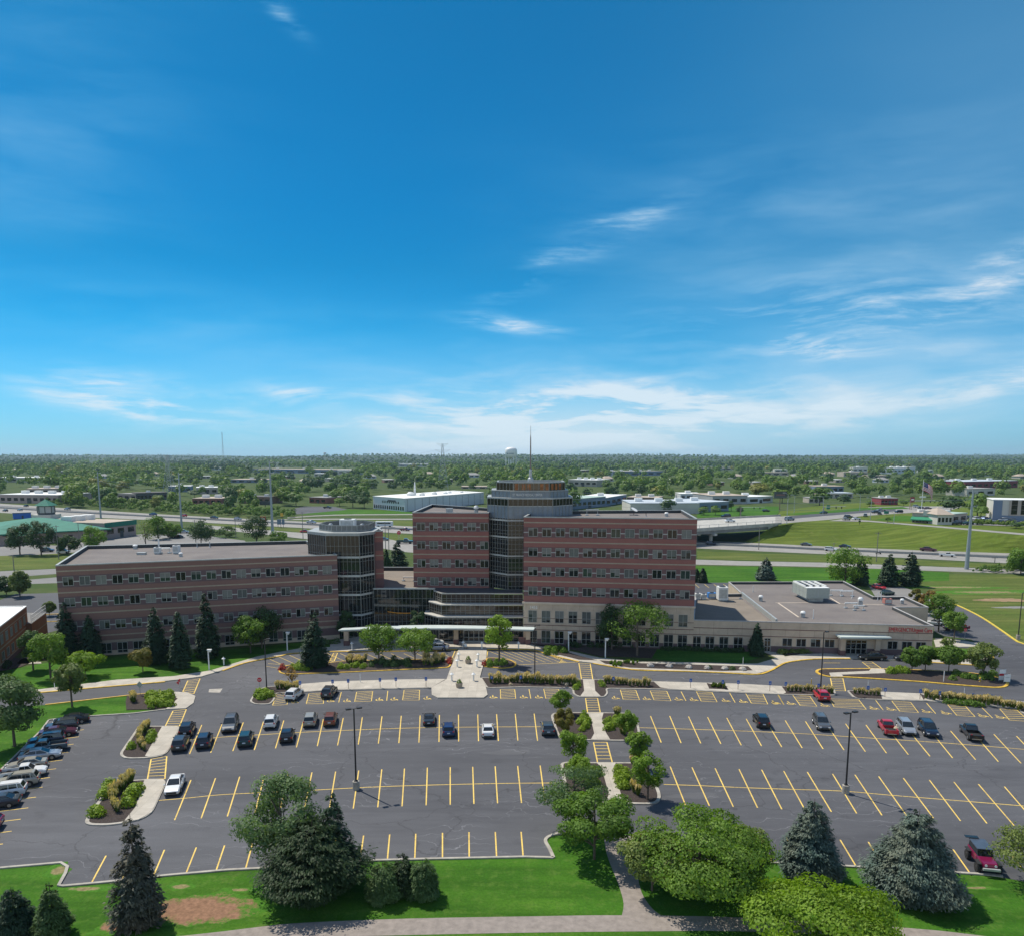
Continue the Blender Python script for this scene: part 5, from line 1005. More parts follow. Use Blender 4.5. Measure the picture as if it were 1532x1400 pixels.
# ---- trees on the drop off islands and the lawns
for i, (b, yt, w, kd, fo, lab, nm) in enumerate([((567, 989), 932, 60, D_, 'green', 'left one of the two spreading trees in front of the canopy', 'tree'), ((621, 989), 937, 62, D_, 'green', 'right one of the two spreading trees in front of the canopy', 'tree'), ((747, 993), 917, 42, D_, 'bright', 'upright yellow tipped tree right of the entrance walk', 'tree'),
        ((472, 1003), 909, 48, S_, 'spruce', 'dark spruce on the drop off island', 'spruce_tree'), ((953, 981), 896, 84, D_, 'green', 'large light green tree in front of the beige tower base', 'tree'), ((915, 972), 903, 46, D_, 'dark', 'dark tree half hidden behind the large light tree at the tower', 'tree'), ((1131, 983), 927, 26, S_, 'spruce', 'slim dark spruce on the shaded lawn by the emergency wing', 'spruce_tree'),
        ((1364, 1004), 966, 34, D_, 'green', 'left one of the three round trees on the emergency island', 'tree'), ((1384, 1003), 964, 36, D_, 'green', 'middle one of the three round trees on the emergency island', 'tree'), ((1419, 1005), 965, 42, D_, 'green', 'right one of the three round trees on the emergency island', 'tree'), ((1471, 1014), 961, 46, D_, 'greygreen', 'thin crowned tree near the white signs', 'tree'),
        ((1418, 971), 952, 20, D_, 'greygreen', 'small grey sapling in the verge beside the emergency wing', 'tree'), ((1427, 957), 911, 36, D_, 'green', 'green tree at the mouth of the side parking', 'tree'), ((1404, 944), 884, 46, D_, 'green', 'dense green tree behind the emergency wing corner', 'tree'), ((1387, 920), 879, 30, D_, 'brown', 'orange leaved tree behind the emergency wing', 'tree'), ((1370, 912), 878, 22, D_, 'yellow', 'yellow green bush beside the orange tree', 'bush'),
        ((102, 990), 893, 40, S_, 'spruce', 'tall dark spruce at the left corner of the left wing', 'spruce_tree'), ((137, 990), 916, 44, S_, 'spruce', 'second spruce from the left in front of the left wing', 'spruce_tree'), ((235, 996), 902, 42, S_, 'spruce', 'third spruce from the left, left one of the close pair', 'spruce_tree'), ((271, 1003), 909, 40, S_, 'spruce', 'fourth spruce from the left, right one of the close pair', 'spruce_tree'), ((312, 988), 880, 42, S_, 'spruce', 'tallest spruce in front of the left wing', 'spruce_tree'),
        ((392, 969), 905, 62, D_, 'dark', 'dark broad tree against the left wing', 'tree'), ((375, 976), 921, 54, D_, 'green', 'light green tree in front of the dark broad tree', 'tree'), ((214, 1005), 967, 34, D_, 'yellow', 'small yellowing tree on the lawn before the left wing', 'tree'), ((50, 1002), 937, 36, D_, 'mid', 'slender tree beside the brick clinic', 'tree'), ((76, 1014), 939, 50, D_, 'green', 'taller green tree second from the brick clinic', 'tree'),
        ((128, 1012), 974, 56, D_, 'bright', 'pale yellow green tree behind the sidewalk', 'tree'), ((108, 1057), 983, 44, D_, 'greygreen', 'tree on the grass tongue between drive and car park', 'tree'), ((22, 1116), 1011, 104, D_, 'mid', 'big shade tree at the left edge over the parked row', 'tree'), ((625, 961), 907, 24, D_, 'dark', 'slim dark tree growing against the atrium glass', 'tree'), ((518, 958), 912, 30, D_, 'dark', 'dark tree at the foot of the glass turret', 'tree'),
        ((1145, 869), 832, 32, S_, 'blue', 'blue spruce behind the emergency roof', 'blue_spruce'), ((1264, 874), 819, 62, D_, 'green', 'round yellow green tree behind the cooling unit', 'tree'), ((1287, 876), 829, 28, S_, 'spruce', 'dark pine touching the round tree behind the cooling unit', 'pine_tree'), ((1329, 878), 825, 36, S_, 'spruce', 'left one of the two dark spruces near the far verge', 'spruce_tree'), ((1361, 878), 821, 38, S_, 'spruce', 'right one of the two dark spruces near the far verge', 'spruce_tree'),
        ((1042, 871), 849, 14, S_, 'spruce', 'small cone shaped shrub touching the tower wall', 'conifer_tree'), ((1051, 872), 848, 16, S_, 'spruce', 'small cone shaped shrub right of the tower', 'conifer_tree'), ((595, 860), 808, 40, S_, 'spruce', 'dark spruce seen between turret and tower', 'spruce_tree'), ((578, 862), 818, 22, S_, 'mid', 'lighter conifer seen right beside the brick stair block', 'conifer_tree'),
        ((30, 829), 779, 38, D_, 'dark', 'dark tree in front of the green roofed hall, leftmost', 'tree'), ((62, 830), 776, 42, D_, 'dark', 'tall dark tree in front of the green roofed hall', 'tree'), ((103, 828), 797, 34, D_, 'dark', 'low dark tree beside the white utility pole', 'tree'), ((139, 822), 787, 38, D_, 'green', 'rounded tree just beyond the left wing roof corner', 'tree'), ((218, 814), 776, 28, D_, 'greygreen', 'thin nearly leafless tree in the far car park', 'tree'),
        ((237, 806), 770, 32, D_, 'green', 'green tree in the far car park, left one of a pair', 'tree'), ((257, 804), 782, 30, D_, 'green', 'green tree in the far car park, right one of a pair', 'tree'), ((301, 813), 775, 44, D_, 'dark', 'dense dark tree beyond the left wing roof', 'tree'), ((384, 811), 769, 40, D_, 'dark', 'dense dark tree in front of the steel pole', 'tree'), ((418, 812), 793, 32, D_, 'green', 'low green bush right of the steel pole', 'bush'),
        ((338, 803), 786, 34, D_, 'mid', 'low bush mass between the two dense dark trees', 'bush'), ((10, 890), 861, 34, D_, 'dark', 'dark bush at the left edge by the side road', 'bush'), ((30, 892), 849, 30, D_, 'greygreen', 'blue grey tree at the left edge by the side road', 'tree'), ((74, 921), 899, 20, D_, 'greygreen', 'small tree between annex and left wing', 'tree'), ((1527, 858), 818, 44, D_, 'green', 'bushy tree at the right edge by the freeway', 'tree'), ((437, 1021), 993, 22, D_, 'brown', 'thin bare reddish sapling by the yellow kerb', 'tree')]):
    if kd == S_: put_tree(b, yt, w, kd, lab, name=nm, fol=fo, seed=60+i, nb=430, per=28, cs=.46 if b[1] > 900 else .62, p=.78)
    elif nm == 'bush': put_tree(b, yt, w, kd, lab, 'bush', nm, fol=fo, seed=60+i, th=.02, nl=16, nc=1500, cs=.6)
    else: put_tree(b, yt, w, kd, lab, name=nm, fol=fo, seed=60+i, th=.2 if b[1] > 900 and fo in ('green', 'bright', 'greygreen', 'yellow', 'mid') else .03, nl=26, nc=(160 if 'bare' in lab else 600) if 'sapling' in lab or 'leafless' in lab else 9000 if w > 90 else 3900, cs=.40 if b[1] > 900 else .62, loose=.2)
# ---- shrubs, grasses, ground plants: prototypes copied bed by bed
def shrub_mesh(seed, n=170, cs=.26, h=.8):
    r = np.random.default_rng(seed); D = r.normal(0, 1, (n, 3)); D[:, 2] = abs(D[:, 2]); D /= np.linalg.norm(D, axis=1)[:, None]
    C = D*np.array([.62, .62, h])*r.uniform(.7, 1.1, n)[:, None]; return np_mesh('shrub', cards(C, D, cs, .6, r, jit=.4), 4)
def grass_mesh(seed, n=150, h=1.25, plume=True):
    r = np.random.default_rng(seed); a = r.uniform(0, 6.28, n); rr = r.uniform(0, .18, n); lean = r.uniform(.05, .5, n); hh = h*r.uniform(.55, 1, n)
    B = np.stack([rr*np.cos(a), rr*np.sin(a), np.zeros(n)], 1); T = B+np.stack([lean*np.cos(a)*hh*.6, lean*np.sin(a)*hh*.6, hh], 1)
    S = np.stack([-np.sin(a), np.cos(a), np.zeros(n)], 1)*.045; M_ = (B+T)/2+np.array([0, 0, .08])
    V = np.stack([B, M_-S, T, M_+S], 1).reshape(-1, 3); mi = np.zeros(n, int)
    if plume:
        k = n//2; C = T[:k]*np.array([1.1, 1.1, 1.0])+np.array([0, 0, .05]); pl = cards(C, np.stack([np.cos(a[:k]), np.sin(a[:k]), np.full(k, .4)], 1), .34, .38, r, tang=np.tile(np.array([0, 0, 1.]), (k, 1))+r.normal(0, .2, (k, 3)), jit=.3); V = np.concatenate([V, pl]); mi = np.concatenate([mi, np.ones(k, int)])
    return np_mesh('grass', V, 4, mi)
SH = [shrub_mesh(s) for s in (1, 2, 3)]; GR = [grass_mesh(s) for s in (4, 5, 6)]; GS = [grass_mesh(s, 110, .7, False) for s in (7, 8)]
PR = random.Random(77)
def plants(kind, fol, pts, label, group, sc=1., z=.15, jit=1.2, cat=None, name=None):
    name = name or {'shrub': 'shrub', 'grass': 'ornamental_grass', 'tuft': 'grass_tuft'}[kind]; cat = cat or {'shrub': 'shrub', 'grass': 'ornamental grass', 'tuft': 'grass tuft'}[kind]
    base_ = {'shrub': SH, 'grass': GR, 'tuft': GS}[kind]; key = (kind, fol); ms = []
    for m_ in base_:
        c = m_.copy(); c.materials.append(FOL[fol if kind != 'grass' else 'blade']); 
        if kind == 'grass': c.materials.append(FOL[fol])
        ms.append(c)
    for p in pts:
        o = bpy.data.objects.new(name, PR.choice(ms)); COL.objects.link(o); x, y = G(p[0]+PR.uniform(-jit, jit), p[1]+PR.uniform(-jit, jit)*.5)
        s = sc*(p[2] if len(p) > 2 else 1)*PR.uniform(.82, 1.18); o.location = (x, y, z); o.scale = (s, s, s*PR.uniform(.85, 1.15)); o.rotation_euler = (0, 0, PR.uniform(0, 6.28))
        tag(o, label, cat, group)
def along(pts, n, off=0.):
    out = []; L = [math.dist(a, b) for a, b in zip(pts, pts[1:])]; T = sum(L)
    for k in range(n):
        d = T*k/max(1, n-1); i = 0
        while i < len(L)-1 and d > L[i]: d -= L[i]; i += 1
        a, b = pts[i], pts[i+1]; t = d/L[i]; out.append((a[0]+(b[0]-a[0])*t, a[1]+(b[1]-a[1])*t+PR.uniform(-off, off)))
    return out
def fill(x0, x1, y0, y1, n, sl=0.): return [(PR.uniform(x0, x1), PR.uniform(y0, y1)+sl*0) for _ in range(n)]
plants('grass', 'tan', along([(224, 1088), (218, 1096), (208, 1105), (209, 1115), (215, 1123)], 11), 'tan plumed grass curving through the upper left island', 'tan grasses on the upper left island', .95)
plants('shrub', 'lime', [(227, 1104), (226, 1108), (224, 1112), (228, 1100), (195, 1121), (196, 1118)], 'lime green shrub on the upper left island', 'shrubs on the upper left island')
plants('grass', 'tan', along([(196, 1171), (188, 1177), (180, 1186), (168, 1193), (170, 1204), (176, 1216)], 13), 'tan plumed grass curving through the lower left island', 'tan grasses on the lower left island', 1.1)
plants('shrub', 'lime', [(163, 1179), (160, 1184), (157, 1190), (155, 1195), (145, 1216), (148, 1221), (142, 1220), (208, 1182), (203, 1187), (200, 1192), (194, 1196), (191, 1203), (196, 1206), (190, 1207)], 'lime green shrub on the lower left island', 'shrubs on the lower left island', 1.25)
plants('shrub', 'lime', fill(222, 256, 1041, 1058, 34), 'yellow green shrub in the mass at the tip of the grass tongue', 'shrub mass on the tongue tip', 1.35)
plants('grass', 'tan', fill(192, 204, 1042, 1052, 7), 'tan and green grass clump left of the yellow green shrub mass', 'grasses on the tongue tip', 1.)
plants('shrub', 'lime', fill(386, 408, 1037, 1047, 20), 'yellow green shrub in the rounded bed by the stop sign', 'shrubs by the stop sign', 1.2)
plants('grass', 'tan', fill(412, 446, 1029, 1034, 13), 'tan grass clump in the bed behind the white parked SUV', 'grasses beside the stop sign bed', 1.)
plants('grass', 'tan', along([(735, 1022), (780, 1021), (825, 1023), (862, 1025)], 27, .8), 'plumed grass in the long row right of the entrance walk', 'grass row right of the entrance walk', 1.2)
plants('shrub', 'lime', [(863, 1024), (865, 1028), (862, 1031), (899, 1023), (901, 1027)], 'lime shrub beside the crosswalk pavement', 'shrubs by the crosswalk', 1.)
plants('shrub', 'pinkfl', [(845, 1024), (849, 1026), (764, 1026)], 'pale flowering shrub in the long mulch strip', 'pale flowers', .7)
plants('grass', 'tan', along([(906, 1023), (970, 1027)], 13, .8), 'plumed grass right of the second crosswalk', 'grass row right of the crosswalk', 1.)
plants('tuft', 'blade', fill(1062, 1086, 1026, 1030, 12), 'green tuft in the small square mulch bed', 'tufts in the small bed', 1.1)
plants('grass', 'tan', along([(1180, 1034), (1212, 1034.5), (1245, 1038)], 12, .8), 'short grass clump in the bed behind the red hatchback', 'grasses behind the red hatchback', .85)
plants('grass', 'tan', along([(1279, 1038), (1314, 1041)], 7, .8), 'short grass clump in the bed right of the red hatchback', 'grasses right of the red hatchback', .85)
plants('grass', 'tan', along([(1386, 1046), (1440, 1051), (1490, 1056), (1540, 1064)], 28, 1.3), 'tan grass in the far right planting strip', 'grasses in the far right strip', 1.05)
plants('shrub', 'green', along([(1416, 1052), (1470, 1057)], 9, 1.), 'green shrub in the far right planting strip', 'shrubs in the far right strip', .9)
plants('shrub', 'lime', fill(864, 880, 1072, 1096, 12), 'lime shrub on the first walkway island, left of the walk', 'first island left shrubs', 1.)
plants('grass', 'tan', [(840, 1075), (838, 1082), (843, 1090), (848, 1097)], 'tan grass on the first walkway island, left of the walk', 'first island left grasses', 1.)
plants('shrub', 'lime', fill(907, 921, 1077, 1094, 9), 'lime shrub on the first walkway island, right of the walk', 'first island right shrubs', 1.)
plants('grass', 'tan', [(920, 1070), (924, 1072), (930, 1098), (934, 1101)], 'tan grass on the first walkway island, right of the walk', 'first island right grasses', 1.)
plants('shrub', 'lime', fill(881, 896, 1156, 1176, 10), 'lime shrub on the second walkway island, left of the walk', 'second island left shrubs', 1.1)
plants('shrub', 'lime', fill(924, 940, 1154, 1184, 14), 'lime shrub on the second walkway island, right of the walk', 'second island right shrubs', 1.1)
plants('grass', 'tan', [(944, 1143), (950, 1144), (948, 1187), (955, 1190)], 'tan grass on the second walkway island, right of the walk', 'second island right grasses', 1.)
plants('shrub', 'lime', fill(438, 466, 995, 1004, 16), 'yellow green shrub at the left end of the drop off island', 'drop off left shrubs', 1.05)
plants('shrub', 'redleaf', fill(420, 434, 998, 1003, 7), 'red flowering plant at the tip of the drop off island', 'red flowers at the tip', .7)
plants('grass', 'tan', fill(514, 550, 989, 994, 14), 'tall green and tan grass on the drop off island', 'drop off grasses', 1.)
plants('shrub', 'lime', fill(508, 549, 996, 1001, 14), 'light green shrub along the kerb of the drop off island', 'drop off kerb shrubs', .95)
plants('shrub', 'mid', fill(552, 612, 989, 998, 26), 'dark green shrub between the two canopy trees', 'drop off dark shrubs', 1.1)
plants('grass', 'tan', fill(634, 668, 988, 996, 18), 'reddish tall grass at the right end of the drop off island', 'drop off right grasses', 1.15)
plants('shrub', 'redleaf', fill(669, 674, 988, 995, 5), 'red plant beside the entrance walk', 'red plants by the walk', .8)
plants('shrub', 'green', fill(728, 757, 989, 997, 14), 'green shrub on the small island right of the entrance walk', 'small island shrubs', .95)
plants('shrub', 'redleaf', [(724, 993), (725, 996)], 'red plant at the tip of the small island', 'red plants small island', .8)
plants('shrub', 'lime', fill(1326, 1362, 1003, 1008, 18), 'lime shrub on the emergency island', 'emergency island lime shrubs', 1.05)
plants('shrub', 'green', fill(1424, 1490, 1010, 1018, 18), 'green shrub near the right end of the emergency island', 'emergency island green shrubs', 1.1)
plants('shrub', 'green', fill(813, 848, 971, 980, 18), 'green shrub in the bed at the right end of the canopy', 'bed right of the canopy', 1.15)
plants('tuft', 'green', fill(911, 956, 992, 997, 18), 'low green plant behind the yellow kerb', 'low plants behind the yellow kerb', 1.1)
plants('shrub', 'dark', fill(853, 984, 963, 969, 34), 'dark shaded shrub at the foot of the tower', 'foundation shrubs of the tower', 1.25)
plants('shrub', 'greygreen', along([(1168, 977), (1222, 976)], 17, .6), 'grey green shrub under the emergency wing windows', 'shrubs under the emergency windows', .95)
plants('shrub', 'dark', along([(992, 972), (1110, 975.5)], 22, .5), 'dark shrub at the foot of the emergency wing', 'foundation shrubs of the emergency wing', .95)
plants('shrub', 'mid', [(484, 963), (490, 964), (496, 963), (503, 962), (1060, 1001), (1095, 1002)], 'shaded shrub near the left end of the canopy', 'shrubs at the canopy end', 1.1)
plants('shrub', 'dark', fill(2, 22, 992, 1003, 7)+fill(60, 84, 984, 988, 4), 'dark shrub along the brick clinic wall', 'shrubs along the clinic', 1.3)
M_rock = mat('boulder_stone', (.42, .38, .33), .95, .3, 2., bump=.5)
for i, (x, y) in enumerate([(973, 997), (1001, 998), (1030, 999.5), (1058, 1000.5), (1084, 1001.5), (1111, 1002.5)]):
    r = np.random.default_rng(100+i); mb = MB(); prof = []; X, Y = G(x, y); vs = []
    for j, (rr, z) in enumerate([(.62, 0), (.7, .2), (.55, .45), (.25, .6)]):
        for k in range(9): t_ = 2*math.pi*k/9; q_ = rr*r.uniform(.8, 1.15); vs.append((X+q_*math.cos(t_), Y+q_*math.sin(t_), .12+z*r.uniform(.9, 1.1)))
    fs = [(j*9+k, j*9+(k+1) % 9, (j+1)*9+(k+1) % 9, (j+1)*9+k) for j in range(3) for k in range(9)]+[tuple(range(27, 36))]
    mb.mesh(vs, fs); tag(mb.build('boulder', M_rock, loc=(X, Y, .12)), 'pale boulder in the narrow bed along the shaded lawn, %s from the left' % ('first', 'second', 'third', 'fourth', 'fifth', 'sixth')[i], 'boulder', 'boulders along the shaded lawn')
# ================================================================ VEHICLES
def paint(name, c, metal=.35, rough=.28):
    k = 'paint_'+name
    if k in MATS: return MATS[k]
    m, nt, b = newmat(k); f = noise(nt, 1.5, 4, .6)
    nt.links.new(mixc(nt, ramp(nt, f, [(.35, 0), (.7, .35)]), c, tuple(x*.75+.01 for x in c)), b.inputs['Base Color'])
    b.inputs['Metallic'].default_value = metal; b.inputs['Roughness'].default_value = rough; b.inputs['Coat Weight'].default_value = .8; b.inputs['Coat Roughness'].default_value = .06
    MATS[k] = m; return m
PA = {'black': paint('black', (.010, .010, .012)), 'navy': paint('navy', (.012, .022, .045)), 'blue': paint('blue', (.02, .06, .17)), 'grey': paint('grey', (.12, .125, .13)), 'dgrey': paint('dark_grey', (.045, .05, .055)), 'silver': paint('silver', (.42, .44, .46), .5), 'white': paint('white', (.72, .72, .70), 0),
      'red': paint('red', (.50, .015, .03), .1), 'maroon': paint('maroon', (.10, .012, .03)), 'magenta': paint('magenta', (.26, .01, .07)), 'bronze': paint('bronze', (.22, .075, .04)), 'teal': paint('teal', (.01, .05, .05)), 'bluegrey': paint('blue_grey', (.07, .11, .14)), 'beige': paint('beige', (.38, .36, .30), .3), 'steel': paint('steel_blue', (.16, .20, .25))}
M_carglass = glassy('car_glass', (.010, .014, .016), .04, .8); M_tyre = mat('tyre_rubber', (.016, .016, .017), .9, .1); M_rim = mat('wheel_rim', (.38, .39, .40), .3, 0, metal=.8); M_hl = mat('headlight_lens', (.62, .64, .66), .15, 0); M_tl = mat('tail_light_lens', (.38, .01, .01), .25, 0)
M_plate = mat('number_plate', (.55, .6, .65), .5, 0); M_trim = mat('car_trim', (.02, .02, .02), .6, 0)
def loft(mb, secs, caps=True):
    n = len(secs[0]); i0 = len(mb.v); vs = [p for s_ in secs for p in s_]; fs = []
    for j in range(len(secs)-1):
        for k in range(n): fs.append((j*n+k, j*n+(k+1) % n, (j+1)*n+(k+1) % n, (j+1)*n+k))
    if caps: fs += [tuple(range(n-1, -1, -1)), tuple(range((len(secs)-1)*n, len(secs)*n))]
    mb.mesh(vs, fs)
CARS = {   # lower body stations (x, z low, z top, half width); greenhouse (x rear belt, x rear roof, x front roof, x front belt), belt z, roof z, roof half width; axle x; wheel radius
    'sedan': dict(st=[(-2.40, .42, .80, .70), (-2.30, .30, .98, .84), (-1.6, .24, 1.03, .90), (-.6, .22, .99, .91), (.7, .22, .96, .91), (1.1, .22, .95, .90), (1.95, .24, .84, .87), (2.30, .30, .70, .80), (2.42, .38, .58, .66)], gh=(-1.85, -1.05, .20, 1.08), belt=.97, roof=1.43, rw=.60, bw=.80, ax=1.42, wr=.33),
    'suv': dict(st=[(-2.32, .50, 1.0, .78), (-2.26, .34, 1.10, .88), (-1.5, .27, 1.12, .93), (0, .26, 1.08, .94), (.8, .26, 1.06, .94), (1.15, .26, 1.05, .93), (1.95, .28, .97, .90), (2.26, .34, .82, .84), (2.36, .44, .66, .72)], gh=(-2.2, -1.85, .35, 1.12), belt=1.07, roof=1.68, rw=.66, bw=.85, ax=1.38, wr=.37),
    'hatch': dict(st=[(-2.05, .45, .95, .72), (-1.98, .32, 1.03, .83), (-1.2, .25, 1.03, .88), (.6, .24, .98, .88), (.95, .24, .96, .87), (1.7, .27, .86, .83), (2.0, .36, .66, .72)], gh=(-1.95, -1.45, .2, .98), belt=1.0, roof=1.50, rw=.62, bw=.79, ax=1.25, wr=.32),
    'pickup': dict(st=[(-.55, .42, 1.12, .94), (-.5, .36, 1.14, .97), (.9, .36, 1.12, .97), (1.3, .36, 1.12, .96), (2.3, .38, 1.06, .94), (2.75, .44, .92, .88), (2.85, .5, .75, .8)], gh=(-.45, -.25, .75, 1.35), belt=1.12, roof=1.78, rw=.70, bw=.86, ax=1.75, wr=.40)}
def make_car(kind, p, far=False):
    c = CARS[kind]; t = thing('parked_car' if kind != 'pickup' else 'pickup_truck', 'x', 'car', (0, 0, 0)); mb = MB(); secs = []
    for (x, zl, zt_, w) in c['st']:
        sh = .8*zt_+.2*zl
        ring = [(x, .90*w, zl), (x, w, zl+.16), (x, 1.0*w, .5*(zl+zt_)+.05), (x, .975*w, sh), (x, .86*w, zt_)]
        secs.append(ring+[(x, -b, z) for (x, b, z) in ring[::-1]])
    loft(mb, secs)
    if kind == 'pickup':
        for s in (-1, 1): mb.box(-2.85, -.55, s*.96-.045*(s+1)-.0, s*.96+.045*(1-s), .5, 1.13)
        mb.box(-2.85, -.55, -.9, .9, .5, .72)
    def slot(o):
        o.material_slots[0].link = 'OBJECT'; o.material_slots[0].material = p
    b = mb.build('body', p, t, smooth=False); slot(b)
    x0, x1, x2, x3 = c['gh']; bz, rz_, rw, bw = c['belt'], c['roof'], c['rw'], c['bw']
    B_ = [(x0, -bw*.93, bz), (x0, bw*.93, bz), (x3, bw*.93, bz), (x3, -bw*.93, bz)]; T_ = [(x1, -rw, rz_-.05), (x1, rw, rz_-.05), (x2, rw, rz_-.03), (x2, -rw, rz_-.03)]
    if far:
        mb = MB(); mb.mesh(B_+T_, [(0, 4, 5, 1), (1, 5, 6, 2), (2, 6, 7, 3), (3, 7, 4, 0)]); mb.build('window', M_carglass, t)
    else:
        for nm, f in (('rear_window', (0, 4, 5, 1)), ('side_window', (1, 5, 6, 2)), ('windscreen', (2, 6, 7, 3)), ('side_window', (3, 7, 4, 0))):
            mb = MB(); vv = B_+T_; mb.face([vv[i] for i in f]); mb.build(nm, M_carglass, t)
        mb = MB()
        for s in (-1, 1):
            mb.tube((x3, s*bw*.94, bz), (x2, s*(rw+.01), rz_-.03), .035, .03, 4); mb.tube((x0, s*bw*.94, bz), (x1, s*(rw+.01), rz_-.05), .055, .05, 4)
            xm = (x1+x2)/2+.1; mb.tube((xm, s*bw*.95, bz), (xm, s*(rw+.01), rz_-.04), .035, .03, 4)
            if kind == 'suv': xq = x1+.35; mb.tube((xq-.1, s*bw*.95, bz), (xq, s*(rw+.01), rz_-.04), .05, .05, 4)
        pl = mb.build('pillar', p, t); slot(pl)
    mb = MB(); e = .02
    loft(mb, [[(x1-.08, -rw-e, rz_-.09), (x1-.08, rw+e, rz_-.09), (x1-.04, rw-.05, rz_-.02), (x1-.04, -rw+.05, rz_-.02)], [(x1+.3, -rw-e, rz_-.06), (x1+.3, rw+e, rz_-.06), (x1+.3, rw-.08, rz_+.02), (x1+.3, -rw+.08, rz_+.02)],
              [(x2-.25, -rw-e, rz_-.06), (x2-.25, rw+e, rz_-.06), (x2-.25, rw-.08, rz_+.02), (x2-.25, -rw+.08, rz_+.02)], [(x2+.06, -rw-e, rz_-.09), (x2+.06, rw+e, rz_-.09), (x2+.02, rw-.05, rz_-.03), (x2+.02, -rw+.05, rz_-.03)]])
    rf = mb.build('roof', p, t); slot(rf)
    ax, wr = c['ax'], c['wr']; W_ = max(s[3] for s in c['st']); xr = -ax if kind != 'pickup' else -1.85
    for x in (xr, ax):
        for s in (-1, 1):
            mb = MB(); mb.tube((x, s*(W_-.21), wr), (x, s*(W_+.015), wr), wr, wr, 14); w = mb.build('wheel', M_tyre, t)
            if not far: mb = MB(); mb.tube((x, s*(W_+.0), wr), (x, s*(W_+.03), wr), wr*.62, wr*.58, 10); mb.build('rim', M_rim, w)
    if far: return t
    zf, xf = c['st'][-1][2], c['st'][-1][0]; xb, zb = c['st'][0][0] if kind != 'pickup' else -2.86, c['st'][0][2]
    mb = MB(); 
    for s in (-1, 1):
        for x in (xr, ax): mb.tube((x, s*(W_-.3), wr+.02), (x, s*(W_+.006), wr+.02), wr+.075, wr+.075, 14)
    mb.build('wheel_arch', M_trim, t)
    for s in (-1, 1):
        mb = MB(); mb.cbox((xf-.10, s*.60, zf+.04), (.22, .30, .14)); mb.build('headlight', M_hl, t)
        mb = MB(); mb.cbox((xb+.06, s*.72, zb-.08 if kind != 'suv' else zb), (.16, .20, .18 if kind != 'pickup' else .3)); mb.build('tail_light', M_tl, t)
        mb = MB(); mb.cbox((x3-.12, s*(W_+.07), bz+.06), (.12, .18, .13)); m_ = mb.build('wing_mirror', p, t); slot(m_)
    mb = MB(); mb.cbox((xf+.0, 0, .52), (.06, 1.1, .22)); mb.build('grille', M_trim, t)
    mb = MB(); mb.cbox((xb+.0, 0, zb-.2), (.05, .42, .16)); mb.build('number_plate', M_plate, t)
    mb = MB(); mb.cbox((xb+.02, 0, .45 if kind != 'pickup' else .52), (.1, 1.3, .14)); mb.build('bumper', M_trim if kind != 'pickup' else M_rim, t)
    if kind == 'suv':
        for s in (-1, 1): mb = MB(); mb.tube((x1+.1, s*(rw-.04), rz_+.05), (x2-.1, s*(rw-.04), rz_+.05), .022, .022, 5); mb.build('roof_rail', M_trim, t)
    if kind == 'pickup':
        mb = MB(); mb.box(-2.92, -2.85, -.9, .9, .62, 1.12); tg = mb.build('tailgate', p, t); slot(tg)
        mb = MB(); mb.face([(-2.82, -.88, .74), (-.58, -.88, .74), (-.58, .88, .74), (-2.82, .88, .74)]); mb.build('bed_liner', M_trim, t)
    return t
def kids(o): return [c for c in bpy.data.objects if c.parent is o]
def dup(o, loc, rz, label, group=None, p=None, name=None, cat=None):
    r = o.copy(); COL.objects.link(r); r.location = loc; r.rotation_euler = (0, 0, rz); LOC[r.name] = (0, 0, 0)
    for k in ('group',):
        if k in r: del r[k]
    tag(r, label, cat, group)
    if name: r.name = name
    for ch in KID[o.name]:
        c = ch.copy(); COL.objects.link(c); c.parent = r
        if p and len(c.material_slots) and c.material_slots[0].link == 'OBJECT': c.material_slots[0].material = p
        for g in KID[ch.name]: d = g.copy(); COL.objects.link(d); d.parent = c
    return r
KID = {}
PROTO = {}; USED = set()
for k in CARS:
    for far in (False, True): PROTO[k, far] = make_car(k, PA['grey'], far)
for k in bpy.data.objects: KID[k.name] = []
for k in bpy.data.objects:
    if k.parent is not None: KID[k.parent.name].append(k)
def car(kind, px, py, ang, col, label, group=None, z=.02, far=False, sc=1., name=None):
    """ang: world heading of the nose, radians from +X"""
    X, Y = G(px, py, z); o = PROTO[kind, far]; nm = name or ('pickup_truck' if kind == 'pickup' else 'moving_car' if group and 'freeway' in group else 'parked_car')
    r = dup(o, (X, Y, z), ang, label, group, PA[col], nm, 'pickup truck' if kind == 'pickup' else 'car'); r.scale = (sc, sc, sc); return r
def lineang(rows, px, py):
    best = min(rows, key=lambda L: abs((L[0]+L[2])/2-px)+abs((L[1]+L[3])/2-py)); a, b = G(best[0], best[1]), G(best[2], best[3]); return math.atan2(a[1]-b[1], a[0]-b[0])
gL_ = 'cars parked in the left half of the car park'; gR_ = 'cars parked in the right half of the car park'
LROW, RROW = row2+row3, row2r+row3r
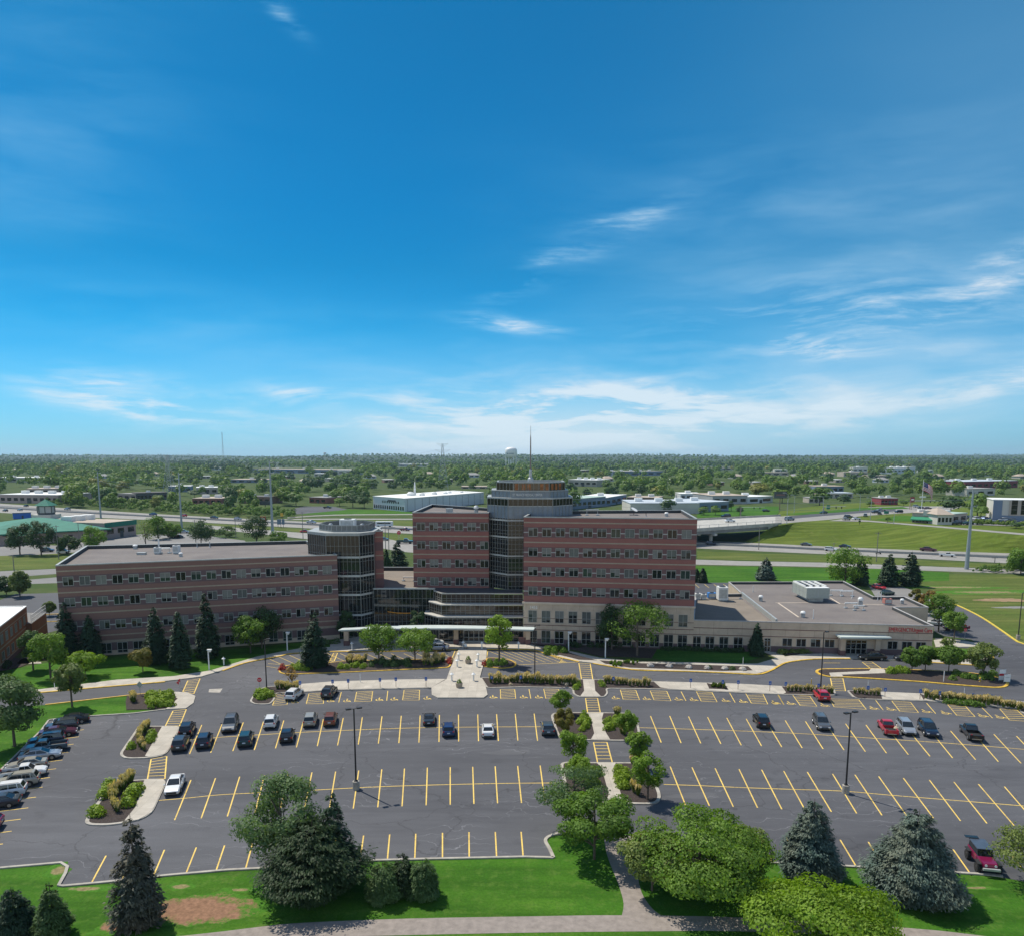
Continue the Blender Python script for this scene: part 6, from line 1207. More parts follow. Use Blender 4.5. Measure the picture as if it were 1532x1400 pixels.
for kind, x, y, f, col, lab, sc in [('suv', 280.5, 1096, 1, 'black', 'black SUV right by the upper left island, farther one of a pair', 1.), ('suv', 270.5, 1117, 1, 'dgrey', 'dark SUV with a blue sheen roof, nearest the upper left island', 1.), ('suv', 306, 1113, 1, 'navy', 'dark blue SUV with a bright roof, second from the island', 1.),
        ('suv', 345, 1089, -1, 'grey', 'large grey minivan parked nose towards the viewer', 1.08), ('suv', 368, 1110.5, 1, 'teal', 'dark green crossover in the near half of the double row', 1.), ('suv', 405.5, 1084, 1, 'white', 'white SUV in the far half of the double row', .96), ('hatch', 430, 1105, 1, 'black', 'black hatchback with bright red tail lights left of the lamp post', 1.04),
        ('suv', 464.5, 1081.5, 1, 'beige', 'grey beige SUV left of the bronze one', 1.), ('suv', 494.5, 1080.5, 1, 'bronze', 'bronze orange SUV beside the grey beige SUV', .96), ('sedan', 642, 1079, 1, 'dgrey', 'dark grey sedan left of the blue SUV', .95), ('suv', 671, 1096, 1, 'blue', 'bright dark blue SUV in the middle of the double row', .95), ('sedan', 730, 1096.5, 1, 'white', 'white sedan parked alone in the double row', .98),
        ('hatch', 819.5, 1094.5, 1, 'bluegrey', 'blue grey hatchback beside the walkway island', 1.06), ('sedan', 262, 1179.5, -1, 'white', 'white sedan parked nose out beside the lower left island', 1.)]:
    a = lineang(LROW, x, y); car(kind, x, y, a if f > 0 else a+math.pi, col, lab, gL_, sc=sc)
car('suv', 440.5, 1043, R(84), 'white', 'white SUV in an accessible stall by the stop sign bed', gL_, sc=.98); car('suv', 493, 1039.5, R(88), 'dgrey', 'dark SUV in an accessible stall in front of the pavement', gL_)
for kind, x, y, f, col, lab, sc in [('suv', 1138.5, 1083, 1, 'black', 'black SUV with a striped roof, leftmost in the right lot', 1.), ('suv', 1228.5, 1086.5, -1, 'grey', 'grey SUV facing the viewer beside the right lamp post', 1.), ('pickup', 1327, 1093, 1, 'red', 'red pickup truck with cargo in its bed', .92), ('suv', 1355, 1093.5, -1, 'silver', 'silver car facing the viewer beside the red pickup', .98),
        ('suv', 1388, 1096, -1, 'navy', 'dark navy SUV facing the viewer right of the silver car', 1.02), ('pickup', 1452, 1100.5, 1, 'black', 'black pickup truck with a covered bed at the right of the row', .95)]:
    a = lineang(RROW, x, y); car(kind, x, y, a if f > 0 else a+math.pi, col, lab, gR_, sc=sc)
car('hatch', 1228.5, 1044.5, lineang([(1224, 1039, 1238, 1054)], 0, 0), 'red', 'red hatchback at the crosswalk in front of the emergency wing', gR_, sc=1.06)
Xr, Yr = G(1329, 1094); cg = thing('cargo_sack', 'pale sack lying in the bed of the red pickup', 'sack', (Xr+.6, Yr-1.1, .72)); mb = MB(); mb.lathe((Xr+.6, Yr-1.1, .74), [(.3, 0), (.42, .18), (.3, .38), (.08, .46)], 9); mb.build('sack', mat('sackcloth', (.45, .38, .26), .9), cg); mb = MB(); mb.lathe((Xr+.6, Yr-1.1, 1.2), [(.07, 0), (.12, .1)], 7); mb.build('tied_neck', M_beige2, cg)
# dark red off roader with its back open
a = lineang(row4, 1465, 1295)+math.pi; jx, jy = G(1470, 1295); jp = thing('off_road_car', 'lifted dark red off road car with open rear doors at the right edge', 'car', (0, 0, 0))
mb = MB(); secs = []
for x, zl, zt_, w in [(-1.95, .75, 1.2, .74), (-1.9, .62, 1.25, .78), (.3, .6, 1.25, .80), (.55, .6, 1.24, .72), (1.75, .64, 1.16, .62), (1.85, .7, 1.1, .6)]: rg = [(x, w, zl), (x, w, zt_-.08), (x, w*.93, zt_)]; secs.append(rg+[(x, -b, z) for x, b, z in rg[::-1]])
loft(mb, secs); b = mb.build('body', PA['magenta'], jp)
mb = MB(); mb.mesh([(-1.85, -.72, 1.25), (-1.85, .72, 1.25), (.5, .72, 1.25), (.5, -.72, 1.25), (-1.8, -.66, 1.83), (-1.8, .66, 1.83), (.22, .66, 1.83), (.22, -.66, 1.83)], [(0, 4, 5, 1), (1, 5, 6, 2), (2, 6, 7, 3), (3, 7, 4, 0)]); mb.build('window', M_carglass, jp)
mb = MB(); mb.box(-1.9, .3, -.72, .72, 1.82, 1.9); mb.build('hard_top', mat('sun_bleached_top', (.06, .08, .11), .35), jp)
for x in (-1.3, 1.25):
    for s in (-1, 1): mb = MB(); mb.tube((x, s*.72, .46), (x, s*1.08, .46), .46, .46, 16); w = mb.build('wheel', M_tyre, jp); mb = MB(); mb.tube((x, s*1.06, .46), (x, s*1.1, .46), .22, .2, 10); mb.build('rim', M_trim, w)
for x in (-1.3, 1.25):
    for s in (-1, 1): mb = MB(); mb.cbox((x, s*.92, 1.02), (1.0, .34, .07)); mb.build('fender', M_trim, jp)
mb = MB(); mb.cbox((2.1, 0, .72), (.22, 1.5, .2)); mb.tube((2.2, -.4, .8), (2.2, .4, .8), .06); mb.build('front_bumper', M_galv, jp)
mb = MB(); mb.cbox((-2.05, -.45, 1.98), (.5, 1.2, .05)); mb.build('raised_rear_glass', M_carglass, jp)
mb = MB(); mb.cbox((-2.35, .78, 1.0), (.95, .07, .62), 0, 0); tg = mb.build('open_tailgate', PA['magenta'], jp); mb = MB(); mb.cbox((-2.35, .83, 1.0), (.3, .04, .22)); mb.build('lamp_patch', M_white, tg)
for s in (-1, 1): mb = MB(); mb.tube((1.84, s*.42, .98), (1.9, s*.42, .98), .12, .12, 10); mb.build('headlight', M_hl, jp)
jp.location = (jx, jy, .02); jp.rotation_euler = (0, 0, a)
# row along the left edge, noses and tails to the aisle
for i, kind, col, lab, back, dep, sc in [(-1, 'sedan', 'black', 'black sedan at the far end of the left edge row', 1, 2.6, 1.), (0, 'suv', 'dgrey', 'dark SUV second from the far end of the left edge row', 1, 3.2, .95), (1, 'sedan', 'maroon', 'maroon sedan in the left edge row', 0, 2.9, 1.), (2, 'suv', 'navy', 'dark blue SUV between the maroon sedan and the dark pickup', 1, 3.6, .97), (3, 'pickup', 'bluegrey', 'dark slate pickup in the left edge row', 1, 3.0, .93),
        (4, 'sedan', 'silver', 'silver blue sedan in the left edge row', 0, 2.9, 1.02), (5, 'sedan', 'beige', 'pale beige sedan below the silver blue one', 1, 3.6, .95), (6, 'pickup', 'white', 'white pickup in the left edge row', 0, 3.2, .9), (7, 'suv', 'beige', 'off white SUV, farther one of two alike in the left edge row', 1, 3.0, 1.), (8, 'suv', 'white', 'off white SUV, nearer one of two alike in the left edge row', 1, 3.6, 1.), (9, 'sedan', 'dgrey', 'dark green grey sedan in the left edge row', 1, 3.5, 1.), (11, 'hatch', 'magenta', 'magenta hatchback cut by the left edge', 1, 3.4, 1.05), (12, 'sedan', 'black', 'black sedan nearest the viewer at the left edge', 1, 3.4, 1.)]:
    if i < 0: c0 = gL[0]+(gL[0]-gL[1])*.5; d = dirL[0]
    else: c0 = (gL[i]+gL[i+1])/2; d = dirL[i]
    c_ = c0+d*dep; an = math.atan2(d.y, d.x)+(0 if back else math.pi)
    o = PROTO[kind, False]; r = dup(o, (c_.x, c_.y, .02), an, lab, 'cars parked along the left edge', PA[col], 'pickup_truck' if kind == 'pickup' else 'parked_car', 'pickup truck' if kind == 'pickup' else 'car'); r.scale = (sc,)*3
car('sedan', 654.5, 971.5, R(180), 'silver', 'silver sedan stopped at the main entrance with a person at its boot', z=.14); car('sedan', 647, 965.5, R(200), 'white', 'white car half hidden behind the silver sedan at the entrance', z=.14)
car('sedan', 1304.5, 986, R(176), 'black', 'black sedan stopped at the emergency entrance', sc=1.05); car('sedan', 1357, 987, R(176), 'dgrey', 'dark car half hidden behind the round trees at the emergency entrance')
car('pickup', 1430, 942, R(182), 'maroon', 'dark red pickup parked right of the emergency wing', sc=.95); car('sedan', 1400, 934.5, R(150), 'white', 'white car peeking out behind the emergency wing'); car('hatch', 1315, 880.5, R(-60), 'red', 'red car behind the emergency wing under the trees', far=True); car('hatch', 1328, 889, R(20), 'teal', 'dark teal car behind the emergency wing roof corner', far=True)
# ================================================================ LIGHTS, SIGNS, BOLLARDS
def lamp(px, py, ytop, label, base=True, heads=2):
    X, Y = G(px, py); h = top((X, Y), ytop); t = thing('lamp_post', label, 'lamp post', (X, Y, 0)); zb = 0
    if base: mb = MB(); mb.lathe((X, Y, 0), [(.42, 0), (.42, 1.0), (.36, 1.05)], 16); mb.build('concrete_base', M_kerb, t); zb = 1.05
    mb = MB(); mb.tube((X, Y, zb), (X, Y, h-.1), .11, .08, 10); mb.cbox((X, Y, zb+.04), (.4, .4, .08)); mb.build('pole', M_black, t)
    for k in range(heads):
        s = -1 if k else 1; mb = MB(); mb.tube((X, Y, h-.15), (X+s*.35, Y+s*.15, h-.1), .04); mb.cbox((X+s*.6, Y+s*.25, h-.08), (.62, .4, .16), 0, .4); mb.build('lamp_head', M_black, t)
    return t
lamp(533, 1180, 1058, 'tall black lamp post on a concrete base in the left lot'); lamp(1265, 1186, 1064, 'tall black lamp post on a concrete base in the right lot'); lamp(1227.5, 1033, 944, 'black lamp post beside the red hatchback bed', False, 1); lamp(800, 1018, 934, 'black lamp post in the grass row right of the entrance walk', False, 1)
lamp(399, 1029, 955, 'black lamp post beside the stop sign', False, 1); lamp(1523, 956, 886, 'black lamp post on the grass at the right edge', True, 1)
def wlamp(px, py, ytop, label):
    X, Y = G(px, py); h = top((X, Y), ytop); t = thing('lamp_post', label, 'lamp post', (X, Y, 0)); mb = MB(); mb.tube((X, Y, 0), (X, Y, h-.1), .13, .11, 10); mb.build('pole', M_white, t)
    mb = MB(); mb.cbox((X+.25, Y, h-.05), (.8, .5, .2)); mb.lathe((X+.3, Y, h-.45), [(.2, 0), (.3, .3)], 10); mb.build('lamp_head', M_white, t)
wlamp(313, 1001.7, 971, 'white lamp post on the lawn at the end of the left wing'); wlamp(430, 973, 945, 'white lamp post near the dark drop off spruce'); wlamp(850.5, 973, 944.6, 'white lamp post left of the large light green tree'); wlamp(905.5, 983, 954.4, 'white lamp post right in front of the dark tree at the tower')
def bollard(px, py, label, h=1.25):
    X, Y = G(px, py); t = thing('lamp_bollard', label, 'bollard light', (X, Y, .15), group='white bollard lights'); mb = MB(); mb.tube((X, Y, .12), (X, Y, h), .13, .13, 10); mb.build('post', M_white, t)
    mb = MB(); mb.lathe((X, Y, h), [(.13, 0), (.36, .06), (.36, .14), (.12, .32), (.03, .5)], 12); mb.build('cap', M_white, t)
for x, y, l in [(526.7, 971.5, 'white bollard light below the left end of the canopy'), (693, 970, 'white bollard light at the door, left of the walk'), (721, 971, 'white bollard light at the door, right of the walk'), (775.7, 971, 'white bollard light near the right canopy column'), (686.5, 988, 'upper white bollard light on the left side of the walk'), (715.5, 988.5, 'upper white bollard light on the right side of the walk'), (684, 998, 'lower white bollard light beside the left drop off island tip'), (713.5, 998, 'lower white bollard light beside the small right island'),
        (676, 1019, 'white bollard light left of the big planter'), (708.5, 1019, 'white bollard light right of the big planter'), (335, 995, 'white bollard light on the lawn by the left wing sidewalk')]: bollard(x, y, l)
def planter(px, py, label):
    X, Y = G(px, py); t = thing('planter', label, 'planter', (X, Y, .2), group='concrete planters'); mb = MB(); mb.lathe((X, Y, .2), [(.5, 0), (.62, .75), (.6, .8), (.5, .78)], 16); mb.build('pot', mat('planter_stone', (.34, .28, .21), .9), t)
    c = SH[0].copy(); c.materials.append(FOL['green']); o = bpy.data.objects.new('shrub', c); COL.objects.link(o); o.parent = t; o.location = (0, 0, .75); o.scale = (.7, .7, .8)
planter(700.5, 993, 'stone planter in the upper part of the entrance walk'); planter(687, 1029, 'larger stone planter at the foot of the entrance walk')
M_bsign = mat('blue_sign', (.02, .10, .38), .5, 0); M_post = mat('sign_post_brown', (.14, .08, .05), .8, .1); M_redp = mat('sign_red', (.55, .02, .03), .5, 0)
BS = [(449.5, 1018, 1035), (498, 1016, 1030.5), (521.4, 1015, 1031), (568.8, 1013.5, 1029), (592.5, 1012.5, 1028.5), (637.5, 1012, 1028), (735.6, 1010.5, 1023), (779, 1011, 1023), (801.5, 1010.5, 1023), (846, 1010.5, 1024.5), (917.6, 1012, 1025), (963.5, 1014, 1027), (1033, 1014.4, 1029.8), (1081, 1016.5, 1031), (1104, 1017, 1032), (1151.5, 1018.3, 1034.4), (1175, 1019.5, 1034.5), (1224, 1021.8, 1036),
      (1298, 1026, 1039), (1323.6, 1028, 1043.3), (1376, 1030, 1047), (1405, 1033, 1048), (1454.5, 1036.4, 1051), (1482, 1038, 1053.5)]
where = ['behind the white SUV', 'behind the dark SUV by the pavement', 'first on the pale pavement left of the entrance walk', 'third from the entrance walk on the left pavement', 'second from the entrance walk on the left pavement', 'nearest the entrance walk on the left pavement', 'first in the grass row right of the entrance walk', 'second in the grass row right of the entrance walk', 'beside the lamp post in the grass row', 'last in the grass row before the crosswalk', 'first right of the crosswalk', 'second right of the crosswalk, at the end of the grasses',
         'alone on the pavement right of the grasses', 'at the small square mulch bed', 'right of the small square mulch bed', 'on the pavement left of the red hatchback bed', 'at the left end of the red hatchback bed', 'behind the red hatchback', 'in the bed right of the emergency crosswalk', 'on the pavement right of the emergency crosswalk', 'where the far right grass strip starts', 'in the far right strip, third from the end', 'in the far right strip, second from the end', 'in the far right strip, nearest the right edge']
for (x, yt, yb), w in zip(BS, where):
    X, Y = G(x, yb); h = max(1.6, top((X, Y), yt)); t = thing('parking_sign', 'blue accessible parking sign '+w, 'sign', (X, Y, .15), group='blue accessible parking signs'); mb = MB(); mb.tube((X, Y, .1), (X, Y, h-.1), .04, .04, 6); mb.build('post', M_post, t)
    mb = MB(); mb.box(X-.21, X+.21, Y-.06, Y-.03, h-.62, h); p_ = mb.build('panel', M_bsign, t); mb = MB(); cz = h-.34
    for k in range(7): t0, t1 = math.pi*(.8+k*.17), math.pi*(.8+(k+1)*.17); mb.box(X+.09*math.cos(t0)-.02, X+.09*math.cos(t0)+.02, Y-.066, Y-.061, cz-.06+.09*math.sin(t0)-.02, cz-.06+.09*math.sin(t0)+.02)
    mb.box(X-.025, X+.015, Y-.066, Y-.061, cz-.03, cz+.13); mb.box(X+.015, X+.1, Y-.066, Y-.061, cz-.03, cz+.01); mb.build('wheelchair_symbol', M_white, p_)
def stop(px, py, h, label, z=0, s=1., txt='STOP'):
    X, Y = G(px, py, z); t = thing('stop_sign', label, 'sign', (X, Y, z)); mb = MB(); mb.tube((X, Y, z), (X, Y, z+h), .04*s, .04*s, 6); mb.build('post', M_galv, t)
    v = [(X+.4*s*math.cos(R(22.5+45*k)), Y-.06, z+h+.1+.4*s*math.sin(R(22.5+45*k))) for k in range(8)]; mb = MB(); mb.face(v[::-1]); mb.face([(a, b+.03, c) for a, b, c in v]); p_ = mb.build('panel', M_redp, t)
    text(p_, txt, (X-.28*s, Y-.08, z+h), .28*s, M_white, ext=.005, sx=.8)
stop(389, 1034, 2.0, 'red stop sign in front of the rounded shrub bed'); stop(1443, 957, 2.2, 'red and white sign at the side parking exit', txt='DO NOT ENTER'[:6]); stop(597, 808, 3.6, 'red sign on a post beside the frontage road between turret and tower', s=2.4)
X, Y = G(210, 1040); t = thing('warning_sign', 'diamond shaped sign seen from behind on the grass tongue', 'sign', (X, Y, 0)); mb = MB(); mb.tube((X, Y, 0), (X, Y, 2.), .04); mb.build('post', M_galv, t); mb = MB(); mb.face([(X-.55, Y, 1.9), (X, Y, 1.3), (X+.55, Y, 1.9), (X, Y, 2.5)]); mb.build('panel', M_galv, t)
for i, (x, y) in enumerate([(268.5, 1032), (270.5, 1028.5)]):
    X, Y = G(x, y); t = thing('red_flag', ('lower' if not i else 'upper')+' small red flag on a thin stake at the left crosswalk', 'flag', (X, Y, .1), group='red flags at the crosswalk'); mb = MB(); mb.tube((X, Y, 0), (X, Y, 1.7), .025); mb.build('stake', M_galv, t)
    mb = MB(); mb.mesh([(X, Y-.02, 1.7), (X-.45, Y-.05, 1.35), (X, Y-.02, 1.0), (X, Y+.02, 1.7), (X-.45, Y-.0, 1.35), (X, Y+.02, 1.0)], [(0, 1, 2), (3, 5, 4), (0, 3, 4, 1), (1, 4, 5, 2)]); mb.build('cloth', M_redp, t)
for (x, yt, yb, w, l) in [(539, 1007.5, 1021, .09, 'thin white post on the left pavement'), (1111, 983, 1005, .08, 'pale green post at the shaded lawn kerb'), (1298.3, 1018, 1031, .08, 'thin white post in the lane below the emergency island'), (1411.5, 1004, 1020, .12, 'white post in front of the emergency island trees'), (1442, 1029, 1041, .07, 'thin white post at the far right strip'), (1213.5, 1015, 1028, .12, 'short yellow marker post left of the red hatchback'), (82, 1012, 1030, .09, 'thin white post below the trees near the clinic')]:
    X, Y = G(x, yb); t = thing('marker_post', l, 'post', (X, Y, 0)); h = max(.9, top((X, Y), yt)); mb = MB(); mb.tube((X, Y, 0), (X, Y, h), w*.6, w*.6, 8); mb.build('post', M_white if 'yellow' not in l else M_ykerb, t); mb = MB(); mb.lathe((X, Y, h), [(w*.7, 0), (w*.75, .06), (w*.3, .12)], 8); mb.build('cap', M_galv, t)
for i, (x, y, w, h, l) in enumerate([(1498.5, 1019, 1.1, 1.9, 'white sign board with a red band at the right end of the emergency island'), (1506, 1021.5, 1.1, 1.3, 'lower plain white sign board beside the red banded one')]):
    X, Y = G(x, y); t = thing('notice_board', l, 'sign', (X, Y, .2)); mb = MB(); mb.box(X-w/2, X+w/2, Y-.05, Y+.05, .3, .3+h); mb.build('panel', M_white, t); mb = MB(); mb.box(X-w/2, X+w/2, Y-.07, Y-.05, .3+h*.42, .3+h*.62) if not i else mb.box(X-w*.35, X+w*.35, Y-.07, Y-.05, .3+h*.6, .3+h*.66); mb.build('print', M_redp if not i else M_galv, t)
    mb = MB(); mb.tube((X-w/2, Y, .15), (X-w/2, Y, .4+h), .05); mb.tube((X+w/2, Y, .15), (X+w/2, Y, .4+h), .05); mb.build('leg', M_galv, t)
def hydrant(px, py):
    X, Y = G(px, py); t = thing('fire_hydrant', 'yellow fire hydrant on the emergency island', 'hydrant', (X, Y, .2)); mb = MB(); mb.lathe((X, Y, .15), [(.2, 0), (.14, .08), (.14, .55), (.18, .58), (.1, .75), (.04, .82)], 10); mb.build('body', M_ykerb, t); mb = MB(); mb.tube((X-.26, Y, .55), (X+.26, Y, .55), .08); mb.build('nozzle', M_galv, t)
hydrant(1466, 1020)
# ---- person beside the silver car
def person(px, py, label, shirt, trousers, face=R(180), seed=0, z=.14, lean=.25):
    X, Y = G(px, py, z); t = thing('person', label, 'person', (X, Y, z))
    J = {'pel': (0, 0, .95), 'wai': (.02+lean*.15, 0, 1.12), 'che': (lean*.5, 0, 1.36), 'nek': (lean*.72, 0, 1.52), 'hed': (lean*.85+.03, 0, 1.66), 'crn': (lean*.9+.03, 0, 1.76)}
    for s, n in ((1, 'l'), (-1, 'r')):
        J.update({n+'hip': (0, s*.1, .9), n+'kne': (.05*s+.03, s*.11, .48), n+'ank': (.10*s, s*.11, .08), n+'toe': (.10*s+.17, s*.12, .03), n+'sho': (lean*.6, s*.19, 1.43), n+'elb': (lean*.6+.12, s*.24, 1.16), n+'wri': (lean*.6+.36, s*.18, 1.10+.04*s), n+'han': (lean*.6+.45, s*.16, 1.10+.04*s)})
    E_ = [('pel', 'wai'), ('wai', 'che'), ('che', 'nek'), ('nek', 'hed'), ('hed', 'crn')]+[e for n in 'lr' for e in (('pel', n+'hip'), (n+'hip', n+'kne'), (n+'kne', n+'ank'), (n+'ank', n+'toe'), ('che', n+'sho'), (n+'sho', n+'elb'), (n+'elb', n+'wri'), (n+'wri', n+'han'))]
    rad = dict(pel=(.14, .11), wai=(.13, .10), che=(.15, .11), nek=(.055, .055), hed=(.095, .085), crn=(.06, .06), hip=(.10, .09), kne=(.065, .065), ank=(.045, .045), toe=(.04, .03), sho=(.065, .065), elb=(.045, .045), wri=(.032, .032), han=(.04, .022))
    for n in 'lr':                                        # five fingers
        h0 = J[n+'han']; s = 1 if n == 'l' else -1
        for f, (dy, ln) in enumerate([(.03, .07), (.01, .085), (-.01, .08), (-.03, .06)]): J[n+'f%d' % f] = (h0[0]+ln, h0[1]+dy, h0[2]-.02); E_.append((n+'han', n+'f%d' % f)); rad['f%d' % f] = (.009, .009)
        J[n+'th'] = (h0[0]+.0, h0[1]-.055*s, h0[2]+.01); E_.append((n+'wri', n+'th')); rad['th'] = (.010, .010)
    ks = list(J); me = bpy.data.meshes.new('body'); ca, sa = math.cos(face), math.sin(face)
    me.from_pydata([(J[k][0]*ca-J[k][1]*sa, J[k][0]*sa+J[k][1]*ca, J[k][2]) for k in ks], [(ks.index(a), ks.index(b)) for a, b in E_], [])
    o = link('body', me, [mat('skin', (.42, .26, .19), .6, 0), shirt, trousers, M_trim], t); o.modifiers.new('skin', 'SKIN')
    for i, k in enumerate(ks):
        kk = k if k in rad else k[1:]; me.skin_vertices[0].data[i].radius = rad[kk]; me.skin_vertices[0].data[i].use_root = (k == 'pel')
    o.modifiers.new('sub', 'SUBSURF').levels = 1; o.modifiers['sub'].render_levels = 1
    dg = bpy.context.evaluated_depsgraph_get(); m2 = bpy.data.meshes.new_from_object(o.evaluated_get(dg)); o.modifiers.clear(); o.data = m2
    mi = []
    for p in m2.polygons:
        c = p.center; mi.append(3 if c.z < .1 else 2 if c.z < .98 else 0 if c.z > 1.5 or math.hypot(c.x, c.y) > lean*.6+.36 else 1)
    m2.polygons.foreach_set('material_index', mi)
    hx = (lean*.85+.01, 0); mb = MB(); mb.lathe((X+hx[0]*ca, Y+hx[0]*sa, z+1.66), [(.10, 0), (.108, .06), (.08, .12), (.03, .15)], 10); mb.build('hair', mat('dark_hair', (.03, .02, .015), .8, 0), t)
    fx = lean*.85+.115; mb = MB(); 
    for s in (-1, 1): mb.cbox((X+fx*ca-s*.03*sa, Y+fx*sa+s*.03*ca, z+1.67), (.012, .02, .012), 0, face)
    mb.build('eyes', M_trim, t); mb = MB(); mb.cbox((X+(fx+.012)*ca, Y+(fx+.012)*sa, z+1.645), (.03, .02, .03), 0, face); mb.build('nose', mat('skin', (.42, .26, .19), .6, 0), t)
    mb = MB(); mb.cbox((X+fx*ca, Y+fx*sa, z+1.605), (.01, .045, .01), 0, face); mb.build('mouth', mat('lips', (.3, .1, .09), .6, 0), t)
person(665.5, 974.5, 'person in blue clothes bending over the open boot of the silver sedan', mat('blue_cloth', (.02, .06, .20), .9), mat('navy_cloth', (.015, .03, .09), .9), R(180))
# wheelchair by the door
X, Y = G(696.5, 969.5, .2); t = thing('wheelchair', 'white and black wheelchair left of the entrance doors', 'wheelchair', (X, Y, .2))
for s in (-1, 1): mb = MB(); mb.lathe((X+s*.3, Y, .2), [(.01, 0)], 4); mb = MB(); mb.tube((X+s*.28, Y, .5), (X+s*.32, Y, .5), .3, .3, 18); mb.build('wheel', M_tyre, t); mb = MB(); mb.tube((X+s*.26, Y-.42, .28), (X+s*.3, Y-.42, .28), .08, .08, 10); mb.build('caster', M_tyre, t)
mb = MB(); mb.cbox((X, Y-.05, .68), (.5, .45, .06)); mb.build('seat', M_white, t); mb = MB(); mb.cbox((X, Y+.2, .95), (.5, .05, .5)); mb.build('backrest', M_white, t)
# ================================================================ FREEWAY, SIDE ROADS, FAR CAR PARKS
def elev(x, y):                                          # wooded hills towards the horizon
    t = np.clip((y-2600)/3800, 0, 1); t = t*t*(3-2*t)
    return t*(25+9*np.sin(x/900+1.3)+6*np.sin(x/390+y/1500)+4*np.sin(x/170+2)+5*np.sin(y/700+x/2500))
nx, ny = 120, 26; xs = np.linspace(-1, 1, nx); ys = np.linspace(2500, 12500, ny); mb = MB(); vs = []
for y in ys:
    for x in xs: X = x*y*1.05; vs.append((X, y, float(elev(X, y))+.2 if y > 2600 else -.5))
mb.mesh(vs, [(j*nx+i, j*nx+i+1, (j+1)*nx+i+1, (j+1)*nx+i) for j in range(ny-1) for i in range(nx-1)])
M_hill = mat('hill_ground', (.03, .05, .02), 1., .3, .003, world=True); structure(mb, 'hills', M_hill)
fw_t = [(-200, 742), (0, 753), (100, 760), (260, 770), (459, 780), (616, 787), (830, 797.5), (1090, 810), (1330, 821), (1532, 828), (1750, 836)]
fw_b = [(-200, 754), (0, 766.5), (100, 772), (260, 779), (459, 789.7), (616, 798), (830, 809), (1090, 822), (1247, 829), (1330, 833), (1532, 843.5), (1750, 856)]
tp_, bt_ = arc_poly(fw_t, 4), arc_poly(fw_b, 4)
quadsheet('freeway', M_hwy, gp(tp_)+gp(bt_)[::-1], .06)
def between(f0, f1): return [(a[0], a[1]+((b[1]-a[1])*f0)) for a, b in zip(tp_, [min(bt_, key=lambda q: abs(q[0]-a_[0])) for a_ in tp_])], [(a[0], a[1]+((b[1]-a[1])*f1)) for a, b in zip(tp_, [min(bt_, key=lambda q: abs(q[0]-a_[0])) for a_ in tp_])]
a_, b_ = between(.22, .52); quadsheet('freeway_shoulder', asphalt_mat('shoulder_asphalt', (.10, .10, .105), (.13, .13, .13), 0), gp(a_)+gp(b_)[::-1], .08)
# concrete median barrier
a_, _ = between(.50, .5); q = gp(a_); kerbline(q, mat('barrier_concrete', (.34, .33, .30), .9), .6, .9, 'median_barrier', .06)
def road(pts_t, pts_b, m=M_hwy, z=.03, name='road'): return quadsheet(name, m, gp(arc_poly(pts_t, 3))+gp(arc_poly(pts_b, 3))[::-1], z)
road([(300, 784.5), (400, 792.5), (459, 797), (573, 805), (616, 811), (800, 821), (1043, 836.5), (1230, 841), (1440, 848.5), (1560, 852)], [(300, 789), (400, 799.5), (459, 806), (573, 820), (616, 826), (800, 836), (1043, 844), (1230, 847.5), (1440, 855), (1560, 859)])
road([(430, 773.4), (500, 769.3), (616, 768.3), (800, 766)], [(430, 774.6), (500, 770.6), (616, 769.6), (800, 767.4)]); road([(420, 776), (500, 775.2), (616, 775.3), (800, 775)], [(420, 777.4), (500, 776.8), (616, 777), (800, 776.6)])
quadsheet('parking_area', M_old, gp([(-60, 812), (30, 812), (90, 816), (150, 806), (240, 795), (262, 792.5), (300, 800), (366, 808), (372, 816), (366, 824), (140, 824), (60, 829), (-60, 833)]), .02)
quadsheet('side_road', M_old, gp([(-80, 858), (0, 854), (90, 850), (200, 846), (200, 852), (90, 857.5), (0, 864), (-80, 869)]), .02); quadsheet('side_road', M_old, gp([(44, 866.5), (90, 862.5), (200, 857), (200, 868), (90, 871.5), (44, 873), (0, 878), (-60, 884), (-60, 876), (0, 871)]), .024)
quadsheet('parking_area', M_drive, gp([(-60, 905), (0, 897), (22, 888), (60, 887), (90, 886), (140, 880), (140, 925), (60, 950), (-60, 960)]), .02)
kerbline(gp([(60, 919), (68, 919), (90, 918)]), M_ykerb, .4, .15); kerbline(gp([(60, 929.5), (75, 929.5), (92, 929)]), M_ykerb, .4, .15)
quadsheet('parking_area', M_drive, gp([(1036, 871), (1092, 871), (1092, 900), (1036, 900)]), .036); mb = MB()
for k in range(5): pseg(1040+k*14, 873.5, 1046+k*14.6, 878.5, .14, .05, mb)
structure(mb, 'parking_lines', M_yel)
quadsheet('parking_area', M_old, gp([(1300, 876), (1352, 878), (1388, 890), (1420, 902), (1396, 934), (1360, 905), (1310, 893)]), .03)
quadsheet('parking_area', M_drive, gp([(427, 763), (455, 757), (500, 757.5), (520, 762), (455, 768), (432, 769)]), .02)
lawn([(452, 769), (470, 763), (520, 761.5), (616, 764), (640, 768), (700, 768.5), (700, 767.9), (500, 769.2)], .015); lawn([(1043, 757), (1165, 757), (1165, 769), (1043, 774)], .015)
quadsheet('rough_grass', M_rough, gp([(430, 778), (616, 778), (800, 782), (800, 796), (616, 786.5), (459, 779.7)]), .014); quadsheet('rough_grass', M_rough, gp([(-100, 835), (90, 826), (200, 826), (200, 845), (90, 849), (-100, 857)]), .014)
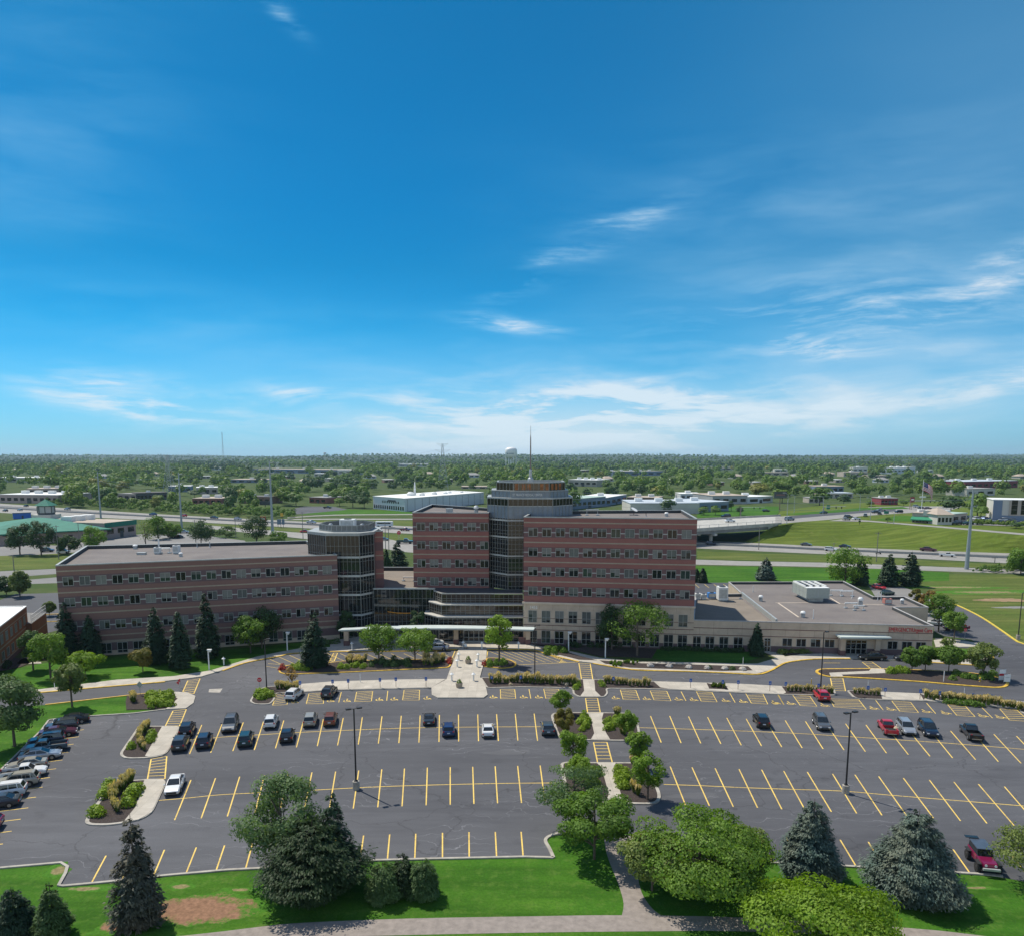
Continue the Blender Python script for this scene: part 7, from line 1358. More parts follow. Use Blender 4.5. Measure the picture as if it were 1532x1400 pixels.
quadsheet('rough_grass', M_rough, gp([(1043, 824), (1247, 831), (1532, 845.5), (1532, 851), (1440, 847.5), (1230, 840), (1043, 835.5)]), .014); quadsheet('rough_grass', M_rough, gp([(616, 800), (616, 810), (459, 796), (300, 784), (300, 782), (459, 791)]), .014)
# ---- embankment and plateau of the crossing road (7 m up)
ZP = 7.; M_bank = lawn_mat('bank_grass', (.115, .165, .022), (.17, .20, .04), .35)
tpx = [(1165, 785.5), (1200, 781), (1240, 779), (1300, 780), (1406, 789), (1532, 800), (1700, 814)]; bpx = [(1112, 811.2), (1150, 812.6), (1215, 815.6), (1300, 819.6), (1406, 824), (1532, 827.8), (1720, 834.8)]
T_, B_ = [(*G(x, y, ZP), ZP) for x, y in arc_poly(tpx, 4)], [(*G(x, y, 0), 0) for x, y in arc_poly(bpx, 4)]; mb = MB(); n = len(T_); rows_ = 6; vs = []
for j in range(rows_+1):
    f = j/rows_; g = f*f*(3-2*f)
    for a, b in zip(B_, T_): vs.append((a[0]+(b[0]-a[0])*f, a[1]+(b[1]-a[1])*f, ZP*g+.0+random.uniform(-.12, .12)*(0 < j < rows_)))
mb.mesh(vs, [(j*n+i, j*n+i+1, (j+1)*n+i+1, (j+1)*n+i) for j in range(rows_) for i in range(n-1)])
back = [(*G(x, y, ZP), ZP) for x, y in ((1760, 748), (1532, 748), (1400, 750), (1280, 752), (1215, 757), (1168, 764))]
mb.face(list(T_)+back)
bl = [(a[0]+(a[0]*.02), a[1]+25, 0) for a in back]
mb.mesh([*back, *bl], [(i+1, i, len(back)+i, len(back)+i+1) for i in range(len(back)-1)])
mb.face([T_[0], back[-1], (back[-1][0]-6, back[-1][1], 0), (T_[0][0]-6, T_[0][1], 0)]); mb.face([T_[0], (T_[0][0]-6, T_[0][1], 0), B_[0]])
structure(mb, 'embankment', M_bank)
def qz(name, m, pts, z): return quadsheet(name, m, gp(pts, ZP), ZP+z)
qz('road', M_hwy, [(1160, 783.6), (1200, 780), (1240, 777), (1262, 774.5), (1290, 771.5), (1340, 768), (1420, 763.5), (1440, 757), (1350, 757), (1300, 758.5), (1290, 762), (1240, 766), (1200, 770), (1160, 772.5)], .05)
qz('ramp', M_hwy, [(1262, 775.5), (1300, 778.2), (1406, 786.6), (1532, 797.4), (1680, 810), (1680, 813), (1532, 800), (1406, 788.8), (1300, 780), (1240, 778.8)], .04)
qz('lawn', M_lawn, [(1168, 768.6), (1240, 763.8), (1285, 759.6), (1350, 757.8), (1362, 760.5), (1300, 762.5), (1250, 766.4), (1200, 769.6)], .07)
qz('parking_area', M_old, [(1425, 781), (1450, 775), (1470, 771), (1560, 775), (1600, 785), (1532, 786.5), (1440, 785)], .04); qz('lawn', M_lawn, [(1310, 777), (1345, 770.6), (1366, 771.6), (1366, 779.8), (1340, 779.2)], .03)
qz('asphalt_lane', M_drive, [(1180, 771.5), (1240, 766.6), (1290, 762.8), (1340, 761), (1340, 764.5), (1290, 767), (1240, 770.8), (1180, 776)], .06)
# bridge
M_bc = mat('bridge_concrete', (.40, .385, .34), .9, .2, .4); M_bg = mat('bridge_girder', (.20, .20, .19), .9, .2, .4)
br = thing('road_bridge', 'wide concrete road bridge crossing the freeway right of the tower', 'bridge', (110, 380, 0))
p1, p2 = G(1020, 793.8, ZP), G(1168, 783.6, ZP); p3, p4 = G(1168, 771.5, ZP), G(1020, 776.8, ZP); v12 = (Vector(p2)-Vector(p1)).normalized(); p1 = tuple(Vector(p1)-v12*110); p4 = tuple(Vector(p4)-v12*110)
mb = MB(); mb.prism([p1, p2, p3, p4], ZP-.5, ZP, bottom=True); mb.build('deck', M_bc, br)
frb, Lb = frame_of(p1, p2); mb = MB(frb); mb.box(0, Lb, .02, .35, ZP-.7, ZP+.8); mb.build('parapet', M_bc, br); mb = MB(frb); mb.box(0, Lb, -.9, -.05, ZP-2.1, ZP-.5)
for k in range(1, 7): mb.box(0, Lb, -.9-k*6.2, -.2-k*6.2, ZP-2.1, ZP-.5)
mb.build('girder', M_bg, br)
mb = MB(frb)
for k in range(30): mb.box(Lb*k/29-.07, Lb*k/29+.07, .12, .24, ZP+.8, ZP+2.)
mb.box(0, Lb, .12, .24, ZP+1.9, ZP+2.02); mb.build('railing', M_galv, br)
for px in (1071, 1046):
    x, y = Zat(px, 800, 352)[:2]
    for k in range(5):
        c = Vector((x+14+k*3.3, y+k*8.6)) if False else Vector((x, y))+Vector((-v12.y, v12.x))*(3+k*9.5); mb = MB(); mb.tube((c.x, c.y, 0), (c.x, c.y, ZP-3), .8, .8, 10); mb.build('column', M_bc, br)
    c0 = Vector((x, y))+Vector((-v12.y, v12.x))*(0); c1 = c0+Vector((-v12.y, v12.x))*42; mb = MB(); q = [c0-v12*.9, c0+v12*.9, c1+v12*.9, c1-v12*.9]; mb.prism([tuple(w) for w in q], ZP-3, ZP-2.1, bottom=True); mb.build('pier_cap', M_bc, br)
ab0 = Vector(G(1138, 812.6)); mb = MB(); q = [Vector(p2)-v12*8.5, Vector(p2), Vector(p3), Vector(p3)-v12*8.5]; mb.prism([tuple(w) for w in q], 0, ZP-.5); mb.build('abutment', M_bc, br)
mb = MB(); w0 = Vector(p2)-v12*9; w1 = Vector(p2)+v12*.5; 
for k in range(13): c = w0.lerp(w1, k/12); 
mb.face([(w0.x, w0.y-.4, 0), (w1.x, w1.y-.4, 0), (w1.x, w1.y-.4, ZP+.6), (w0.x, w0.y-.4, ZP+.4)]); mb.build('wing_wall', M_bc, br)
fr_, LL_ = frame_of(p4, p3); mb = MB(fr_); mb.box(0, LL_, -.3, 0, ZP, ZP+.9); mb.build('parapet', M_bc, br)
for i, (x, y) in enumerate([(1160, 783.8), (1128, 785.5)]):
    pass
# ================================================================ FAR BUILDINGS
M_w = {'white': mat('white_wall', (.58, .60, .62), .8, .08, .05), 'beige': mat('beige_wall', (.40, .35, .29), .9, .1, .1), 'brown': mat('brown_wall', (.20, .12, .09), .9, .15, .1), 'brick': mat('far_red_brick', (.24, .10, .075), .9, .15, .1), 'grey': mat('grey_wall', (.33, .34, .34), .9, .1, .1), 'blue': mat('blue_grey_wall', (.15, .20, .27), .8, .1, .1), 'dark': mat('dark_wall', (.06, .065, .065), .7, .15, .1), 'pink': mat('pinkish_wall', (.38, .29, .26), .9, .1, .1), 'pale': mat('pale_wall', (.52, .50, .44), .9, .1, .1), 'maroon': mat('maroon_wall', (.22, .04, .05), .8, .1, .1)}
M_r = {'white': mat('white_roof', (.72, .72, .69), .8, .08, .05), 'grey': mat('grey_roof', (.30, .29, .27), .9, .15, .05), 'tan': mat('tan_roof', (.40, .33, .26), .9, .15, .05), 'green': mat('pale_green_roof', (.36, .46, .40), .8, .1, .05), 'blue': mat('pale_blue_roof', (.45, .50, .54), .8, .1, .05), 'dark': mat('dark_roof', (.10, .09, .085), .9, .15, .05), 'orange': mat('orange_roof', (.55, .26, .10), .8)}
RECTS = []
def bldg(x0, y0, x1, y1, ytop, depth, wall, roof, label, wins=6, z=0., units=2, wh=.45, name='building', cat='building', side=None, door=True, gable=False):
    a, b = G(x0, y0, z), G(x1, y1, z); h = top((a[0], a[1]), ytop)-z if z == 0 else (H+( (CY-ytop)/F0*a[1]*cp-a[1]*sp)/(cp+(CY-ytop)/F0*sp))-z
    u = (Vector(b)-Vector(a)).normalized(); nn = Vector((-u.y, u.x)); P_ = [a, b, tuple(Vector(b)+nn*depth), tuple(Vector(a)+nn*depth)]; RECTS.append((min(x0, x1), max(x0, x1), min(ytop, y0), max(y0, y1)))
    t = thing(name, label, cat, (*a, z)); wm = M_w[wall]; rm = M_r[roof]; fr_, L_ = frame_of(a, b, z)
    mb = MB(); mb.prism(P_, z-.5, z+h-.4); mb.build('wall', wm, t)
    if gable:
        c = Vector((P_[0][0]+P_[2][0], P_[0][1]+P_[2][1]))/2; mb = MB(); ii = inset(P_, -.8); r0, r1 = (Vector(ii[0])+Vector(ii[3]))/2+u*depth*.3, (Vector(ii[1])+Vector(ii[2]))/2-u*depth*.3; zt_ = z+h-.4; vs = [(*q, zt_) for q in ii]+[(r0.x, r0.y, zt_+depth*.22), (r1.x, r1.y, zt_+depth*.22)]; mb.mesh(vs, [(0, 1, 5, 4), (1, 2, 5), (2, 3, 4, 5), (3, 0, 4)]); mb.build('roof', rm, t)
    else: mb = MB(); mb.prism(inset(P_, -.25), z+h-.4, z+h); mb.build('roof', rm, t)
    for k in range(wins):
        u0 = L_*(k+.2)/wins; mb = MB(fr_); mb.box(u0, u0+L_/wins*.6, 0, .12, h*wh-min(1.2, h*.2), h*wh+min(1.2, h*.2)); mb.build('window', M_gl[2], t)
    if door: mb = MB(fr_); mb.box(L_*.47, L_*.47+min(4, L_*.1), 0, .16, 0, min(3.2, h*.5)); mb.build('door', M_w['dark'], t)
    for k in range(units): c = Vector(a)+u*L_*(k+.6)/(units+.3)+nn*depth*.5; mb = MB(); s_ = min(4., depth*.15); mb.cbox((c.x, c.y, z+h+s_*.3), (s_*1.3, s_, s_*.6)); mb.build('rooftop_box', M_r['white'], t)
    return t, P_, h
# the white warehouse behind the tower is seen by its corner
wa, wb, wc = G(558.6, 760.5), G(606, 765), G(724, 753); hW = top(wb, 745); t = thing('warehouse', 'large white warehouse with a bright roof left of the tower', 'building', (*wb, 0)); wd = (wa[0]+wc[0]-wb[0], wa[1]+wc[1]-wb[1]); RECTS.append((556, 725, 736, 765))
mb = MB(); mb.prism([wa, wb, wc, wd], -.5, hW-.3); mb.build('wall', M_w['white'], t); mb = MB(); mb.prism(inset([wa, wb, wc, wd], -.3), hW-.3, hW); mb.build('roof', M_r['white'], t)
frw, Lw = frame_of(wa, wb)
for k in range(14): mb = MB(frw); u_ = Lw*(k+.4)/14.5; mb.box(u_, u_+1.6, 0, .12, .8, 3.4); mb.build('window', M_gl[2], t)
for k in range(8): mb = MB(frw); u_ = Lw*(k+4.4)/14.5; mb.box(u_, u_+1.3, 0, .12, hW*.55, hW*.55+1.6); mb.build('window', M_gl[2], t)
mb = MB(frw); mb.box(Lw*.48, Lw*.72, 0, .2, hW*.66, hW*.8); mb.build('sign_board', M_w['dark'], t)
frv, Lv = frame_of(wb, wc)
for k in range(12): mb = MB(frv); u_ = Lv*(k+.3)/12; mb.box(u_, u_+.5, 0, .12, .2, hW*.9); mb.build('rain_pipe', M_w['grey'], t)
for k, (fx, fy, s_) in enumerate([(.25, .5, 5), (.33, .35, 3.5), (.5, .4, 3.5), (.6, .3, 3), (.7, .4, 2.6), (.82, .3, 2.2)]):
    c = Vector(wb).lerp(Vector(wc), fx)+(Vector(wa)-Vector(wb))*fy; mb = MB(); mb.lathe((c.x, c.y, hW), [(s_*.6, 0), (s_*.6, s_*.3), (s_*.3, s_*.55)], 10); mb.build('roof_vent', M_r['white'], t)
c = Vector(wb).lerp(Vector(wc), .3)+(Vector(wa)-Vector(wb))*.5; mb = MB(); mb.tube((c.x, c.y, hW), (c.x, c.y, hW+10), 1., .35, 8); mb.build('stack', M_r['white'], t)
for r_ in [(0, 752, 88, 753, 739, 40, 'pink', 'white', 'long pinkish shopping strip with a white roof beyond the freeway, far left', 9, 0, 4), (40, 740, 98, 739, 731, 30, 'pink', 'tan', 'low pinkish building behind the shopping strip', 5, 0, 3), (-12, 721, 68, 721, 714, 40, 'pale', 'white', 'distant pale long roof among the trees, far left', 4, 0, 2), (176, 748, 204, 748.5, 738, 14, 'pink', 'grey', 'small pinkish office block beside the dark glass office', 3, 0, 0), (204, 748.5, 251, 747, 737, 16, 'dark', 'dark', 'dark glass office block beyond the freeway', 8, 0, 1),
           (252, 736, 286, 735.6, 727, 22, 'blue', 'white', 'white roofed block with blue trim among the trees', 4, 0, 1), (294, 739, 326, 738.5, 729, 22, 'beige', 'white', 'beige box building right of the blue trimmed block', 3, 0, 2), (288, 754, 332, 754, 745, 26, 'brick', 'tan', 'low red brick building beyond the freeway, left of the big tree', 5, 0, 2), (358, 752, 404, 753, 742, 18, 'brown', 'dark', 'brown building with a tower gable beside the steel pole', 5, 0, 2), (463, 752, 488, 753, 743, 22, 'brick', 'grey', 'red brick building at the curved parking lot', 3, 0, 1),
           (378, 707, 512, 709, 701, 60, 'blue', 'tan', 'very long low factory near the horizon, left of the tower', 8, 0, 3), (345, 722, 400, 722, 717, 40, 'blue', 'tan', 'low factory with a tan roof in the woods', 5, 0, 1), (470, 713, 486, 713, 708, 25, 'pale', 'white', 'small bright white roof in the woods', 2, 0, 0), (505, 710, 538, 710, 702.5, 34, 'pale', 'white', 'white roof with an orange end in the woods', 3, 0, 0), (596, 698, 640, 698, 694.5, 60, 'grey', 'white', 'distant grey block with white plant right at the horizon', 4, 0, 4), (690, 731, 728, 731, 727.5, 25, 'beige', 'tan', 'low beige roof just left of the drum', 3, 0, 0),
           (856, 762, 906, 757, 746, 60, 'blue', 'green', 'blue walled hall with a pale green roof right of the drum', 7, 0, 3), (906, 757, 937, 751, 744, 26, 'blue', 'white', 'white fronted blue building behind the tower parapet', 4, 0, 1), (938, 752, 984, 753, 743, 24, 'brown', 'tan', 'small brown building with tanks on its roof', 4, 0, 2), (943, 768, 1046, 768, 752, 42, 'pale', 'blue', 'long pale hall with a blue edged roof behind the tower', 0, 0, 3), (1046, 766, 1090, 764, 751, 40, 'blue', 'blue', 'blue grey annex at the right end of the long pale hall', 3, 0, 1), (1066, 754, 1118, 753.5, 741, 44, 'grey', 'tan', 'grey hall with a tan roof above the bridge', 4, 0, 2), (1118, 753, 1156, 751, 743, 30, 'white', 'white', 'white hall beside the dark billboard', 2, 0, 1),
           (850, 727, 893, 728, 717, 40, 'beige', 'white', 'white green roofed market hall behind the drum', 5, 0, 4), (917, 712, 992, 711, 705, 50, 'blue', 'grey', 'long dark blue roof in the woods right of the drum', 6, 0, 5), (1018, 746, 1050, 746, 738, 24, 'white', 'white', 'white building behind the row of conifers', 4, 0, 1), (1045, 703, 1096, 703, 699.5, 40, 'grey', 'tan', 'distant tan roofs near the horizon, right of the tower', 3, 0, 0), (1220, 736, 1262, 736, 727, 26, 'blue', 'tan', 'blue grey building with a pale gable left of the flag', 5, 0, 1), (1228, 745, 1276, 745, 737, 20, 'beige', 'blue', 'low shop with a blue awning roof left of the flag', 5, 0, 1),
           (1159, 706, 1178, 706, 702, 25, 'pale', 'white', 'small pale roof in the far woods', 2, 0, 0), (1143, 711, 1180, 711, 706.5, 25, 'beige', 'tan', 'tan roof in the far woods left of the white gabled one', 3, 0, 0), (1262, 713, 1298, 713, 706, 30, 'beige', 'tan', 'beige long building in the far woods', 4, 0, 1), (1276, 706, 1298, 706, 699, 25, 'pale', 'white', 'white gabled building in the far woods', 3, 0, 1), (1337, 709, 1369, 708, 699.5, 30, 'white', 'white', 'bright white stepped building in the far woods on the right', 6, 0, 3), (1378, 707, 1396, 707, 703, 20, 'white', 'white', 'smaller white house right of the stepped white building', 3, 0, 1),
           (1300, 715, 1330, 715, 711, 30, 'beige', 'tan', 'long tan roof under the stepped white building', 4, 0, 0), (1443, 731, 1522, 729, 720, 46, 'maroon', 'blue', 'long maroon plant with white tanks on its roof', 9, 0, 3), (1446, 742, 1488, 741, 731, 24, 'pale', 'grey', 'pale block in front of the maroon plant', 3, 0, 1), (1210, 752, 1232, 752, 744, 14, 'beige', 'grey', 'low beige house in front of the dark trees', 3, 0, 0),
           (1318, 755, 1343, 755, 744.5, 14, 'maroon', 'grey', 'small red restaurant with a dark roof edge', 5, ZP, 2)]:
    x0, y0, x1, y1, yt, dp, w_, r2, lab, wn, z_, un = r_; bldg(x0, y0, x1, y1, yt, dp, w_, r2, lab, wn, z_, un)
for i, (x, y) in enumerate([(22, 705), (90, 708), (150, 716), (205, 722), (232, 712), (300, 716), (322, 703), (430, 716), (452, 724), (492, 720), (548, 716), (575, 722), (640, 712), (668, 721), (702, 714), (870, 706), (905, 720), (1000, 722), (1030, 714), (1066, 726), (1098, 716), (1126, 726), (1188, 716), (1206, 724), (1236, 712), (1250, 722), (1318, 722), (1350, 726), (1398, 716), (1420, 722), (1470, 712), (1500, 706), (1526, 716)]):
    w = 4+(i*7) % 9+(y-700)*.25; z_ = ('far left woods', 'left woods', 'woods left of the tower', 'woods right of the drum', 'right woods', 'far right woods')[min(5, int(x/260))]
    t = bldg(x, y, x+w, y-.2, y-2.2-(y-700)*.12, 16, ('pale', 'beige', 'white', 'brown')[i % 4], ('tan', 'white', 'grey', 'white')[(i*3) % 4], 'small %s house half hidden in the %s' % (('pale', 'beige', 'white', 'brown')[i % 4], z_), 2, 0, 0, name='house', cat='house', gable=i % 2 == 0, door=False)[0]; t['group'] = 'small %s houses in the %s' % (('pale', 'beige', 'white', 'brown')[i % 4], z_)
# hotel on the plateau
t, P_, hh = bldg(1484, 777.5, 1580, 780, 746.5, 18, 'pale', 'white', 'four storey hotel with blue end and grey bays at the right edge', 0, ZP, 0, name='hotel', door=False)
frh, Lh = frame_of(P_[0], P_[1], ZP); mb = MB(frh); mb.box(0, 4, 0, .25, 0, hh-.4); mb.build('blue_corner', M_w['blue'], t); mb = MB(frh); mb.box(4, Lh, 0, .2, 0, hh*.24); mb.build('blue_base', M_w['blue'], t)
for b_ in range(4):
    u_ = 7+b_*15.5; mb = MB(frh); mb.box(u_, u_+9, 0, .3, hh*.24, hh-.6); by = mb.build('bay', M_w['brown'] if b_ % 2 else M_w['beige'], t)
    for k in range(2):
        for f_ in range(3): mb = MB(frh); mb.box(u_+1+k*4.2, u_+3.6+k*4.2, .3, .4, hh*(.30+f_*.23), hh*(.30+f_*.23)+2.3); mb.build('window', M_gl[2], by)
# green awning restaurant
t, P_, hh = bldg(1364, 781, 1405, 783, 766, 14, 'beige', 'tan', 'restaurant with a long green awning on the embankment', 0, ZP, 3, name='restaurant', door=False); M_gr = mat('green_awning', (.02, .22, .11), .6, .1, .3)
fq, Lq = frame_of(P_[0], P_[1], ZP); mb = MB(fq); mb.mesh([(0, .1, hh*.62), (Lq, .1, hh*.62), (Lq, 3.4, hh*.38), (0, 3.4, hh*.38), (0, 3.4, hh*.28), (Lq, 3.4, hh*.28)], [(0, 1, 2, 3)[::-1], (3, 2, 5, 4)[::-1]]); mb.build('awning', M_gr, t)
for k in range(8): mb = MB(fq); mb.box(Lq*(k+.15)/8, Lq*(k+.85)/8, .02, .2, .4, hh*.34); mb.build('window', M_gl[2], t)
mb = MB(fq); mb.box(Lq*.4, Lq*.72, 0, .4, hh*.75, hh*1.25); mb.build('sign_board', M_w['pale'], t)
t, P_, hh = bldg(1402, 784.5, 1424, 784.5, 768, 14, 'pale', 'tan', 'hip roofed end pavilion of the green awning restaurant', 4, ZP, 0, name='pavilion', door=False, gable=True); M_w['roofbrown'] = M_w['brown']
t, P_, hh = bldg(1424, 782, 1446, 780, 768, 12, 'beige', 'green', 'low right wing of the restaurant with green panels', 2, ZP, 1, name='restaurant_wing', door=False)
# green roofed hall on the left
M_gm = mat('green_metal_roof', (.018, .17, .115), .8, .12, .2); t = thing('market_hall', 'low hall with broad green metal roofs and a glazed lantern, left', 'building', (*G(80, 805), 0)); RECTS.append((0, 205, 765, 812))
A_, B2_, = G(-40, 818), G(159, 806.5); u = (Vector(B2_)-Vector(A_)).normalized(); nn = Vector((-u.y, u.x)); Lh_ = (Vector(B2_)-Vector(A_)).length
hq_ = 5.2; Pq = [A_, B2_, tuple(Vector(B2_)+nn*48), tuple(Vector(A_)+nn*48)]; mb = MB(); mb.prism(Pq, 0, hq_); mb.build('wall', M_w['pink'], t)
ii = inset(Pq, -2.2); r0 = Vector(A_)+u*26+nn*24; r1 = Vector(B2_)-u*24+nn*24; mb = MB(); mb.mesh([(*q, hq_) for q in ii]+[(r0.x, r0.y, hq_+5), (r1.x, r1.y, hq_+5)], [(0, 1, 5, 4), (1, 2, 5), (2, 3, 4, 5), (3, 0, 4)]); mb.mesh([(*q, hq_-.5) for q in ii]+[(*q, hq_) for q in ii], [(i, (i+1) % 4, 4+(i+1) % 4, 4+i) for i in range(4)]); mb.build('roof', M_gm, t)
for k in range(9): fq = frame_of(A_, B2_)[0]; mb = MB(fq); mb.box(Lh_*(k+.3)/9, Lh_*(k+.6)/9, 0, .15, .8, 3.2); mb.build('window', M_gl[2], t)
lx, ly = G(72, 797); lz = hq_+4.2; lr_ = 4.; mb = MB(); mb.prism([(lx+lr_*1.7*math.cos(R(45+90*k)), ly+lr_*1.7*math.sin(R(45+90*k))) for k in range(4)], lz-2.4, lz+.3); ln_ = mb.build('lantern_base', M_w['pale'], t)
mb = MB(); oc = [(lx+lr_*math.cos(R(22.5+45*k)), ly+lr_*math.sin(R(22.5+45*k))) for k in range(8)]; mb.prism(oc, lz+.3, lz+1.2); mb.prism(oc, lz+4.3, lz+4.8, bottom=True)
for q in oc: mb.tube((*q, lz+1.2), (*q, lz+4.3), .2)
mb.build('lantern_frame', M_w['dark'], ln_); mb = MB(); mb.prism(inset(oc, .15), lz+1.2, lz+4.3); mb.build('lantern_glass', mat('milky_glass', (.35, .36, .36), .2, .1), ln_)
mb = MB(); oe = [(lx+5.6*math.cos(R(45+90*k)), ly+5.6*math.sin(R(45+90*k))) for k in range(4)]
mb.mesh([(*q, lz+4.8) for q in oe]+[(lx, ly, lz+8.)], [(0, 1, 4), (1, 2, 4), (2, 3, 4), (3, 0, 4)]); mb.build('lantern_roof', M_gm, ln_)
t2, P_, hh = bldg(158, 806, 204, 800, 782, 50, 'pink', 'tan', 'flat roofed pink walled rear part of the green roofed hall', 3, 0, 3, name='store_building'); mb = MB(); fz, Lz = frame_of(P_[0], P_[1]); mb.fr = fz; mb.box(-.3, Lz+.3, .3, .5, hh-2.2, hh+.1); mb.build('green_fascia', M_gm, t2)
t = bldg(20, 776, 47, 775, 766.5, 10, 'blue', 'grey', 'bright blue fronted shop behind the green roofed hall', 0, 0, 0, name='shop')[0]; [c for c in bpy.data.objects if c.parent is t and c.name.startswith('wall')][0].data.materials[0] = mat('bright_blue_wall', (.02, .12, .45), .6, .05)
t = thing('canopy_entrance', 'small green gabled porch at the left edge below the green roofed hall', 'porch', (*G(14, 812), 0)); x, y = G(14, 814); mb = MB(); mb.mesh([(x-8, y-4, 4.2), (x+8, y-4, 4.2), (x+8, y+7, 4.2), (x-8, y+7, 4.2), (x-3, y+1.5, 7.2), (x+3, y+1.5, 7.2)], [(0, 1, 5, 4), (1, 2, 5), (2, 3, 4, 5), (3, 0, 4)]); mb.build('roof', M_gm, t)
for s in (-7, 7): mb = MB(); mb.cbox((x+s, y-3, 2.1), (1, 1, 4.2)); mb.build('column', M_w['pink'], t)
# ================================================================ POLES, PYLONS, TOWERS
def steelpole(px, py, ytop, r0, r1, label, z=0, arms=True, m=None, name='power_pole'):
    X, Y = G(px, py, z); h = top((X, Y), ytop); t = thing(name, label, 'power pole', (X, Y, z)); mb = MB(); mb.tube((X, Y, z), (X, Y, h), r0, r1, 10); mb.build('pole', m or M_steel, t)
    if arms: mb = MB(); [mb.tube((X, Y, h-k), (X+s*2.2, Y+.4, h-k+.5), .14, .08) for k, s in ((1, 1), (3.5, -1), (6, 1))]; mb.build('crossarm', m or M_steel, t)
    else: mb = MB(); mb.cbox((X, Y, h-.5), (2.2, .12, .14)); mb.build('crossarm', m or M_steel, t)
    return (X, Y, h)
PP = [steelpole(151, 775, 706, .62, .3, 'steel power pole rising behind the green roofed hall'), steelpole(272, 789.5, 707, .62, .3, 'steel power pole between the far car park and the freeway'), steelpole(408, 800, 690, .72, .3, 'thick steel power pole left of the glass turret'), steelpole(1446, 851, 732, .72, .28, 'thick steel power pole on the right grass verge')]
for (x, y, yt, l) in [(22.5, 867, 830, 'short wooden pole on the rough grass, far left'), (88, 836, 785, 'wooden utility pole with crossarm beside the low dark tree'), (119, 813, 781, 'wooden utility pole in front of the green roofed hall'), (293, 811, 777, 'slim pole beside the dense dark tree'), (353, 804, 777, 'slim pole in the far car park near the bushes'), (453.5, 806, 765, 'wooden pole just left of the glass turret'), (577, 826, 780, 'wooden pole right of the brick stair block'), (582, 830, 790, 'second wooden pole right of the brick stair block'), (1135, 822, 787, 'thin pole on the verge under the bridge'), (1311, 840, 795, 'thin pole at the freeway verge on the right'), (1247, 826, 811, 'dark short pole by the white SUV on the freeway'), (1488, 842, 832, 'short black and white marker pole at the freeway edge')]:
    steelpole(x, y, yt, .16, .12, l, arms=False, m=mat('grey_wood', (.22, .20, .18), .9), name='utility_pole')
for (x, y, yt, l) in [(1177, 783.5, 737, 'tall lamp pole above the bridge abutment'), (1188, 767, 740, 'lamp pole beside the crossing road'), (1231, 769, 742, 'curved lamp pole left of the intersection'), (1286, 765, 738, 'lamp pole at the intersection'), (1302, 777, 744, 'lamp pole at the ramp corner'), (1337, 783, 765, 'short lamp pole beside the restaurant lawn')]:
    X, Y = G(x, y, ZP); h = top((X, Y), yt); t = thing('street_lamp', l, 'street lamp', (X, Y, ZP)); mb = MB(); mb.tube((X, Y, ZP), (X, Y, h-.8), .16, .1, 7); mb.tube((X, Y, h-.8), (X-1.4, Y, h), .08); mb.build('pole', M_galv, t); mb = MB(); mb.cbox((X-2., Y, h), (1.2, .5, .2)); mb.build('lamp_head', M_galv, t)
def lattice(px, Y, ytop, w, label, arms, name='transmission_tower', z=0.):
    X, _, h = Zat(px, ytop, Y); t = thing(name, label, 'pylon', (X, Y, 0)); mb = MB(); n = 9; rr = .16
    wid = lambda f: w*(1-f)**1.3*.5+.7
    for k in range(n):
        f0, f1 = k/n, (k+1)/n; w0, w1 = wid(f0), wid(f1); z0, z1 = h*f0, h*f1
        for sx in (-1, 1):
            for sy in (-1, 1): mb.tube((X+sx*w0, Y+sy*w0, z0), (X+sx*w1, Y+sy*w1, z1), rr, rr, 4, caps=False)
        for sy in (-1, 1): mb.tube((X-w0, Y+sy*w0, z0), (X+w1, Y+sy*w1, z1), rr*.7, rr*.7, 4, caps=False); mb.tube((X+w0, Y+sy*w0, z0), (X-w1, Y+sy*w1, z1), rr*.7, rr*.7, 4, caps=False); mb.tube((X-w1, Y+sy*w1, z1), (X+w1, Y+sy*w1, z1), rr*.7, rr*.7, 4, caps=False)
    mb.build('lattice_body', M_galv, t)
    for f, aw in arms:
        mb = MB(); za_ = h*f; ww = wid(f)
        for s in (-1, 1): mb.tube((X+s*ww, Y, za_), (X+s*aw, Y, za_+.6), rr, rr*.7, 4); mb.tube((X+s*ww, Y, za_-2.5), (X+s*aw, Y, za_+.6), rr, rr*.7, 4)
        mb.build('crossarm', M_galv, t)
    return (X, Y, h)
la = lattice(662, 880, 664, 11, 'lattice transmission tower with a wide head left of the water tower', [(.99, 6.2), (.86, 8.5), (.70, 10)]); lb = lattice(250, 720, 681, 9, 'lattice transmission tower in the trees on the left', [(.98, 4), (.85, 6), (.72, 7)])
lattice(332, 2600, 647, 6, 'slender radio mast on the left horizon', [], 'radio_mast')
def wire(a, b, sag, label):
    mb = MB(); n = 10; P_ = [(a[0]+(b[0]-a[0])*k/n, a[1]+(b[1]-a[1])*k/n, a[2]+(b[2]-a[2])*k/n-sag*4*(k/n)*(1-k/n)) for k in range(n+1)]
    for p, q in zip(P_, P_[1:]): mb.tube(p, q, .055, .055, 4, caps=False)
    tag(mb.build('power_line', mat('wire_metal', (.30, .32, .33), .5, 0), loc=a), label, 'power line')
off = [(2.2, 1, 'top'), (-2.2, 3.5, 'middle'), (2.2, 6, 'lowest')]
for i, (a, b, s_) in enumerate([(PP[0], PP[1], 'between the hall and the second steel pole'), (PP[1], PP[2], 'between the second and the thick left steel pole'), (PP[2], PP[3], 'crossing behind the tower to the right steel pole')]):
    for dx, dz, nm in off: wire((a[0]+dx, a[1], a[2]-dz), (b[0]+dx, b[1], b[2]-dz), 3. if i < 2 else 7., nm+' power line '+s_)
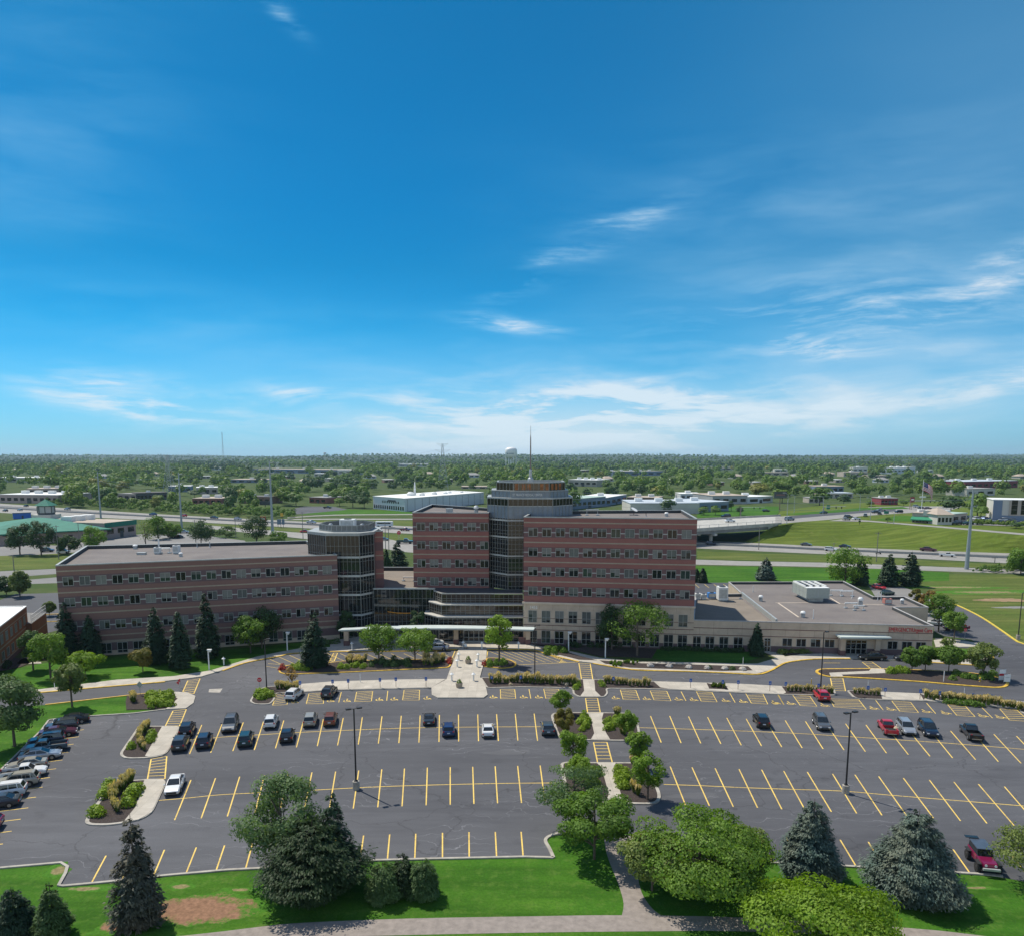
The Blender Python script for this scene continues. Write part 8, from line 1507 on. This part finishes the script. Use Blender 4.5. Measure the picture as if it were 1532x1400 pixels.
for k, zf in enumerate((.86, .70)): wire((lb[0]+5, lb[1], lb[2]*zf), (la[0]-7, la[1], la[2]*zf), 9, ('upper', 'lower')[k]+' thin cable between the two lattice towers')
# water tower
X, Y, z0 = Zat(764.5, 700, 2300); zt_ = Zat(764.5, 669, 2300)[2]; zb_ = Zat(764.5, 683, 2300)[2]; t = thing('water_tower', 'white water tower with a round tank on legs left of the mast', 'water tower', (X, Y, 0)); rw_ = 17.5
mb = MB(); mb.lathe((X, Y, zb_-3), [(3, -2), (rw_*.75, 0), (rw_, 5), (rw_, zt_-zb_-6), (rw_*.86, zt_-zb_-1), (rw_*.5, zt_-zb_+2.2), (1, zt_-zb_+3)], 24); tk = mb.build('tank', M_white, t, smooth=True)
for k in range(8): a_ = 2*math.pi*(k+.5)/8; mb = MB(); mb.tube((X+rw_*.9*math.cos(a_), Y+rw_*.9*math.sin(a_), 0), (X+rw_*.9*math.cos(a_), Y+rw_*.9*math.sin(a_), zb_), 1.1, 1.1, 8); mb.build('leg', M_white, t)
mb = MB(); mb.tube((X, Y, 0), (X, Y, zb_), 2, 2, 10); mb.build('riser', M_white, t)
mb = MB(); 
for k in range(9): a_ = -math.pi/2-.22+.085*k; mb.cbox((X+(rw_+.1)*math.cos(a_), Y+(rw_+.1)*math.sin(a_), zb_+8.2), (1.1, .3, 2.1 if k % 3 else 3), 0, a_+math.pi/2)
mb.lathe((X-9.5, Y-rw_*.86, zb_+6.8), [(1.8, 0), (1.8, 3)], 8); mb.build('tank_lettering', M_w['blue'], tk)
X, Y, zt_ = Zat(486, 677, 5200); t = thing('water_tower', 'tiny distant water tower on the left horizon', 'water tower', (X, Y, 20)); mb = MB(); mb.lathe((X, Y, zt_-9), [(2, -2), (9, 0), (10, 4), (6, 9)], 14); mb.build('tank', M_w['grey'], t); mb = MB(); mb.tube((X, Y, 15), (X, Y, zt_-10), 1.5); mb.build('stem', M_w['grey'], t)
# big flag, billboards, road signs
X, Y = G(1386, 764, ZP); h = top((X, Y), 722); t = thing('flag_pole', 'tall pole flying a large striped flag by the restaurant', 'flag pole', (X, Y, ZP)); mb = MB(); mb.tube((X-3, Y, ZP), (X-3, Y, h+2), .22, .12, 8); mb.build('pole', M_white, t)
nxf, nzf = 14, 13; W_, Hh = 7.6, 5.4
def fp(i, j): f, g = i/nxf, j/nzf; return (X-3+W_*f*.86, Y+1.3*math.sin(f*7+g), h+1.2-Hh*g-W_*.62*f*f*.9-f*2.2)
mats_ = [mat('flag_red', (.45, .02, .04), .8, 0), mat('flag_white', (.7, .68, .66), .8, 0), mat('flag_blue', (.02, .03, .16), .8, 0)]; mb = MB()
for i in range(nxf):
    for j in range(nzf): mb.face([fp(i, j), fp(i+1, j), fp(i+1, j+1), fp(i, j+1)], 2 if (i < 6 and j < 7) else (j % 2))
for i in range(5):
    for j in range(3): a_ = fp(i+.6, 1+j*2); mb.face([(a_[0]-.22, a_[1]-.06, a_[2]-.22), (a_[0]+.22, a_[1]-.06, a_[2]-.22), (a_[0], a_[1]-.06, a_[2]+.3)], 1)
mb.build('flag', mats_, t)
def board(px, py, y0, y1, wpx, col, label, z=0., legs=1, name='billboard', cat='billboard', edge=None):
    X, Y = G(px, py, z); za_, zb2 = [(H+((CY-q)/F0*Y*cp-Y*sp)/(cp+(CY-q)/F0*sp)) for q in (y1, y0)]; w = wpx/2*Y*cp/F0; t = thing(name, label, cat, (X, Y, z)); mb = MB(); mb.box(X-w, X+w, Y-.2, Y+.2, za_, zb2); mb.build('panel', col, t)
    for k in range(legs): lx_ = X+(0 if legs == 1 else (-w*.7 if k == 0 else w*.7)); mb = MB(); mb.tube((lx_, Y+.3, z), (lx_, Y+.3, za_+.2), .3 if wpx > 15 else .12); mb.build('post', M_w['brown'], t)
    if edge: mb = MB(); mb.box(X-w*.7, X+w*.7, Y-.28, Y-.2, (za_+zb2)/2-.4, (za_+zb2)/2+.5); mb.build('print', edge, t)
board(394, 787, 772, 779, 9, M_redp, 'red roadside board beside the thick steel pole', edge=M_white); board(418, 789, 776, 784, 6, M_bsign if False else M_w['blue'], 'blue grey back of a road sign left of the turret', legs=2, name='road_sign', cat='sign'); board(424, 789, 776, 784, 4, M_w['blue'], 'narrow back of a road sign left of the turret', legs=1, name='road_sign', cat='sign')
board(1166.5, 762, 735, 745, 19, M_w['dark'], 'dark billboard on a brown post above the bridge', edge=mat('dim_print', (.25, .12, .1), .8)); board(397, 763, 749, 755, 16, M_w['dark'], 'small dark billboard seen from behind beside the thick steel pole'); board(422, 779, 767, 772, 4, M_ykerb, 'small yellow road sign near the thick steel pole', name='road_sign', cat='sign')
M_gs = mat('green_road_sign', (.01, .18, .12), .5, 0); board(1239, 762, 755, 761, 5, M_gs, 'small green road sign on the span above the lane', ZP, name='road_sign', cat='sign'); board(1326, 770, 764, 768, 7, M_gs, 'green road sign right of the dark cars at the intersection', ZP, name='road_sign', cat='sign')
board(1364, 762, 743, 751, 6, M_w['maroon'], 'red and white shop sign on a post', ZP, edge=M_white, name='shop_sign', cat='sign'); board(1379, 764, 742, 744, 9, M_white, 'white sign board on a pole right of the red restaurant', ZP, name='shop_sign', cat='sign')
# traffic signal spans
for (xa, xb, y, yt, zz2, l) in [(1108, 1143, 774, 758, 0., 'signal gantry with pale arm at the left of the crossing road'), (1361, 1398, 761.5, 748, ZP, 'long white signal arm near the flag'), (1232, 1265, 766, 757, ZP, 'signal arm over the intersection')]:
    a, b = G(xa, y, zz2), G(xb, y, zz2); h = top(a, yt); t = thing('traffic_signal', l, 'traffic signal', (*a, zz2)); mb = MB(); mb.tube((*a, zz2), (*a, h), .3, .22, 8); mb.build('pole', M_w['pink'], t); mb = MB(); mb.tube((*a, h-.4), (*b, h), .2, .14, 8); mb.build('arm', M_w['pale'], t)
    for f in (.55, .8): c = Vector(a).lerp(Vector(b), f); mb = MB(); mb.cbox((c.x, c.y-.3, h-.7), (.5, .4, 1.2)); mb.build('signal_head', M_black, t)
# ---- traffic
FA = lambda x, y, dx=20, z=0.: math.atan2(G(x+dx, y+dx*(.0515 if x > 300 else .062), z)[1]-G(x, y, z)[1], G(x+dx, y+dx*(.0515 if x > 300 else .062), z)[0]-G(x, y, z)[0])
gF = 'cars on the freeway'
for kind, x, y, col, lab, sc in [('suv', 39, 757.5, 'navy', 'dark SUV on the freeway above the blue fronted shop', 1.), ('suv', 30, 763.6, 'silver', 'silver SUV on the near freeway lanes at the far left', 1.), ('suv', 8, 764.6, 'dgrey', 'dark grey car leftmost on the freeway', 1.), ('suv', 101, 762.5, 'silver', 'silver car on the freeway behind the lantern roof', 1.2), ('sedan', 229, 770.3, 'blue', 'blue sedan on the freeway right of the steel pole', 1.3), ('hatch', 275, 772.3, 'red', 'red car on the freeway beside the second steel pole', 1.2), ('sedan', 320.6, 775.2, 'navy', 'dark sedan on the freeway above the dense dark tree', 1.2), ('suv', 356, 777.3, 'silver', 'silver SUV on the freeway left of the red board', 1.1),
        ('sedan', 466, 782.5, 'silver', 'white car on the freeway above the turret screen', 1.3), ('sedan', 557.7, 786.4, 'red', 'red car on the far freeway lanes left of the white coach', 1.3), ('pickup', 606, 793.5, 'maroon', 'dark red pickup on the freeway just left of the tower', 1.), ('suv', 1064, 814.5, 'navy', 'dark blue SUV on the freeway under the bridge', 1.), ('sedan', 1206, 815.5, 'grey', 'grey sedan on the far freeway lanes', 1.), ('suv', 1242.5, 823.5, 'white', 'white SUV on the near freeway lanes', 1.05), ('sedan', 1264, 818.5, 'navy', 'dark sedan right of the white SUV on the freeway', 1.05), ('sedan', 1388.6, 823.8, 'maroon', 'dark maroon car on the freeway above the twin spruces', 1.35), ('pickup', 1416.6, 832, 'white', 'white pickup on the near freeway lanes', 1.)]:
    car(kind, x, y, FA(x, y)+(math.pi if y < 780 and x < 300 else 0), col, lab, gF, .08, True, sc, 'freeway_car')
X, Y = G(575, 788); t = thing('coach', 'white camper coach on the freeway left of the tower', 'coach', (X, Y, .08)); mb = MB(); mb.cbox((X, Y, 1.95), (9.5, 2.5, 2.6)); mb.build('body', M_white, t); mb = MB(); mb.cbox((X, Y-1.26, 2.3), (7.5, .04, .8)); mb.build('window', M_carglass, t)
for s in (-3.2, 3.2): mb = MB(); mb.tube((X+s, Y-1.3, .5), (X+s, Y+1.3, .5), .5, .5, 12); mb.build('wheel', M_tyre, t)
car('hatch', 575, 808, 0.1, 'steel', 'pale blue car on the frontage road beside the stair block', None, .05, True, 1.1); car('pickup', 606, 812.5, R(5), 'teal', 'dark green pickup on the frontage road just left of the tower', None, .05, True, 1.35); car('sedan', 456.5, 796, R(10), 'red', 'red car on the frontage road behind the turret', None, .05, True, 1.1)
for x, y, kd, col, lab, an in [(71, 825, 'suv', 'navy', 'dark SUV under the tall dark tree in the far left car park', 10), (95, 827, 'suv', 'white', 'white SUV beside the white utility pole in the far left car park', 12), (257, 803, 'sedan', 'navy', 'dark blue car, left one of the pair by the far shade trees', 150), (267, 804, 'sedan', 'black', 'black car in the far car park, right one of the pair by the shade trees', 150), (275, 797, 'suv', 'silver', 'silver car alone in the far car park', 20), (490, 760, 'pickup', 'dgrey', 'dark van body at the curved lot left of the warehouse', 0), (1146, 765, 'suv', 'black', 'black car on the lawn lane above the bridge', 0)]: car(kd, x, y, R(an), col, lab, None, .05, True, 1.1)
for x, y, kd, col, lab, an in [(1092, 780.5, 'sedan', 'white', 'white car on the bridge', 20), (1086, 773.5, 'suv', 'black', 'black SUV on the far side of the bridge', 200), (1181, 778, 'suv', 'steel', 'pale blue SUV above the bridge abutment', 25)]: car(kd, x, y, R(an), col, lab, None, ZP+.05, True, 1.15)
for x, y, kd, col, lab, an in [(1232, 767.5, 'sedan', 'teal', 'teal car on the far lane of the crossing road', 200), (1269, 774, 'suv', 'dgrey', 'dark grey SUV waiting at the ramp mouth', 20), (1281, 777, 'sedan', 'white', 'white sedan at the ramp mouth', 20), (1266, 777.5, 'hatch', 'beige', 'beige car left of the white sedan at the ramp mouth', 15), (1294.5, 772, 'suv', 'steel', 'grey blue car at the intersection', 70), (1310, 767, 'suv', 'black', 'black SUV at the intersection', 190), (1316, 769, 'suv', 'dgrey', 'dark car right of the black SUV at the intersection', 60), (1318, 764, 'pickup', 'silver', 'silver truck behind the black SUV at the intersection', 190), (1344.7, 766.5, 'suv', 'navy', 'dark car right of the green road sign', 190), (1379, 760.8, 'sedan', 'dgrey', 'dark car below the flag pole, left one', 10), (1388, 761.2, 'sedan', 'maroon', 'dark red car below the flag pole, right one', 10), (1371, 758.5, 'suv', 'silver', 'silver car beneath the shop sign', 10)]: car(kd, x, y, R(an), col, lab, None, ZP+.08, True, 1.)
lot = [(1431.7, 783.8, 'suv', 'dgrey'), (1448, 784.2, 'sedan', 'teal'), (1463, 784, 'sedan', 'white'), (1472, 781.3, 'suv', 'maroon'), (1480, 780.8, 'sedan', 'silver'), (1486.5, 783.2, 'sedan', 'steel'), (1497, 782.8, 'suv', 'navy'), (1501, 779.3, 'suv', 'silver'), (1512, 780.6, 'suv', 'black'), (1462, 777.2, 'suv', 'white'), (1452, 776.6, 'suv', 'dgrey'), (1475, 777.4, 'hatch', 'blue'), (1522, 783.4, 'sedan', 'grey')]
nm_ = ['dark grey SUV', 'teal sedan', 'white sedan', 'maroon SUV', 'silver sedan', 'steel blue sedan', 'navy SUV', 'silver SUV', 'black SUV', 'white SUV', 'dark SUV in the back row', 'blue hatchback', 'grey sedan']
for (x, y, kd, col), l in zip(lot, nm_): car(kd, x, y, R(random.choice([20, 200, 25])), col, l+' in the hotel car park on the embankment', 'cars in the hotel car park', ZP+.08, True, 1.15)
# motorcycle on the freeway
X, Y = G(1314, 828.5); t = thing('motorcycle', 'motorcycle with rider on the near freeway lanes', 'motorcycle', (X, Y, .08))
for s in (-.75, .75): mb = MB(); mb.tube((X+s, Y-.08, .42), (X+s, Y+.08, .42), .34, .34, 14); mb.build('wheel', M_tyre, t)
mb = MB(); mb.tube((X-.7, Y, .5), (X+.1, Y, .75), .16, .2); mb.tube((X+.1, Y, .75), (X+.6, Y, .95), .2, .1); mb.tube((X+.75, Y, .42), (X+.5, Y, 1.1), .05); mb.build('frame', PA['black'], t); mb = MB(); mb.tube((X+.5, Y-.35, 1.1), (X+.5, Y+.35, 1.1), .03); mb.build('handlebar', M_galv, t)
person(1314, 828.5, 'rider in pale shirt sitting on the freeway motorcycle', mat('pale_shirt', (.5, .5, .5), .9, 0), mat('dark_jeans', (.02, .025, .04), .9, 0), R(3), z=.25, lean=.3)
# ================================================================ WOODS AND MIDDLE DISTANCE TREES
def small_tree(seed, nc, cs, nl=9):
    r = np.random.default_rng(seed); L = r.normal(0, 1, (nl, 3)); L /= np.linalg.norm(L, axis=1)[:, None]; L *= r.uniform(.3, .62, nl)[:, None]; lr = r.uniform(.34, .5, nl)
    idx = r.integers(0, nl, nc); D = r.normal(0, 1, (nc, 3)); D[:, 2] = np.abs(D[:, 2])*.9-.15*(r.random(nc)); D /= np.linalg.norm(D, axis=1)[:, None]
    C = L[idx]+D*lr[idx][:, None]; C[:, 2] = C[:, 2]*.85+1.02; C[:, 2] = np.maximum(C[:, 2], .1)
    return cards(C, D+C*np.array([.3, .3, .1])+np.array([0, 0, .3]), cs, .75, r, jit=.14).reshape(-1, 4, 3)
FMAT = [foliage('wood_mid', (.082, .150, .028), (.125, .205, .038), .28), foliage('wood_dark', (.032, .072, .022), (.062, .115, .032), .2), foliage('wood_light', (.085, .15, .022), (.14, .21, .032), .25), foliage('wood_yellow', (.13, .15, .025), (.20, .20, .035), .2)]
r = np.random.default_rng(99)
PN = {40: [small_tree(s, 40, .62) for s in range(6)], 110: [small_tree(20+s, 120, .40, 13) for s in range(5)], 18: [small_tree(40+s, 18, .85) for s in range(5)]}
def in_poly(x, y, poly):
    c = False; n = len(poly); j = n-1
    for i in range(n):
        xi, yi = poly[i]; xj, yj = poly[j]
        if (yi > y) != (yj > y) and x < (xj-xi)*(y-yi)/(yj-yi)+xi: c = not c
        j = i
    return c
fwt = np.array(fw_t)
def fwy(px): return float(np.interp(px, fwt[:, 0], fwt[:, 1]))
CLEAR = [[(420, 757), (540, 752), (560, 759), (610, 765), (800, 752), (800, 800), (420, 790)], [(1036, 750), (1165, 755), (1190, 762), (1165, 772), (1036, 800)], [(150, 745), (250, 748), (250, 752), (150, 752)]]
def open_land(px, py, hpx, wpx):
    """False where a building, road or lawn of the photo must stay visible"""
    if py > fwy(px)-1.5 and px < 1165: return False
    if px > 1150 and py > 745: return False
    for c in CLEAR:
        if in_poly(px, py, c): return False
    for (x0, x1, yt, yb) in RECTS:
        if x0-wpx*.3 < px < x1+wpx*.3:
            if yt+.8 < py <= yb: return False
            if py > yb and py-hpx < yb-(yb-yt)*.35 and r.random() < .8: return False
    return True
Vs = [[], [], [], []]; singles = []; Y = 560.
while Y < 11000:
    d = 46610/Y; x0 = -Y*1.02; step_x = 8.5 if Y < 3000 else 8.5+(Y-3000)/260
    n = int(2.04*Y/step_x); X = x0+(np.arange(n)+r.uniform(-.45, .45, n))*step_x; Yj = Y+r.uniform(-.5, .5, n)*(.10*d+.6)*Y*Y/46610
    dens = np.sin(X/210+Y/330)+np.sin(X/95-Y/140+1)+.6*np.sin(X/47+Y/61)
    for x, y, dn in zip(X, Yj, dens):
        z = float(elev(x, y)); px, py = proj(x, y, z)
        if px < -420 or px > 1950: continue
        if y < 1500 and dn < -2.1+.5*(y < 760)+r.uniform(-.3, .3): continue
        R_ = r.uniform(4.4, 9.2); hp = 2.1*R_*1180/y
        if y < 3200 and not open_land(px, py, hp, R_*2*1180/y): continue
        f = math.sin(x/130+y/260+2)+.8*math.sin(x/51-y/90)+r.normal(0, .75); k = 1 if f < -.75 else 0 if f < .55 else 2 if f < 2.1 else 3
        if y > 2600: k = 1 if f < .35 else 0
        singles.append((y, x, z, R_, k, px, py)) if y < 1150 else Vs[k].append((x, y, z, R_))
    Y += max(5., (.10*d+.55)*Y*Y/46610*.52)
def merge(name, lst, k, label):
    if not lst: return
    out = []
    for (x, y, z, R_) in lst:
        P_ = PN[110 if y < 1700 else 40 if y < 3200 else 18]; p = P_[r.integers(len(P_))]; a = r.uniform(0, 6.28); ca, sa = math.cos(a), math.sin(a); M3 = np.array([[ca, -sa, 0], [sa, ca, 0], [0, 0, r.uniform(.9, 1.25)]])*R_
        out.append((p.reshape(-1, 3)@M3.T+np.array([x, y, z])).reshape(-1, 3))
    V = np.concatenate(out); o = link(name, np_mesh(name, V, 4), FMAT[k]); tag(o, label, 'woodland', kind='stuff')
for k, lab in enumerate(['mid green woodland stretching to the horizon', 'dark green woodland stretching to the horizon', 'light green clumps in the far woodland', 'yellow green clumps in the far woodland']): merge('woodland', Vs[k], k, lab)
# hand placed landmark trees of the middle distance, then the nearest of the scattered ones as things of their own
for i, (px, py, yt, w, k, lab, z_) in enumerate([(1226, 756, 724, 44, 0, 'largest tree above the bridge, dark green, right of the dark billboard', 0), (1170, 752, 728, 34, 2, 'tall leafy tree behind the dark billboard', 0), (1135, 744, 720, 40, 3, 'wide orange tinted tree above the pale hall', 0), (1422, 770, 738, 48, 1, 'big dark green tree behind the green awning restaurant', ZP), (1462, 772, 734, 42, 0, 'tall green tree left of the hotel', ZP), (1467, 776, 753, 30, 0, 'rounded green tree in front of the hotel car park', ZP), (1262, 757, 737, 22, 1, 'dark tree left of the curved lamp', 0),
        (528, 759, 735, 34, 1, 'dark round tree left of the white warehouse', 0), (508, 757, 742, 22, 0, 'smaller tree left of the dark round one', 0), (545, 760, 738, 26, 1, 'dark tree touching the corner of the white warehouse', 0), (443, 757, 734, 32, 0, 'dense tree right of the thick steel pole', 0), (420, 752, 730, 26, 3, 'yellow tree right behind the thick steel pole', 0), (345, 756, 724, 26, 1, 'tall dark leafy tree right of the low brick building', 0), (362, 752, 728, 22, 3, 'yellowish tree beside the tall dark leafy one', 0), (382, 764, 745, 16, 2, 'slim light green tree near the freeway', 0),
        (138, 748, 722, 26, 1, 'dark tree left of the first steel pole', 0), (110, 752, 733, 30, 2, 'light green bushy tree by the freeway', 0), (200, 757, 742, 20, 2, 'light green bush in front of the dark glass office', 0), (238, 754, 738, 22, 2, 'round light tree at the right of the dark glass office', 0), (291, 745, 731, 22, 1, 'dark tree behind the low brick building', 0), (984, 745, 725, 30, 3, 'grey leafed tree left of the tank roofed building', 0), (1013, 764, 755, 8, 0, 'small tree in front of the long pale hall', 0), (1053, 770, 756, 20, 0, 'round tree left one of two at the lawn above the bridge', 0), (1070, 770, 754, 22, 0, 'round tree right one of two at the lawn above the bridge', 0), (1094, 764, 746, 11, 1, 'dark narrow tree at the blue grey annex', 0), (1107, 770, 754, 16, 1, 'bush beside the signal gantry', 0), (1301, 757, 748, 18, 0, 'round tree left of the small red restaurant', ZP), (1352, 757, 744, 18, 0, 'tree right of the small red restaurant', ZP), (1520, 790, 780, 26, 1, 'dark shrub at the right edge on the embankment', ZP), (1328, 781, 772, 12, 0, 'small dark shrub on the restaurant lawn', ZP), (1286, 783, 776, 5, 1, 'tiny dark bush on top of the embankment slope', ZP)]):
    X, Yt = G(px, py, z_); h = top((X, Yt), yt)-z_; rr_ = w/2*Yt/F0; n_ = 700; p = small_tree(200+i, n_, .20, 16); V = (p.reshape(-1, 3)-np.array([0, 0, .0]))*np.array([rr_, rr_, h/1.95]); me = np_mesh('crown', V, 4)
    t = thing('tree' if h > 5 else 'bush', lab, 'tree' if h > 5 else 'bush', (X, Yt, z_)); LOC[t.name] = (0, 0, 0); link('crown', me, FMAT[k], t); link('trunk', trunk_mesh('trunk', [((0, 0, -.3), (0, 0, h*.6), max(.15, h*.03), .1)]), M_bark, t)
singles.sort(); singles_m = [link_ for link_ in ()]; sm = [[np_mesh('tree', (small_tree(300+s, 420, .24, 14)).reshape(-1, 3), 4) for s in range(5)] for _ in range(4)]
for k in range(4):
    for m_ in sm[k]: m_.materials.append(FMAT[k])
cn = ['mid green', 'dark green', 'light green', 'yellow green']; rest = [[], [], [], []]
singles.sort(key=lambda q: (q[5] < -20 or q[5] > 1550, q[0]))
for i, (y, x, z, R_, k, px, py) in enumerate(singles):
    if i >= 285 or px < -20 or px > 1550: rest[k].append((x, y, z, R_)); continue
    zone = 'left of the steel poles' if px < 270 else 'between the steel poles' if px < 410 else 'between the thick pole and the turret' if px < 560 else 'behind the white warehouse' if px < 730 else 'right of the drum behind the parapet' if px < 1045 else 'above the bridge' if px < 1250 else 'around the flag' if px < 1400 else 'beyond the hotel'
    row = 'nearest the freeway' if y < 700 else 'in the second belt' if y < 850 else 'in the deeper belt'
    o = bpy.data.objects.new('tree', sm[k][i % 5]); COL.objects.link(o); o.location = (x, y, z); o.scale = (R_, R_, R_*random.uniform(.85, 1.2)); o.rotation_euler = (0, 0, random.uniform(0, 6.28))
    tag(o, '%s tree %s, %s' % (cn[k], row, zone), 'tree', '%s trees %s, %s' % (cn[k], zone, row))
for k in range(4): merge('woodland', rest[k], k, ['mid green belt of trees beyond the freeway', 'dark belt of trees beyond the freeway', 'light green trees of the belt beyond the freeway', 'yellow green trees of the belt beyond the freeway'][k])
# scrub along the freeway
scr = []
for _ in range(420):
    px = r.uniform(70, 440); py = fwy(px)-r.uniform(2, 12); X, Yt = G(px, py); scr.append((X, Yt, 0, r.uniform(1.2, 2.8)))
merge('scrub', scr, 0, 'low green scrub along the far side of the freeway')
scr = [(*G(px, py), 0, r.uniform(.5, 1.1)) for px, py in zip(r.uniform(1455, 1532, 60), r.uniform(850, 857, 60))]; merge('scrub', scr, 0, 'low scrub at the foot of the right steel pole')
scr = [(*G(px, 783+(px-1440)*.05, ZP), ZP, r.uniform(.8, 1.6)) for px in r.uniform(1440, 1530, 60)]; merge('scrub', [(a, b-3, c, d) for a, b, c, d in scr], 2, 'low hedge row along the hotel car park edge')
# ================================================================ AIR
hz = bpy.data.materials.new('haze'); hz.use_nodes = True; nt = hz.node_tree; nt.nodes.remove(nt.nodes['Principled BSDF']); pv = nt.nodes.new('ShaderNodeVolumePrincipled')
pv.inputs['Color'].default_value = (.55, .78, 1., 1); pv.inputs['Density'].default_value = 4.2e-5; pv.inputs['Anisotropy'].default_value = .2; nt.links.new(pv.outputs[0], nt.nodes['Material Output'].inputs['Volume'])
mb = MB(); mb.box(-17000, 17000, -120, 16500, -12, 130); tag(mb.build('haze', hz), kind='stuff')
for (k, far), o in list(PROTO.items()):
    for c in list(KID[o.name]):
        for g in list(KID[c.name]): bpy.data.objects.remove(g)
        bpy.data.objects.remove(c)
    bpy.data.objects.remove(o)
